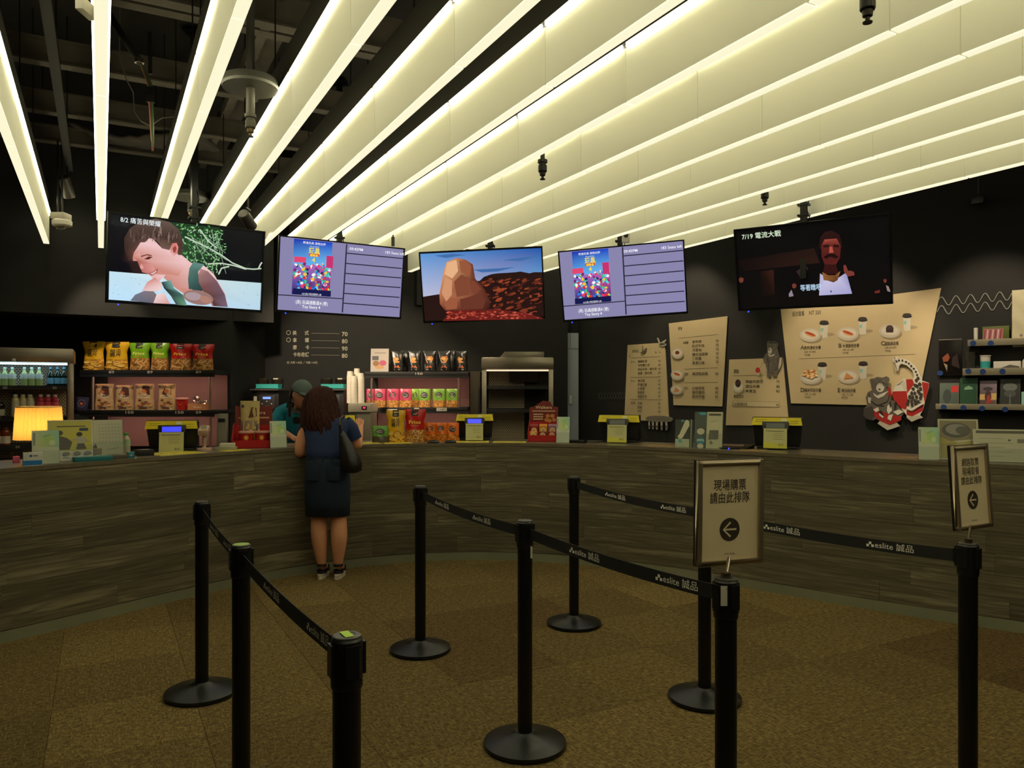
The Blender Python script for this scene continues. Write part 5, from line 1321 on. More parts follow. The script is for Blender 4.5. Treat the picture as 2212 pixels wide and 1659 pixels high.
def bottle(name, label, group, px0, px1, pyt, d, z, prof, glass, labelc, cap, lab=(.18, .5), cat='bottle', trans=.6):
    if d is None: d = wd((px0 + px1) / 2, -.10)
    w = (px1 - px0) / F_PX * d; H = Z(pyt, d) - z
    r = thing(name, label, cat, (X((px0 + px1) / 2, d), d, z), 0, group)
    pf_ = [(a * w / 2, b * H) for a, b in prof]
    MB().lathe(pf_, 16).build('bottle_body', mat('bottle_' + str(glass), glass, .12, spec=.6), r, smooth=True)
    MB().lathe([(prof[1][0] * w / 2 * 1.03, lab[0] * H), (prof[1][0] * w / 2 * 1.03, lab[1] * H)], 16).build('label_band', mat('label_' + str(labelc), labelc, .5), r, smooth=True)
    rt_ = prof[-2][0] * w / 2 * 1.15
    MB().lathe([(0, .89 * H), (rt_, .89 * H), (rt_, .99 * H), (rt_ * .9, H), (0, H)], 12).build('cap', mat('cap_' + str(cap), cap, .4), r, smooth=True)
    return r
PG = [(0, 0), (1, 0), (1, .52), (.8, .64), (.42, .8), (.36, .9), (0, .92)]
PJ = [(0, 0), (1, 0), (1, .74), (.85, .82), (.55, .88), (.5, .9), (0, .92)]
GB = 'bottles in the left display case'
gl = ['green lemon drink bottle at the left frame edge', 'second green lemon drink bottle from the left frame edge', 'third green lemon drink bottle from the left frame edge', 'green lemon drink bottle, first of the second trio', 'green lemon drink bottle, middle of the second trio', 'green lemon drink bottle beside the dark water bottles']
for (a, b), L_ in zip(((-11, 3), (3, 18), (19, 34), (45, 60), (61, 76), (77, 92)), gl):
    bottle('lemon_bottle', L_, GB, a, b, 793, None, s1, PG, (150, 172, 110), (196, 216, 214), (170, 196, 190), (.36, .62))
for (a, b), L_ in zip(((102, 116), (117, 131), (131, 146)), ('first dark green water bottle with blue label', 'second dark green water bottle with blue label', 'third dark green water bottle with blue label')):
    bottle('water_bottle', L_, GB, a, b, 793, None, s1, PG, (14, 40, 32), (110, 172, 206), (70, 130, 150), (.1, .42))
cm = ['first cream drink bottle on the second case shelf', 'second cream drink bottle on the second case shelf', 'third cream drink bottle, in front of the pink ones']
for (a, b), L_ in zip(((25, 41), (42, 57), (57, 73)), cm): bottle('milk_bottle', L_, GB, a, b, 852, None, s2, PJ, (186, 168, 126), (206, 196, 166), (214, 206, 186), (.05, .72))
pk = ['first pink drink bottle on the second case shelf', 'second pink drink bottle on the second case shelf', 'third pink drink bottle on the second case shelf']
for (a, b), L_ in zip(((80, 95), (96, 111), (111, 126)), pk): bottle('pink_bottle', L_, GB, a, b, 852, None, s2, PJ, (170, 44, 60), (206, 72, 92), (206, 176, 176), (.05, .66))
bottle('dark_bottle', 'dark bottle at the left frame edge on the second shelf', GB, -9, 9, 866, None, s2, PJ, (26, 24, 20), (150, 150, 130), (40, 36, 32), (.1, .5))
for (a, b), L_ in zip(((-20, 2), (3, 21)), ('amber jar with orange label at the frame edge', 'amber jar with orange label on the third case shelf')):
    bottle('jam_jar', L_, GB, a, b, 923, None, s3, PJ, (120, 56, 24), (210, 196, 176), (90, 50, 34), (.08, .5), 'jar')
DM = 8.1
wm = warmer('empty steel food warmer with perforated back beside the grey door', X(1040, DM), X(1196, DM), DM, .5, Z(772, DM), .86, (Z(833, DM), Z(884, DM)), (-.12, .40), 'dim')
mcx = (X(1040, DM) + X(1196, DM)) / 2
HT = Z(772, DM) - .86
MB().prism([(X(1078, DM) - mcx, HT), (X(1176, DM) - mcx, HT), (X(1176, DM) - mcx, HT + .065), (X(1090, DM) - mcx, HT + .065)], .10, .42).build('top_vent', STEEL, wm, bevel=.002)
MB().box((X(1098, DM) - mcx, -.014, HT - .06), (.06, .008, .02), Matrix.Rotation(R(35), 3, 'Y')).box((X(1103, DM) - mcx, -.016, HT - .055), (.07, .006, .012), Matrix.Rotation(R(-30), 3, 'Y')).build('hood_emblem', CHROME, wm)
for px, w_ in ((1120, .2), (1152, .12)): MB().box((X(px, DM) - mcx, .40, Z(812, DM) - .86), (w_, .01, .12)).build('inner_tray', DARKM, wm)
# steel fridge side left of the warmer
r = thing('steel_cabinet', 'dark steel cabinet side between the shelf and the warmer', 'cabinet', (X(1029, 8.5), 8.5, 0))
MB().box((0, 0, .86), (.11, .5, 1.72)).build('cabinet_body', mat('dark_steel', (66, 58, 48), .35, .7), r, bevel=.004)
MB().box((.045, -.26, 1.3), (.02, .02, .5)).build('cabinet_hinge', BLACKP, r)

# coffee machines
def coffee_machine(label, pxc, d):
    r = thing('coffee_machine', label, 'coffee machine', (X(pxc, d), d, BZT), 0, 'coffee machines')
    S = d / F_PX
    W = 58 * S; zt = Z(843, d) - BZT; 
    CMB = mat('coffee_machine_black', (20, 18, 18), .35)
    MB().box((0, .2, zt / 2), (W, .4, zt)).build('machine_body', CMB, r, bevel=.008)
    MB().box((0, .17, zt + .006), (W * 1.06, .44, .014)).build('top_plate', STEEL, r)
    MB().box((.02, -.006, zt - .125), (34 * S, .012, .145)).build('control_panel', mat('panel_grey', (52, 48, 50), .4), r, bevel=.003)
    MB().box((.02, -.0125, zt - .082), (17 * S, .002, .024)).build('display', mat('pale_lcd', (110, 140, 220), .3, emit=(120, 160, 255), estr=.9), r)
    for i in range(3):
        for j in range(3): MB().box((-.03 + i * .05, -.0125, zt - .118 - j * .026), (.012, .002, .012)).build('button', PAPER if (i + j) % 2 else DARKM, r)
    MB().box((-.105, -.004, zt - .115), (.034, .004, .10)).build('side_label', PAPER, r)
    MB().box((.0, -.03, zt - .26), (.10, .08, .08)).build('spout_block', mat('white_enamel', (190, 176, 160), .35), r, bevel=.006)
    MB().box((0, -.05, .05), (W * .8, .12, .06)).build('drip_tray', STEEL, r)
    for dx in (-.09, .07):
        h = MB().lathe([(.05, zt + .014), (.06, zt + .05), (.066, zt + .12), (.06, zt + .13), (0, zt + .135)], 16, (dx, .2, 0))
        h.build('bean_hopper', mat('smoked_hopper', (42, 36, 30), .15), r, smooth=True)
    MB().box((.07, .13, zt + .125), (.05, .002, .014)).build('hopper_label', PAPER, r)
    b = thing('tray_box', 'turquoise flat tray on top of the ' + label.split(',')[0], 'tray', (X(pxc + 4, d), d + .06, BZT + zt + .014), 0, 'turquoise trays')
    TQ = mat('turquoise_plastic', (56, 168, 168), .45)
    bw, bd, bh = 50 * S, .12, .052
    MB().box((0, 0, .003), (bw * .94, bd, .006)).prism([(-bw * .47, 0), (bw * .47, 0), (bw * .5, bh), (-bw * .5, bh)], -bd / 2, -bd / 2 + .004).prism([(-bw * .47, 0), (bw * .47, 0), (bw * .5, bh), (-bw * .5, bh)], bd / 2 - .004, bd / 2).box((-bw * .48, 0, bh / 2), (.004, bd, bh)).box((bw * .48, 0, bh / 2), (.004, bd, bh)).build('tray_shell', TQ, b)
    return r
coffee_machine('left coffee machine, beside the worker', 573, 8.2)
coffee_machine('right coffee machine, behind the customer', 714, 8.2)
# steel dispenser with red display and paper cups
d = 7.75
r = thing('steel_dispenser', 'grey steel dispenser with red display under the paper cups', 'dispenser', (X(778, d), d, 0))
S = d / F_PX; zt = Z(871, d)
MB().box((0, .18, zt / 2), (46 * S, .36, zt)).build('dispenser_body', mat('dull_steel', (120, 110, 94), .4, .4), r, bevel=.004)
MB().box((0, .17, zt - .045), (50 * S, .39, .09)).build('dispenser_head', mat('light_steel', (170, 160, 142), .38, .3), r, bevel=.006)
MB().box((10 * S, -.027, zt - .045), (11 * S, .006, .032)).build('display_bezel', BLACKP, r)
MB().box((10 * S, -.0305, zt - .045), (5 * S, .002, .014)).build('red_display', mat('red_led', (255, 40, 60), .4, emit=(255, 30, 70), estr=3.0), r)
CUPM = mat('white_paper_cup', (226, 214, 198), .6)
for (px0, px1, pyt, dy, lab) in ((749, 764, 802, .08, 'stack of paper cups at the left on the steel dispenser'), (764, 778, 796, .16, 'tallest stack of paper cups, at the back of the dispenser'), (757, 772, 812, .02, 'shortest stack of paper cups, at the front'), (771, 787, 806, .06, 'stack of paper cups at the right on the steel dispenser')):
    d2 = d + dy; w = (px1 - px0) / F_PX * d2; H = Z(pyt, d2) - zt
    c = thing('paper_cup_stack', lab, 'paper cups', (X((px0 + px1) / 2, d2), d2, zt), 0, 'stacks of paper cups')
    n = int(H / .016) - 4
    for i in range(n):
        z0 = i * .016
        MB().lathe([(w * .5, z0), (w * .515, z0 + .003), (w * .5, z0 + .006), (w * .485, z0 + .017)], 16).build('paper_cup', CUPM, c, smooth=True)
    z0 = n * .016
    MB().lathe([(w * .5, z0), (w * .515, z0 + .003), (w * .5, z0 + .006), (w * .40, H), (w * .36, H), (w * .36, H - .004), (0, H - .004)], 16).build('paper_cup', CUPM, c, smooth=True)
# ------------------------------------------------------------------ things standing on the counter
def on_counter(px, off):
    d = dfront(px) + off
    return Vector((X(px, d), d, CTOP)), d
def yaw_in(px):                                         # facing square to the counter front
    d0, d1 = dfront(px - 25), dfront(px + 25)
    return math.atan2(d1 - d0, X(px + 25, d1) - X(px - 25, d0))
def leaflet_holder(label, px0, px1, pyt, off, paint, name='leaflet_holder', cat='leaflet holder', lean=12, yaw=None, H=None):
    pc = (px0 + px1) / 2
    p, d = on_counter(pc, off)
    yw = yaw_in(pc) * .6 if yaw is None else R(yaw)
    w = (px1 - px0) / F_PX * d / max(.6, math.cos(yw)); h = (Z(pyt, d) - CTOP) if H is None else H
    r = thing(name, label, cat, p, yw)
    Mt = Matrix.Rotation(R(-lean), 4, 'X')
    MB().box((0, .002, h / 2), (w, .004, h)).build('acrylic_back', ACRYL, r, M=Mt)
    MB().box((0, -.006, h * .2), (w, .003, h * .4)).build('acrylic_pocket', ACRYL, r, M=Mt)
    MB().box((0, .045, .004), (w, .11, .005)).build('holder_foot', ACRYL, r)
    MB().box((0, -.002, h * .5), (w * .95, .003, h * .97)).build('leaflet', PAPER, r, M=Mt)
    q = Print(None, .0038); paint(q, w * .95, h); q.build('leaflet_print', PRINT, r, M=Mt)
    return r
def green_leaf(q, w, h):
    q.loc([(-w / 2, .01), (w / 2, .01), (w / 2, h * .98), (-w / 2, h * .98)], (196, 200, 176))
    q.loc([(-w * .28, h * .5), (w * .5, h * .5), (w * .5, h * .98), (-w * .28, h * .98)], [(206, 208, 130), (160, 200, 160), (150, 200, 176), (186, 206, 160)])
    q.lell(w * .12, h * .72, w * .18, h * .14, (176, 206, 120), 12); q.lell(w * .25, h * .62, w * .12, h * .08, (206, 214, 170), 10)
    q.loc([(-w * .46, h * .55), (-w * .38, h * .55), (-w * .38, h * .92), (-w * .46, h * .92)], (130, 150, 130))
    q.lline([(-w * .1, h * .8), (w * .2, h * .86)], w * .04, (140, 170, 140))
leaflet_holder('pale green leaflet holder beside the table lamp', 77, 121, 928, .05, green_leaf)
leaflet_holder('pale green leaflet holder in front of the worker', 586, 618, 908, .07, green_leaf)
leaflet_holder('pale green leaflet holder left of the grey door', 1201, 1230, 899, .10, green_leaf)
leaflet_holder('pale green leaflet holder near the right end of the counter', 1988, 2026, 921, .05, green_leaf)
def yellow_poster(q, w, h):
    q.loc([(-w / 2, .01), (w / 2, .01), (w / 2, h * .98), (-w / 2, h * .98)], (206, 204, 190))
    q.loc([(-w * .48, h * .26), (w * .48, h * .26), (w * .48, h * .97), (-w * .48, h * .97)], [(196, 186, 60), (206, 196, 60), (196, 186, 90), (186, 180, 96)])
    q.loc([(-w * .3, h * .82), (w * .34, h * .82), (w * .34, h * .845), (-w * .3, h * .845)], (90, 84, 60)); q.loc([(w * .2, h * .72), (w * .4, h * .72), (w * .4, h * .79), (w * .2, h * .79)], (60, 76, 96))
    G = (96, 92, 84)
    q.lell(-w * .24, h * .68, w * .08, h * .06, (84, 80, 74), 12); q.loc([(-w * .4, h * .28), (-w * .38, h * .56), (-w * .26, h * .62), (-w * .08, h * .56), (w * .04, h * .46), (-w * .02, h * .28)], G)
    q.lell(w * .2, h * .64, w * .07, h * .055, (70, 64, 58), 12); q.loc([(w * .12, h * .28), (w * .14, h * .5), (w * .0, h * .48), (w * .16, h * .58), (w * .3, h * .58), (w * .46, h * .44), (w * .3, h * .48), (w * .36, h * .28)], (176, 172, 150)); q.loc([(w * .12, h * .28), (w * .36, h * .28), (w * .3, h * .42), (w * .16, h * .42)], (84, 80, 74))
    for i in range(4): q.lell(-w * .34 + i * w * .24, h * .18, w * .09, h * .05, (120, 118, 108), 10); q.lline([(-w * .42 + i * w * .24, h * .09), (-w * .28 + i * w * .24, h * .09)], h * .015, (110, 106, 96))
leaflet_holder('yellow poster of a waiter and a dancing woman in a clear stand', 116, 190, 905, .13, yellow_poster, 'poster_stand', 'poster')
def calendar_poster(q, w, h):
    q.loc([(-w / 2, .01), (w / 2, .01), (w / 2, h * .98), (-w / 2, h * .98)], [(180, 180, 156), (170, 172, 148), (176, 178, 156), (190, 190, 166)])
    for i in range(6):
        for j in range(7): q.loc([(-w * .06 + j * w * .075, h * (.86 - .09 * i)), (-w * .03 + j * w * .075, h * (.86 - .09 * i)), (-w * .03 + j * w * .075, h * (.875 - .09 * i)), (-w * .06 + j * w * .075, h * (.875 - .09 * i))], (130, 130, 112))
    q.lell(-w * .36, h * .84, w * .04, w * .04, (150, 110, 96), 8); q.loc([(-w * .42, h * .1), (0, h * .1), (0, h * .24), (-w * .42, h * .2)], (120, 116, 96)); q.loc([(-w * .24, h * .24), (-w * .1, h * .24), (-w * .14, h * .36)], (80, 76, 66)); q.lline([(w * .1, h * .06), (w * .4, h * .07)], h * .012, (110, 108, 92)); q.lline([(w * .12, h * .2), (w * .4, h * .24)], h * .012, (110, 108, 92))
leaflet_holder('pale calendar poster in a clear stand left of the register', 184, 256, 905, .25, calendar_poster, 'poster_stand', 'poster')
def dome_poster(q, w, h):
    q.loc([(-w / 2, .01), (w / 2, .01), (w / 2, h * .98), (-w / 2, h * .98)], (196, 192, 160))
    q.loc([(-w * .46, h * .05), (w * .46, h * .05), (w * .46, h * .5), (0, h * .42), (-w * .46, h * .6)], (176, 160, 92)); q.loc([(-w * .46, h * .56), (-w * .2, h * .46), (w * .46, h * .52), (w * .46, h * .95), (-w * .46, h * .95)], (140, 128, 100))
    q.lell(-w * .05, h * .72, w * .36, h * .18, (96, 92, 84), 20); q.lell(-w * .04, h * .74, w * .27, h * .13, (150, 146, 134), 18); q.lell(w * .1, h * .72, w * .16, h * .1, (104, 98, 90), 14); q.lline([(-w * .2, h * .26), (w * .24, h * .26)], h * .02, (140, 110, 70))
leaflet_holder('poster with a grey dome in a clear stand behind the narrow sign', 2034, 2109, 903, .12, dome_poster, 'poster_stand', 'poster')
def chart(q, w, h):
    q.loc([(-w / 2, .01), (w / 2, .01), (w / 2, h * .98), (-w / 2, h * .98)], (190, 186, 160)); q.loc([(-w * .46, h * .86), (w * .46, h * .86), (w * .46, h * .94), (-w * .46, h * .94)], (96, 94, 82))
    for i in range(5): q.lline([(-w * .42, h * (.7 - .13 * i)), (-w * .1 + .1 * w * (i % 2), h * (.7 - .13 * i))], h * .014, (150, 146, 124))
    q.loc([(w * .06, h * .58), (w * .2, h * .58), (w * .2, h * .7), (w * .06, h * .7)], (130, 126, 110)); q.lell(-w * .04, h * .66, w * .02, h * .03, (100, 96, 86), 8)
leaflet_holder('wide landscape notice in a clear stand at the right edge', 2116, 2262, 926, .14, chart, 'poster_stand', 'poster')
def book_a(q, w, h):
    q.loc([(-w / 2, 0), (w / 2, 0), (w / 2, h), (-w / 2, h)], (56, 62, 54)); q.loc([(-w * .5, .0), (w * .3, .0), (w * .3, h * .3), (-w * .5, h * .3)], (190, 190, 160))
    q.loc([(-w * .34, h * .36), (-w * .1, h * .32), (w * .3, h * .8), (w * .2, h * .97), (-w * .02, h * .86)], (200, 198, 168)); q.lell(w * .14, h * .88, w * .14, h * .1, (200, 198, 168), 14); q.lell(-w * .22, h * .38, w * .14, h * .08, (210, 206, 180), 12)
    q.lell(-w * .22, h * .22, w * .1, h * .07, (70, 160, 156), 12); q.lell(-w * .1, h * .95, w * .1, h * .05, (60, 130, 130), 10); q.loc([(w * .36, 0), (w * .42, 0), (w * .42, h), (w * .36, h)], (150, 150, 120))
leaflet_holder('small leaflet stand with round pale shapes on dark paper', 1459, 1496, 906, .13, book_a, 'leaflet_holder', 'leaflet holder', 8)
def book_b(q, w, h):
    q.loc([(-w / 2, 0), (w / 2, 0), (w / 2, h), (-w / 2, h)], (190, 186, 150)); q.loc([(-w / 2, 0), (-w * .08, 0), (-w * .06, h), (-w / 2, h)], (74, 82, 76))
    q.lell(-w * .28, h * .46, w * .14, h * .09, (190, 186, 156), 14); q.lell(-w * .28, h * .2, w * .15, h * .1, (60, 130, 150), 14); q.loc([(-w * .42, h * .2), (-w * .14, h * .2), (-w * .16, h * .25), (-w * .4, h * .25)], (170, 196, 186)); q.lell(-w * .22, h * .95, w * .14, h * .04, (70, 160, 180), 12); q.lell(-w * .28, h * .06, w * .12, h * .07, (200, 196, 170), 10)
    q.loc([(.0, h * .9), (w * .44, h * .9), (w * .44, h * .95), (0, h * .95)], (80, 76, 62)); q.loc([(w * .0, h * .24), (w * .36, h * .26), (w * .36, h * .5), (w * .04, h * .5)], (96, 92, 82)); q.lell(w * .1, h * .16, w * .05, h * .05, (110, 104, 90), 8); q.lline([(w * .06, h * .72), (w * .3, h * .76)], h * .01, (130, 124, 100))
leaflet_holder('tall leaflet stand with a pale panel and blue circles', 1501, 1558, 889, .12, book_b, 'leaflet_holder', 'leaflet holder', 10)

# table lamp with pleated shade
p, d = on_counter(84, .42)
r = thing('table_lamp', 'table lamp with a glowing pleated amber shade', 'lamp', p)
zt, zb = Z(879, d) - CTOP, Z(949, d) - CTOP
w0, w1 = 88 / F_PX * d / 2, 92 / F_PX * d / 2
sh = MB(); n = 72
rings = []
for k in range(7):
    t = k / 6; rr_ = w1 + (w0 * .94 - w1) * t
    rings.append([Vector(((rr_ + (.006 if i % 2 else -.006)) * math.cos(2 * math.pi * i / n), (rr_ + (.006 if i % 2 else -.006)) * math.sin(2 * math.pi * i / n), zb + (zt - zb) * t)) for i in range(n)])
sh.loft(rings, caps=False)
SHD = bpy.data.materials.new('pleated_fabric'); SHD.use_nodes = True
nt = SHD.node_tree; nt.nodes.remove(nt.nodes['Principled BSDF'])
ts = nt.nodes.new('ShaderNodeBsdfTranslucent'); ts.inputs[0].default_value = (*lin((252, 224, 150)), 1)
df = nt.nodes.new('ShaderNodeBsdfDiffuse'); df.inputs[0].default_value = (*lin((236, 206, 140)), 1)
ms = nt.nodes.new('ShaderNodeMixShader'); ms.inputs[0].default_value = .35
nt.links.new(ts.outputs[0], ms.inputs[1]); nt.links.new(df.outputs[0], ms.inputs[2]); nt.links.new(ms.outputs[0], nt.nodes['Material Output'].inputs[0])
sh.build('lamp_shade', SHD, r)
MB().lathe([(w0 * .93, zt - .004), (w0 * .97, zt - .004), (w0 * .97, zt + .004), (w0 * .93, zt + .004)], 40).build('shade_rim', mat('cream_trim', (226, 206, 160), .6), r)
MB().lathe([(0, 0), (.07, 0), (.07, .012), (.05, .02), (.012, .03), (.009, .06), (.009, zb + .05), (0, zb + .05)], 24).build('lamp_base', mat('dark_bronze', (50, 34, 22), .35, .7), r, smooth=True)
MB().lathe([(0, 0), (.018, .01), (.03, .04), (.026, .07), (0, .085)], 16, (0, 0, zb + .05)).build('bulb', mat('warm_bulb', (255, 220, 160), .5, emit=(255, 205, 120), estr=42.0), r, smooth=True)

# registers
POSM = mat('register_black', (15, 14, 13), .4)
YSG = mat('yellow_sign_card', (226, 206, 20), .6)
LCD = {True: mat('blue_lcd', (50, 60, 230), .3, emit=(70, 76, 255), estr=.85), False: mat('grey_lcd', (92, 96, 92), .3)}
def register(label, px_l, px_r, pyt, off, lit, side, yaw=None, zt=None):
    pc = (px_l + px_r) / 2
    p, d = on_counter(pc, off)
    yw = yaw_in(pc) * .55 if yaw is None else R(yaw)
    r = thing('cash_register', label, 'cash register', p, yw, 'cash registers on the counter')
    W = (px_r - px_l) / F_PX * d
    h = Z(pyt, d) - CTOP
    # staff screen: a black wedge leaning away from us
    MB().loft([[Vector((-W * .44, .05, .02)), Vector((W * .44, .05, .02)), Vector((W * .44, .30, .02)), Vector((-W * .44, .30, .02))],
               [Vector((-W * .5, .02, h * .94)), Vector((W * .5, .02, h * .94)), Vector((W * .5, .07, h)), Vector((-W * .5, .07, h))]]).build('screen_housing', POSM, r, bevel=.006)
    MB().box((0, .16, .01), (W * .8, .28, .02)).build('register_base', POSM, r, bevel=.004)
    sl = Matrix.Rotation(R(-18), 4, 'X')
    Ms = Matrix.Translation((0, -.004, h - .005)) @ Matrix.Rotation(R(-14), 4, 'X')
    o = MB().prism([(-W * .5, -.062), (W * .5, -.062), (W * .47, .0), (-W * .47, .0)], -.003, .0).build('yellow_sign', YSG, r, M=Ms)
    q = Print(None, .0034)
    for z_, a, b in ((-.018, -.42, -.2), (-.032, -.42, -.26), (-.046, .2, .42), (-.028, .26, .42)): q.lline([(W * a, z_), (W * b, z_)], .004, (150, 134, 20))
    q.loc([(W * .08, -.03), (W * .2, -.026), (W * .19, -.008), (W * .1, -.006)], (226, 222, 190)); q.build('sign_print', PRINT, o)
    sx = side * W * .02
    # customer display on a stalk, and the paper card under it
    MB().box((sx, -.03, .05), (.034, .03, .10)).box((sx, -.03, .006), (.12, .09, .012)).build('display_stalk', POSM, r, bevel=.002)
    MB().box((sx, -.035, h - .068), (W * .52, .04, .062), Matrix.Rotation(R(-14), 3, 'X')).build('customer_display', POSM, r, bevel=.004)
    MB().box((sx, -.0575, h - .066), (W * .36, .003, .040), Matrix.Rotation(R(-14), 3, 'X')).build('display_screen', LCD[lit], r)
    Mc = Matrix.Translation((sx, -.062, h - .10)) @ Matrix.Rotation(R(-8), 4, 'X')
    cw, ch = W * .46, h * .62 if h * .62 < .145 else .145
    MB().prism([(-cw / 2, -ch), (cw / 2, -ch), (cw / 2, .012), (-cw / 2, .012)], -.002, 0).build('notice_card', mat('cream_card', (196, 192, 136), .7), r, M=Mc)
    q = Print(None, .0024)
    q.loc([(-cw * .5, -ch), (cw * .5, -ch), (cw * .5, -ch * .82), (-cw * .5, -ch * .64)], (206, 200, 70)) if not lit else q.loc([(-cw * .5, -ch), (cw * .5, -ch), (cw * .5, -ch * .9), (-cw * .5, -ch * .9)], (206, 200, 120))
    for i in range(4): q.lline([(-cw * .1, -ch * (.2 + .1 * i)), (cw * (.3 + .04 * (i % 2)), -ch * (.2 + .1 * i))], .0025, (140, 136, 96))
    q.ltext('支付', cw * .12, -ch * .86, ch * .1, (70, 66, 50)); q.lline([(-cw * .4, -ch * .06), (cw * .36, -ch * .06)], .004, (120, 116, 90))
    q.build('card_print', PRINT, r, M=Mc)
    return r
register('cash register with lit blue display beside the calendar poster', 318, 424, 908, .40, True, 1, yaw=16)
register('cash register with lit blue display left of the steel warmer', 985, 1066, 894, .38, True, 0)
register('cash register with yellow sign mostly hidden by the customer', 700, 768, 896, .34, False, 1, yaw=6)
register('cash register right of the grey door below the drinks board', 1292, 1382, 896, .40, False, -1)
register('cash register below the dessert board', 1626, 1730, 901, .40, False, -1)

# red boxes of snacks
REDC = mat('red_card', (176, 26, 24), .45)
def tin(parent, x, y, z, w, h):
    o = MB().lathe([(0, 0), (w * .44, 0), (w * .5, h * .9), (w * .5, h), (0, h)], 20, sy=.7).build('snack_tub', mat('red_tub', (176, 28, 24), .35), parent, loc=(x, y, z), smooth=True)
p, d = on_counter(544, .22)
S = d / F_PX
r = thing('counter_display_box', 'red open display box on the counter beside the worker', 'display box', p, R(14))
W = 82 * S
MB().box((0, .09, .004), (W, .2, .008)).prism([(-W / 2, 0), (W / 2, 0), (W / 2, .065), (-W / 2, .065)], -.01, -.007).box((0, .188, .09), (W, .004, .18)).build('box_tray', REDC, r)
for sx in (-1, 1):
    MB().add([(sx * W / 2, -.01, 0), (sx * W / 2, .19, 0), (sx * W / 2, .19, .20), (sx * W / 2, .10, .18), (sx * W / 2, -.01, .065), (sx * (W / 2 - .004), -.01, 0), (sx * (W / 2 - .004), .19, 0), (sx * (W / 2 - .004), .19, .20), (sx * (W / 2 - .004), .10, .18), (sx * (W / 2 - .004), -.01, .065)],
             [(0, 1, 2, 3, 4), (9, 8, 7, 6, 5)] + [(i, 5 + i, 5 + (i + 1) % 5, (i + 1) % 5) for i in range(5)]).build('box_side', REDC, r)
MB().box((0, .194, .22), (W * .96, .004, .24)).build('header_card', mat('brown_red_card', (120, 44, 36), .5), r)
q = Print(None, -.1915); q.ltext('Walkers', 0, .27, .03, (226, 206, 160), 'c', W * .6, offset=.01); q.loc([(-W * .4, .235), (W * .4, .235), (W * .4, .248), (-W * .4, .248)], (196, 150, 110)); q.build('header_lettering', PRINT, r)
GFd = mat('box_gold', (200, 150, 60), .3, .5)
c0 = Vector((p.x, p.y, CTOP)); Rz = Matrix.Rotation(R(14), 3, 'Z')
for dx, lab in ((-.045, 'left red snack tub in the counter display box'), (.075, 'right red snack tub in the counter display box')):
    w_, h_ = .115, .13
    pp = c0 + Rz @ Vector((dx, .055, .008))
    t = thing('snack_tub', lab, 'tub', pp, R(14))
    MB().lathe([(0, 0), (w_ * .44, 0), (w_ * .5, h_ * .88)], 24, sy=.8).build('tub_body', mat('red_tub', (176, 28, 24), .35), t, smooth=True)
    MB().lathe([(w_ * .49, h_ * .86), (w_ * .54, h_ * .87), (w_ * .54, h_ * .98), (w_ * .5, h_), (0, h_)], 24, sy=.8).build('tub_lid', mat('pink_clear_lid', (206, 150, 138), .25), t, smooth=True)
    q = Print(None, 0, depth=lambda x, z: -.8 * math.sqrt(max(.0001, (w_ * (.44 + .06 * z / h_) + .002) ** 2 - x * x))); q.lell(0, h_ * .6, w_ * .17, h_ * .17, (226, 140, 50), 10); q.lell(0, h_ * .6, w_ * .09, h_ * .09, (240, 190, 90), 8); q.loc([(-w_ * .3, h_ * .2), (w_ * .3, h_ * .2), (w_ * .28, h_ * .32), (-w_ * .28, h_ * .32)], (206, 140, 120)); q.build('tub_print', PRINT, t)
# cream chocolate pouch standing in the box
pp = c0 + Rz @ Vector((-.03, .13, .008)); dd = pp.y
r2 = pouch('chocolate_pouch', 'cream and gold chocolate pouch standing in the red counter box', 'pouches in the counter box', 516, 560, 866, dd, CTOP + .008, sh_doy,
           lambda u, v, q: (196, 176, 120) if v > .55 else ((150, 130, 120) if v > .3 and q.random() > .4 else (206, 186, 96)), lambda q, w, H: (q.loc([(-w * .05, H * .62), (w * .1, H * .86), (w * .34, H * .84), (w * .36, H * .66)], (96, 52, 36)), q.lell(-w * .34, H * .88, w * .08, w * .08, (60, 56, 96), 12), q.loc([(-w * .4, H * .34), (w * .4, H * .34), (w * .4, H * .48), (-w * .4, H * .48)], (84, 76, 84))), T=.05)
# Walkers box beside the warmer
p, d = on_counter(1172, .26)
S = d / F_PX; W = 64 * S
r = thing('counter_display_box', 'red shortbread display box with tall header beside the steel warmer', 'display box', p, R(-6))
MB().box((0, .08, .004), (W, .18, .008)).box((0, -.008, .03), (W, .004, .06)).box((0, .168, .10), (W, .004, .20)).build('box_tray', REDC, r)
for sx in (-1, 1):
    MB().add([(sx * W / 2, -.01, 0), (sx * W / 2, .17, 0), (sx * W / 2, .17, .20), (sx * W / 2, -.01, .06), (sx * (W / 2 - .004), -.01, 0), (sx * (W / 2 - .004), .17, 0), (sx * (W / 2 - .004), .17, .20), (sx * (W / 2 - .004), -.01, .06)],
             [(0, 1, 2, 3), (7, 6, 5, 4)] + [(i, 4 + i, 4 + (i + 1) % 4, (i + 1) % 4) for i in range(4)]).build('box_side', REDC, r)
Hh = Z(866, d) - CTOP
hd = [(-W * .5, .18), (W * .5, .18), (W * .5, Hh * .84), (W * .3, Hh * .86), (W * .22, Hh * .98), (-.02 * W, Hh), (-W * .2, Hh * .92), (-W * .3, Hh * .86), (-W * .5, Hh * .82)]
MB().prism(hd, .164, .168).build('header_card', mat('dark_red_card', (122, 36, 30), .5), r)
q = Print(None, -.1635); q.ltext('Walkers', .0, Hh * .80, .028, (226, 210, 170), 'c', W * .56, offset=.012); q.loc([(-W * .4, Hh * .73), (W * .4, Hh * .73), (W * .4, Hh * .75), (-W * .4, Hh * .75)], (206, 190, 150))
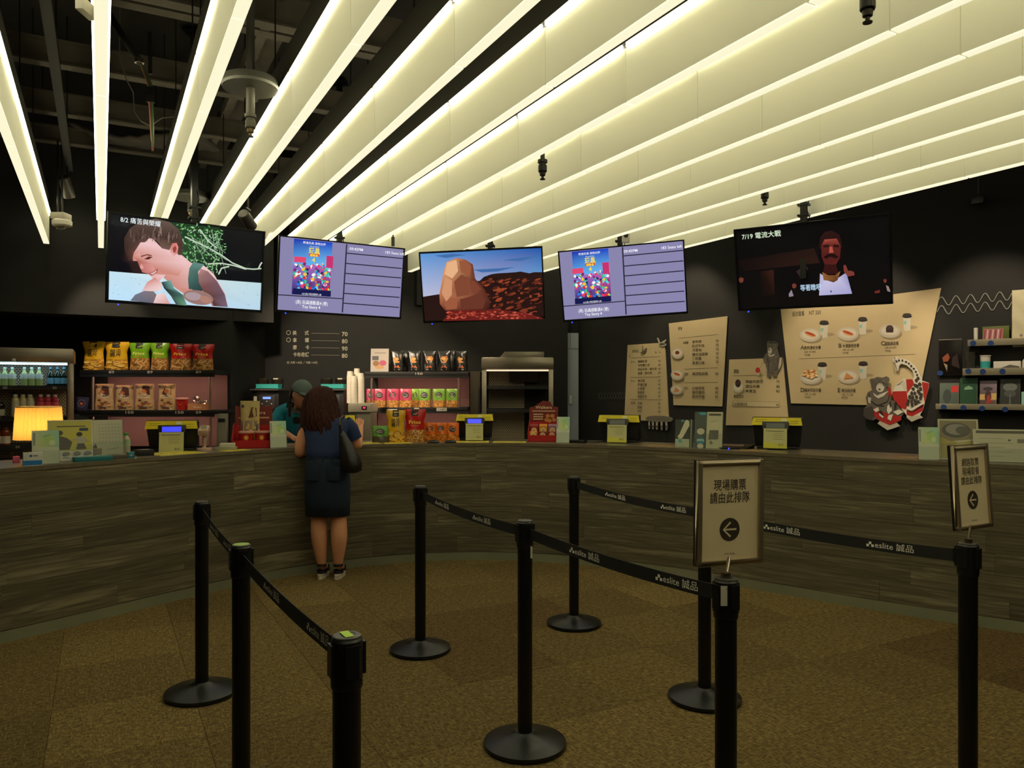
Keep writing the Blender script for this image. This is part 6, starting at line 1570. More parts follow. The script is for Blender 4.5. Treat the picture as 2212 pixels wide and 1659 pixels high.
for x, z in ((.14, .62), (.3, .62), (.2, .5), (.36, .52), (.1, .52)): q.lell(W * x, Hh * z, W * .075, W * .07, (200, 130, 60), 10)
for i in range(3): q.lline([(-W * .36, Hh * (.66 - .06 * i)), (-W * .02, Hh * (.66 - .06 * i))], .012, (206, 170, 140))
q.build('header_lettering', PRINT, r)
c0 = Vector((p.x, p.y, CTOP)); Rz = Matrix.Rotation(R(-6), 3, 'Z')
wn = ['front left', 'front middle', 'front right', 'back left', 'back middle', 'back right']
for k in range(6):
    i, j = k % 3, k // 3
    pp = c0 + Rz @ Vector(((-.085 + .085 * i), .035 + .075 * j, .008))
    t = thing('biscuit_pack', 'round biscuit pack at the ' + wn[k] + ' of the shortbread box', 'biscuit pack', pp, R(-6), 'biscuit packs in the shortbread box')
    w_, h_ = .075, (.085 if j == 0 else .15)
    cc = ((196, 120, 30), (120, 24, 24), (150, 30, 40), (150, 40, 30), (206, 140, 30), (150, 110, 130))[k]
    MB().loft([[Vector((a * w_ / 2 * s_, b * .02 * s2_, z * h_)) for a, b in ((-1, -1), (1, -1), (1, 1), (-1, 1))] for z, s_, s2_ in ((0, .96, .5), (.08, 1, 1), (.9, 1, 1), (1, .96, .4))]).build('pack_body', mat('pack_' + str(cc), cc, .35), t, bevel=.003)
    q = Print(None, .0215); q.lell(0, h_ * .62, w_ * .34, w_ * .32, (226, 206, 150), 14); q.lell(0, h_ * .62, w_ * .2, w_ * .18, (206, 160, 96), 12); q.build('pack_print', PRINT, t)

# bags and packs standing at the middle of the counter
zc = CTOP
def cpouch(name, label, px0, px1, pyt, off, shape, paint, prints, T=.07, **kw):
    d = dfront((px0 + px1) / 2) + off
    return pouch(name, label, kw.pop('group', 'snack bags on the counter'), px0, px1, pyt, d, CTOP, shape, paint, prints, T=T, **kw)
cpouch('snack_sachet', 'small green snack sachet on the counter beside the dispenser', 803, 838, 920, .22, lambda v: 1.0, lambda u, v, q: (96, 150, 56) if v > .35 else (80, 72, 56), pr_pop, T=.05)
cpouch('fries_bag', 'yellow sweet potato snack bag standing on the counter', 834, 874, 886, .20, sh_fries, p_fries(YEL, (206, 150, 40), .3), pr_fries('地瓜脆片', None, None, False), T=.08)
cpouch('fries_bag', 'red fries bag standing on the counter', 873, 918, 884, .18, sh_fries, p_fries(RDB, (180, 124, 62), .40), pr_fries('Fries', (240, 190, 70), (206, 120, 50), True), T=.08)
for (a, b), lab in zip(((914, 941), (938, 965), (963, 991)), ('orange snack pack beside the red fries bag on the counter', 'middle orange snack pack on the counter', 'orange snack pack beside the lit register')):
    cpouch('popcorn_pack', lab, a, b, 913, .26, lambda v: 1.0 if v < .95 else .97, lambda u, v, q: food(q, (206, 120, 40)) if v < .4 else OR, pr_pop, T=.05, group='orange packs on the counter')

# small stuff on the left
def small_box(name, label, cat, px0, px1, pyt, off, col, dep=.06, yaw=None, rough=.5, bevel=.002, prints=None, z=CTOP, part='body'):
    pc = (px0 + px1) / 2; p, d = on_counter(pc, off); p.z = z
    w = (px1 - px0) / F_PX * d; h = max(.006, Z(pyt, d) - z)
    r = thing(name, label, cat, p, yaw_in(pc) * .7 if yaw is None else R(yaw))
    MB().box((0, dep / 2, h / 2), (w, dep, h)).build(part, mat('tone_' + str(col) + str(rough), col, rough), r, bevel=bevel)
    if prints:
        q = Print(None, .0006); prints(q, w, h); q.build('print', PRINT, r)
    return r, w, h, d
small_box('card_reader_stand', 'white and blue payment sign at the left end of the counter', 'sign', 53, 89, 977, .02, (206, 204, 196), .03, prints=lambda q, w, h: (q.loc([(-w * .48, h * .06), (w * .48, h * .06), (w * .48, h * .4), (-w * .48, h * .4)], (30, 120, 190)), q.lell(-w * .1, h * .74, w * .08, w * .07, (40, 90, 150), 10), q.lline([(w * .02, h * .74), (w * .26, h * .74)], h * .08, (110, 110, 110))), part='sign_block')
small_box('eraser', 'small pink eraser on the counter near the lamp', 'eraser', 29, 42, 986, .30, (206, 90, 130), .03, part='eraser_block')
small_box('flat_case', 'teal flat case lying under the calendar poster', 'case', 166, 240, 987, .03, (20, 110, 116), .10, part='case_body')
small_box('leaflet_stack', 'low grey box beside the teal case', 'box', 242, 276, 983, .05, (84, 78, 64), .06, part='box_body')
small_box('sticky_cube', 'small teal cube with a white cross print', 'box', 277, 290, 977, .06, (30, 120, 130), .04, prints=lambda q, w, h: (q.lline([(-w * .3, h * .5), (w * .3, h * .5)], h * .1, (180, 206, 200)), q.lline([(0, h * .2), (0, h * .8)], h * .1, (180, 206, 200))), part='cube_body')
r, w, h, d = small_box('card_terminal', 'black card terminal lying left of the register', 'card terminal', 300, 332, 972, .14, (22, 20, 20), .11, part='terminal_body')
MB().box((0, .04, h + .001), (w * .5, .04, .002)).build('terminal_screen', mat('terminal_screen', (150, 130, 126), .4), r)
# two water bottles
for (a, b), L_ in zip(((248, 264), (264, 281)), ('left clear water bottle with green cap', 'right clear water bottle with green cap')):
    d = dfront(266) + .34
    bottle('water_bottle', L_, 'water bottles with green caps', a, b, 935, d, CTOP, [(0, 0), (1, 0), (1, .6), (.9, .72), (.5, .86), (.46, .9), (0, .92)], (170, 160, 140), (150, 176, 140), (60, 150, 70), (.42, .7))
# hand blender / scanner, pinkish, beside the left register
p, d = on_counter(441, .30)
r = thing('hand_scanner', 'pale barcode scanner on its stand right of the left register', 'scanner', p, R(10))
PKM = mat('pale_scanner_plastic', (186, 156, 138), .4)
MB().lathe([(0, 0), (.055, 0), (.055, .012), (.02, .02), (.014, .03), (.014, .10), (0, .10)], 20).build('scanner_stand', PKM, r, smooth=True)
MB().box((0, -.01, .155), (.075, .11, .05), Matrix.Rotation(R(20), 3, 'X')).build('scanner_head', PKM, r, bevel=.012)
MB().box((.0, .03, .11), (.035, .035, .10), Matrix.Rotation(R(-12), 3, 'X')).build('scanner_handle', PKM, r, bevel=.008)
MB().box((.01, -.05, .175), (.04, .004, .05), Matrix.Rotation(R(14), 3, 'X')).build('scanner_note', PAPER, r)
# napkins, grey dispenser, yellow mats
p, d = on_counter(487, .28)
r = thing('napkin_dispenser', 'grey napkin dispenser left of the red box', 'dispenser', p, R(14))
S = d / F_PX
MB().box((-.03, .08, .14), (20 * S, .14, .28)).build('dispenser_case', mat('grey_steel_case', (128, 122, 110), .4, .3), r, bevel=.004)
MB().box((-.03, .008, .23), (14 * S, .004, .03)).build('dispenser_slot', BLACKP, r)
p, d = on_counter(486, .16)
r = thing('napkin_stack', 'stack of white napkins on a tray left of the red box', 'napkins', p, R(14))
MB().box((0, .06, .012), (.16, .12, .024)).build('napkin_tray', mat('pale_grey_tray', (150, 146, 120), .5), r, bevel=.002)
for i in range(4): MB().box((.01 + .004 * (i % 2), .06, .028 + .007 * i), (.11, .09, .006), Matrix.Rotation(R(4 * (i % 2)), 3, 'Z')).build('napkin', PAPER, r)
MATY = mat('yellow_counter_mat', (206, 190, 60), .6)
def flat_mat(label, px, off, w, dep, col=None, yaw=0):
    p, d = on_counter(px, off)
    r = thing('counter_mat', label, 'mat', p, yaw_in(px) + R(yaw))
    MB().box((0, dep / 2, .0015), (w, dep, .003)).build('mat_sheet', col or MATY, r)
    q = MB()
    for i in range(3): q.box((-w * .3 + i * w * .3, dep * .5, .0033), (w * .2, dep * .3, .0006))
    q.build('mat_print', mat('mat_ink', (170, 150, 30), .6), r)
PKMAT = mat('pinkish_mat', (150, 118, 92), .5)
flat_mat('yellow mat in front of the left register', 398, .05, .36, .26)
flat_mat('yellow mat left of the red counter box', 515, .03, .22, .12)
flat_mat('yellow mat right of the customer', 795, .10, .26, .24)
flat_mat('yellow mat in front of the counter snack bags', 862, .04, .24, .14)
flat_mat('yellow mat in front of the middle lit register', 1020, .06, .30, .18)
flat_mat('yellow mat left of the shortbread box', 1100, .05, .30, .16, yaw=6)
flat_mat('brown mat left of the small leaflet stand', 1418, .06, .26, .20, PKMAT)
flat_mat('brown mat in front of the dessert board register', 1618, .04, .24, .18, PKMAT)
flat_mat('brown mat near the right leaflet holder', 1962, .10, .20, .16, PKMAT)
# black pads
for px, off, lab in ((936, .06, 'small black puck left of the orange packs'), (973, .06, 'small black puck beside the lit register')):
    p, d = on_counter(px, off); r = thing('scanner_puck', lab, 'puck', p); MB().lathe([(0, 0), (.05, 0), (.055, .01), (.04, .022), (0, .024)], 20).build('puck_body', BLACKP, r, smooth=True); MB().lathe([(0.02, .0235), (.03, .0245), (0, .026)], 16).build('puck_lens', DARKM, r)
p, d = on_counter(1241, .16); r = thing('card_terminal', 'flat black card terminal below the grey door', 'card terminal', p, yaw_in(1241)); MB().box((0, .06, .012), (.17, .12, .024)).build('terminal_body', BLACKP, r, bevel=.004); MB().box((-.02, .07, .0245), (.08, .05, .002)).build('terminal_screen', DARKM, r); MB().tube([(.08, .09, .01), (.12, .1, .008), (.16, .13, .006), (.2, .2, .006)], .004, 6).build('terminal_cable', BLACKP, r)
p, d = on_counter(1580, .16); r = thing('keyboard_tray', 'flat dark tray with a blue light beside the tall leaflet stand', 'tray', p, yaw_in(1580) + R(12)); MB().loft([[Vector((-.15, 0, .0)), Vector((.12, 0, .0)), Vector((.15, .16, 0)), Vector((-.12, .16, 0))], [Vector((-.15, 0, .012)), Vector((.12, 0, .012)), Vector((.15, .16, .034)), Vector((-.12, .16, .034))]]).build('tray_body', BLACKP, r, bevel=.002); MB().box((.0, .09, .0265), (.16, .08, .002), Matrix.Rotation(R(8), 3, 'X')).build('tray_top', mat('brown_top', (110, 84, 66), .4), r); MB().cyl((-.02, -.002, .006), (-.02, -.006, .006), .006, n=8).build('blue_light', BLUE, r)
# ------------------------------------------------------------------ people
SKIN1 = mat('skin_customer', (212, 150, 112), .55, noise=(14, .05))
SKIN2 = mat('skin_worker', (188, 132, 104), .55, noise=(14, .05))
def skin_mesh(V, Eg, root, sub=2):
    names = list(V); me = bpy.data.meshes.new('b')
    me.from_pydata([V[n][:3] for n in names], [(names.index(a), names.index(b)) for a, b in Eg], [])
    o = bpy.data.objects.new('b', me); COL.objects.link(o)
    sk = o.modifiers.new('s', 'SKIN'); sk.use_smooth_shade = True
    for i, n in enumerate(names):
        d = me.skin_vertices[0].data[i]; v = V[n]
        d.radius = (v[3], v[4] if len(v) > 4 else v[3]); d.use_root = (n == root)
    s = o.modifiers.new('u', 'SUBSURF'); s.levels = sub; s.render_levels = sub
    bpy.context.view_layer.update()
    dg = bpy.context.evaluated_depsgraph_get()
    m2 = bpy.data.meshes.new_from_object(o.evaluated_get(dg))
    vs = [v.co.copy() for v in m2.vertices]; fs = [tuple(p.vertices) for p in m2.polygons]
    bpy.data.objects.remove(o); bpy.data.meshes.remove(me); bpy.data.meshes.remove(m2)
    return vs, fs
def head_geo(M, s=1.0):
    nu, nv = 28, 20; vs = []; fs = []
    for j in range(nv + 1):
        ph = math.pi * j / nv
        for i in range(nu):
            th = 2 * math.pi * i / nu
            x, y, z = math.sin(ph) * math.sin(th), -math.sin(ph) * math.cos(th), math.cos(ph)   # faces -y at th=0
            w = .074 * (1 - .22 * max(0, -z) ** 1.5); dpt = .096 * (1 - .10 * max(0, -z))
            X_, Y_, Z_ = x * w, y * dpt, z * .118
            front = max(0.0, -y)
            if front > 0:
                Y_ -= .024 * math.exp(-((X_ / .011) ** 2) - ((Z_ + .018) / .020) ** 2)       # nose tip
                Y_ -= .010 * math.exp(-((X_ / .008) ** 2) - ((Z_ - .008) / .022) ** 2)       # nose bridge
                for sx in (-1, 1): Y_ += .010 * math.exp(-(((X_ - sx * .030) / .016) ** 2) - ((Z_ - .012) / .012) ** 2)
                Y_ -= .006 * math.exp(-((X_ / .022) ** 2) - ((Z_ + .056) / .008) ** 2)       # lips
                Y_ -= .008 * math.exp(-((X_ / .022) ** 2) - ((Z_ + .098) / .016) ** 2)       # chin
            for sx in (-1, 1):                                                              # ears
                e = math.exp(-((Y_ - .012) / .014) ** 2 - ((Z_ + .004) / .026) ** 2)
                if x * sx > .6: X_ += sx * .016 * e
            vs.append(M @ (Vector((X_, Y_, Z_)) * s))
    for j in range(nv):
        for i in range(nu):
            a, b = j * nu + i, j * nu + (i + 1) % nu
            fs.append((a, a + nu, b + nu, b))
    return vs, fs
def ring(cx, cy, z, rx, ry, n=40, mod=None, tilt=0.0):
    out = []
    for i in range(n):
        t = 2 * math.pi * i / n; k = mod(t) if mod else 1.0
        x, y = cx + rx * k * math.cos(t), cy + ry * k * math.sin(t)
        out.append(Vector((x, y, z + tilt * (y - cy))))
    return out
def garment(name, rings, m, parent, caps=False, sub=1):
    mb = MB(); mb.loft(rings, caps=caps)
    o = mb.build(name, m, parent, smooth=True, ang=80)
    s = o.modifiers.new('thick', 'SOLIDIFY'); s.thickness = .004; s.offset = 0
    return o
def hand_chain(V, Eg, wrist, palm, dirs, pref, side):
    """palm with five fingers: dirs = (forward, across, up)"""
    f, a, u = (Vector(d) for d in dirs); w = Vector(palm)
    V[pref + 'palm'] = (*w, .018, .026); Eg.append((wrist, pref + 'palm'))
    for k, (off, L) in enumerate(((-.027, .062), (-.009, .072), (.009, .068), (.026, .054))):
        p0 = w + f * .034 + a * off; p1 = p0 + f * L * .5 - u * .012; p2 = p1 + f * L * .35 - u * .026
        for j, (p, r_) in enumerate(((p0, .0095), (p1, .0088), (p2, .0075))): V['%s%d%d' % (pref, k, j)] = (*p, r_)
        Eg += [(pref + 'palm', '%s%d0' % (pref, k)), ('%s%d0' % (pref, k), '%s%d1' % (pref, k)), ('%s%d1' % (pref, k), '%s%d2' % (pref, k))]
    t0 = w - a * .030 * side + f * .004; t1 = t0 - a * .016 * side + f * .026 - u * .01; t2 = t1 + f * .024 - u * .008
    for j, (p, r_) in enumerate(((t0, .0115), (t1, .0100), (t2, .0082))): V['%st%d' % (pref, j)] = (*p, r_)
    Eg += [(pref + 'palm', pref + 't0'), (pref + 't0', pref + 't1'), (pref + 't1', pref + 't2')]

# customer seen from behind, leaning on the counter; local +y points to the counter
cust = thing('person', 'customer with long dark brown hair in a navy top and dark denim skirt', 'person', (-1.47, 6.22, 0))
V = {'pel': (-.02, 0, .86, .15, .105), 'wai': (-.035, .03, 1.0, .10, .08), 'che': (-.05, .085, 1.16, .105, .08), 'nec': (-.09, .14, 1.305, .055), 'hed': (-.115, .19, 1.39, .05),
     'shL': (-.222, .10, 1.235, .056), 'elL': (-.278, .06, .985, .052), 'wrL': (-.20, .30, 1.080, .030),
     'shR': (.125, .11, 1.235, .052), 'elR': (.19, .15, 1.04, .042), 'wrR': (.175, .335, 1.165, .028),
     'hiL': (-.095, 0, .78, .095), 'knL': (-.090, -.01, .47, .068), 'caL': (-.086, -.025, .33, .073), 'anL': (-.067, -.01, .10, .037), 'toL': (-.072, .12, .062, .034),
     'hiR': (.065, 0, .78, .095), 'knR': (.068, -.01, .47, .068), 'caR': (.078, -.025, .33, .073), 'anR': (.065, -.01, .10, .037), 'toR': (.066, .12, .062, .034)}
Eg = [('pel', 'wai'), ('wai', 'che'), ('che', 'nec'), ('nec', 'hed'), ('che', 'shL'), ('shL', 'elL'), ('elL', 'wrL'), ('che', 'shR'), ('shR', 'elR'), ('elR', 'wrR'),
      ('pel', 'hiL'), ('hiL', 'knL'), ('knL', 'caL'), ('caL', 'anL'), ('anL', 'toL'), ('pel', 'hiR'), ('hiR', 'knR'), ('knR', 'caR'), ('caR', 'anR'), ('anR', 'toR')]
hand_chain(V, Eg, 'wrL', (-.165, .38, 1.09), ((.45, .88, 0), (.88, -.45, 0), (0, 0, 1)), 'fl', -1)
hand_chain(V, Eg, 'wrR', (.17, .365, 1.20), ((-.15, .35, .92), (.95, .2, 0), (.1, -.9, .35)), 'fr', 1)
vs, fs = skin_mesh(V, Eg, 'pel')
mb = MB(); mb.add(vs, fs); hv, hf = head_geo(Matrix.Translation((-.118, .215, 1.425)) @ Matrix.Rotation(R(180), 4, 'Z') @ Matrix.Rotation(R(-14), 4, 'X')); mb.add(hv, hf)
mb.build('body', SKIN1, cust, smooth=True, ang=80)
NAVY = mat('navy_jersey', (26, 44, 84), .85, noise=(40, .08), bump=(220, .1))
DENIM = mat('dark_denim', (18, 34, 50), .9, noise=((220, 220, 30), .22), bump=(300, .15))
fold = lambda ph, a: (lambda t: 1 + a * math.sin(5 * t + ph) + a * .6 * math.sin(9 * t + ph * 2))
garment('top', [ring(-.035, .015, .955, .168, .128, mod=fold(.2, .010)), ring(-.04, .03, 1.03, .160, .122, mod=fold(.9, .014)), ring(-.045, .05, 1.10, .164, .126, mod=fold(1.6, .010)), ring(-.05, .075, 1.18, .180, .130, mod=fold(2.2, .006)),
                ring(-.055, .09, 1.24, .205, .118), ring(-.065, .105, 1.285, .165, .098), ring(-.08, .125, 1.315, .085, .070)], NAVY, cust)
def sleeve(p0, p1, p2, r0, r1, r2):
    pts = [Vector(p) for p in (p0, p1, p2)]
    mb = MB(); mb.tube([pts[0], pts[0].lerp(pts[1], .5), pts[1], pts[2]], [r0, r0 * 1.02, r1, r2], 20)
    mb.f = [f for f in mb.f if len(f) == 4]; mb.c = mb.c[:len(mb.f)]; mb.uv = mb.uv[:len(mb.f)]; mb.mi = mb.mi[:len(mb.f)]
    return mb
sleeve((-.175, .10, 1.245), (-.235, .115, 1.19), (-.25, .12, 1.135), .070, .066, .064).build('sleeve', NAVY, cust, smooth=True, ang=80)
sleeve((.085, .10, 1.245), (.14, .12, 1.19), (.172, .135, 1.11), .070, .066, .060).build('sleeve', NAVY, cust, smooth=True, ang=80)
sk = garment('skirt', [ring(-.022, -.005, .505, .176, .120, mod=fold(.4, .006)), ring(-.022, -.006, .62, .180, .130), ring(-.021, -.008, .76, .182, .138), ring(-.024, -.004, .86, .178, .136), ring(-.03, .006, .93, .168, .128), ring(-.033, .012, .975, .163, .122)], DENIM, cust)
MB().loft([ring(-.033, .012, .945, .170, .128), ring(-.033, .012, .978, .168, .126)], caps=False).build('waistband', DENIM, cust, smooth=True, ang=80)
for x in (-.10, -.03, .04): MB().box((x, -.118, .962), (.010, .006, .044)).build('belt_loop', DENIM, cust)
for sx in (-1, 1): MB().box((-.022 + sx * .082, -.150, .855), (.10, .006, .11), Matrix.Rotation(R(-3 * sx), 3, 'Z')).build('back_pocket', DENIM, cust, bevel=.003)
SOLE = mat('white_platform_sole', (196, 184, 164), .6); STRAP = mat('black_strap', (20, 18, 18), .6)
for sx, x in ((-1, -.068), (1, .066)):
    out = [(.040 * math.cos(t) * (1.0 if math.sin(t) > 0 else .85), .06 + .125 * math.sin(t)) for t in [2 * math.pi * i / 24 for i in range(24)]]
    MB().slab([(x + a, b - .02) for a, b in out], 0, .036).build('platform_sole', SOLE, cust, smooth=True, ang=50)
    MB().loft([ring(x, .0, .040, .041, .050), ring(x, .0, .062, .040, .048)], caps=False).build('heel_strap', STRAP, cust, smooth=True)
    MB().loft([ring(x, .10, .038, .042, .040), ring(x, .10, .078, .036, .034)], caps=False).build('toe_strap', STRAP, cust, smooth=True)
    MB().loft([ring(x, -.008, .095, .040, .040), ring(x, -.008, .115, .038, .038)], caps=False).build('ankle_strap', STRAP, cust, smooth=True)
HAIR = mat('dark_brown_hair', (50, 22, 14), .62, noise=((90, 90, 5), .6), spec=.12)
hm = lambda ph: (lambda t: 1 + .020 * math.sin(17 * t + ph) + .016 * math.sin(29 * t - ph * 2) + .010 * math.sin(47 * t + ph))
hr = MB()
hr.loft([ring(-.118, .205, 1.552, .010, .012, 96), ring(-.119, .203, 1.548, .045, .055, 96, hm(0)), ring(-.120, .20, 1.525, .085, .098, 96, hm(.2)), ring(-.122, .19, 1.48, .118, .122, 96, hm(.5)), ring(-.122, .17, 1.42, .136, .138, 96, hm(.9)), ring(-.115, .145, 1.36, .146, .140, 96, hm(1.4)),
         ring(-.102, .115, 1.30, .160, .135, 96, hm(2.0)), ring(-.085, .09, 1.245, .170, .128, 96, hm(2.7)), ring(-.07, .075, 1.20, .158, .125, 96, hm(3.3)), ring(-.062, .06, 1.165, .120, .115, 96, hm(3.9)), ring(-.055, .05, 1.14, .07, .10, 96, hm(4.4)), ring(-.05, .045, 1.13, .02, .05, 96)])
hr.build('hair', HAIR, cust, smooth=True, ang=80)
lk = random.Random(6); locks = MB()
prof = [(1.535, .075, .085, -.119, .205), (1.48, .119, .123, -.122, .19), (1.42, .137, .139, -.122, .17), (1.36, .147, .141, -.115, .145), (1.30, .161, .136, -.102, .115), (1.245, .171, .129, -.085, .09), (1.20, .158, .126, -.07, .075), (1.16, .118, .116, -.062, .06), (1.125, .085, .10, -.055, .05)]
for i in range(54):
    t0 = lk.uniform(math.pi * .98, math.pi * 2.02); pts = []; dr = lk.uniform(-.18, .18); n_ = lk.randint(6, 9)
    for k, (z, rx, ry, cx_, cy_) in enumerate(prof[:n_]):
        t = t0 + dr * k / 6 + .05 * math.sin(k * 1.7 + i)
        pts.append((cx_ + rx * 1.01 * math.cos(t), cy_ + ry * 1.01 * math.sin(t), z - .02 * lk.random()))
    locks.tube(pts, [.004 + .006 * math.sin(math.pi * (k + .4) / n_) for k in range(n_)], 6)
lo = locks.build('hair_locks', HAIR, cust, smooth=True, ang=80); lo['kind'] = 'stuff'
bag = thing('shoulder_bag', 'slouchy black shoulder bag hanging on the right of the customer', 'bag', (-1.47 + .185, 6.10, .86))
BAGM = mat('black_soft_leather', (24, 20, 18), .45, noise=(18, .2), bump=(30, .3))
bm_ = lambda ph: (lambda t: 1 + .05 * math.sin(4 * t + ph) + .03 * math.sin(7 * t - ph))
MB().loft([ring(.02, 0, .0, .03, .03, 32), ring(.015, 0, .015, .070, .062, 32, bm_(0)), ring(.008, 0, .07, .082, .070, 32, bm_(.6)), ring(-.008, 0, .14, .074, .062, 32, bm_(1.2)), ring(-.03, 0, .22, .054, .044, 32, bm_(1.9)), ring(-.055, 0, .29, .034, .028, 32), ring(-.07, 0, .33, .018, .016, 32)]).build('bag_body', BAGM, bag, smooth=True, ang=80)
for dy in (-.012, .014): MB().tube([(-.07, dy, .32), (-.078, dy * 2 + .0, .38), (-.085, dy * 3 + .05, .425), (-.085, .16 + dy, .445)], [.011, .010, .010, .010], 8).build('bag_strap', BAGM, bag, smooth=True)

# worker leaning over the counter; world coordinates relative to his root, facing the camera
WX, WY = -2.02, 7.42
work = thing('person', 'worker in a grey cap, teal polo shirt and black apron behind the counter', 'person', (WX, WY, 0))
def wl3(px, py, d): p = P(px, py, d); return (p.x - WX, p.y - WY, p.z)
sR = wl3(612, 888, 7.22); eR = wl3(590, 922, 7.15); hR = wl3(628, 951, 6.98)
sL = wl3(688, 890, 7.18); eL = wl3(706, 925, 7.10); hL = wl3(676, 949, 6.96)
nk = wl3(648, 876, 7.14); hd = wl3(652, 854, 7.05)
V = {'pel': (0, .02, .92, .14, .10), 'wai': (.01, -.04, 1.06, .13, .10), 'che': (.04, -.16, 1.22, .14, .10), 'nec': (*nk, .052), 'hed': (hd[0], hd[1], hd[2] - .03, .05),
     'shR': (*sR, .056), 'elR': (*eR, .044), 'wrR': (hR[0], hR[1] + .02, 1.092, .030), 'shL': (*sL, .056), 'elL': (*eL, .044), 'wrL': (hL[0], hL[1] + .02, 1.092, .030),
     'hiL': (.09, .03, .84, .09), 'knL': (.09, .01, .48, .065), 'anL': (.09, .04, .09, .042), 'toL': (.10, -.10, .045, .04), 'hiR': (-.09, .03, .84, .09), 'knR': (-.09, .01, .48, .065), 'anR': (-.09, .04, .09, .042), 'toR': (-.10, -.10, .045, .04)}
Eg = [('pel', 'wai'), ('wai', 'che'), ('che', 'nec'), ('nec', 'hed'), ('che', 'shR'), ('shR', 'elR'), ('elR', 'wrR'), ('che', 'shL'), ('shL', 'elL'), ('elL', 'wrL'),
      ('pel', 'hiL'), ('hiL', 'knL'), ('knL', 'anL'), ('anL', 'toL'), ('pel', 'hiR'), ('hiR', 'knR'), ('knR', 'anR'), ('anR', 'toR')]
hand_chain(V, Eg, 'wrR', (hR[0] + .04, hR[1] - .02, 1.082), ((.85, -.5, 0), (.5, .85, 0), (0, 0, 1)), 'fr', 1)
hand_chain(V, Eg, 'wrL', (hL[0] - .03, hL[1] - .03, 1.082), ((-.6, -.8, 0), (.8, -.6, 0), (0, 0, 1)), 'fl', -1)
vs, fs = skin_mesh(V, Eg, 'pel')
MH = Matrix.Translation(hd) @ Matrix.Scale(1.07, 4) @ Matrix.Rotation(R(52), 4, 'Z') @ Matrix.Rotation(R(16), 4, 'X')
mb = MB(); mb.add(vs, fs); hv, hf = head_geo(MH); mb.add(hv, hf)
mb.build('body', SKIN2, work, smooth=True, ang=80)
TEAL = mat('teal_polo', (10, 118, 138), .85, noise=(30, .08), bump=(240, .1)); APR = mat('black_apron', (26, 24, 24), .85, bump=(200, .1)); CAPM = mat('grey_green_cap', (84, 98, 94), .85, bump=(300, .1))
def tring(c, rx, ry, up, n=36, mod=None):               # ring in a plane leaning with the torso
    c = Vector(c); up = Vector(up).normalized(); a = Vector((1, 0, 0)); b = up.cross(a)
    return [c + a * rx * (mod(2 * math.pi * i / n) if mod else 1) * math.cos(2 * math.pi * i / n) + b * ry * math.sin(2 * math.pi * i / n) for i in range(n)]
upv = Vector((.08, -.55, .8))
cen = (Vector(sR) + Vector(sL)) / 2
garment('polo_shirt', [tring((0, .02, .90), .165, .125, (0, -.1, 1)), tring((.005, -.02, 1.02), .160, .122, (0, -.35, 1)), tring((.02, -.09, 1.12), .168, .126, upv, mod=fold(.5, .012)), tring((.035, -.16, 1.22), .178, .128, upv), tring(cen + Vector((0, .01, -.01)), .185, .10, upv), tring(Vector(nk) + Vector((0, .01, -.03)), .09, .07, upv)], TEAL, work)
def armsleeve(s_, e_, k=.72):
    s_, e_ = Vector(s_), Vector(e_); m_ = s_.lerp(e_, k); i_ = s_ + (cen - s_) * .35
    return sleeve(i_, s_.lerp(e_, .12), m_, .080, .074, .066)
armsleeve(sR, eR, .80).build('sleeve', TEAL, work, smooth=True, ang=80); armsleeve(sL, eL).build('sleeve', TEAL, work, smooth=True, ang=80)
fr = Vector((0, -.8, -.55)).normalized()
ap = []
for z, y, hw in ((.90, -.125, .13), (1.02, -.155, .125), (1.12, -.225, .115), (1.21, -.285, .10), (1.28, -.31, .075)):
    ap.append([Vector((.03 + hw * math.sin(a), y + .035 * (1 - math.cos(a)) * 2, z)) for a in [(-1 + 2 * i / 12) * 1.3 for i in range(13)]])
MB().loft(ap, closed=False).build('apron', APR, work, smooth=True, ang=80)
for s_ in (sR, sL):
    a = Vector(s_).lerp(Vector(nk), .45); st = MB()
    st.tube([(.03 + (.07 if s_ is sL else -.07), -.31, 1.275), a + Vector((0, -.05, .065)), a + Vector((0, .06, .05)), (.02, .02, 1.2)], .014, 8); st.build('apron_strap', APR, work, smooth=True)
MB().loft([tring(Vector(nk) + Vector((0, .0, -.035)), .082, .072, upv), tring(Vector(nk) + Vector((.002, -.005, .0)), .070, .062, upv)], caps=False).build('collar', mat('grey_collar', (70, 70, 64), .85), work, smooth=True, ang=80)
TRO = mat('dark_trousers', (22, 22, 26), .9)
for sx in (-1, 1): MB().tube([(sx * .09, .03, .90), (sx * .09, .02, .5), (sx * .09, .04, .06)], [.105, .08, .065], 18).build('trouser_leg', TRO, work, smooth=True)
for sx in (-1, 1): MB().loft([ring(sx * .10, -.02, .0, .05, .13, 20), ring(sx * .10, -.02, .05, .05, .13, 20), ring(sx * .10, .03, .09, .045, .07, 20)]).build('shoe', STRAP, work, smooth=True, ang=50)
cp = MB(); rings = []
for k in range(9):
    t = k / 8 * math.pi / 2; rings.append([MH @ Vector((.084 * math.cos(t) * math.cos(a), .008 + .104 * math.cos(t) * math.sin(a), .038 + .098 * math.sin(t))) for a in [2 * math.pi * i / 32 for i in range(32)]])
cp.loft(rings).build('cap', CAPM, work, smooth=True, ang=60)
br = MB(); o1, o2 = [], []
for i in range(17):
    a = math.pi + math.pi * i / 16; o1.append(MH @ Vector((.080 * math.cos(a), .008 + .10 * math.sin(a), .042))); o2.append(MH @ Vector((.076 * math.cos(a), .0 + .168 * math.sin(a), .030)))
up1 = [p + Vector((0, 0, .006)) for p in o1]; up2 = [p + Vector((0, 0, .005)) for p in o2]
br.loft([o1, o2, up2, up1], closed=False); br.build('cap_brim', CAPM, work, smooth=True, ang=50)
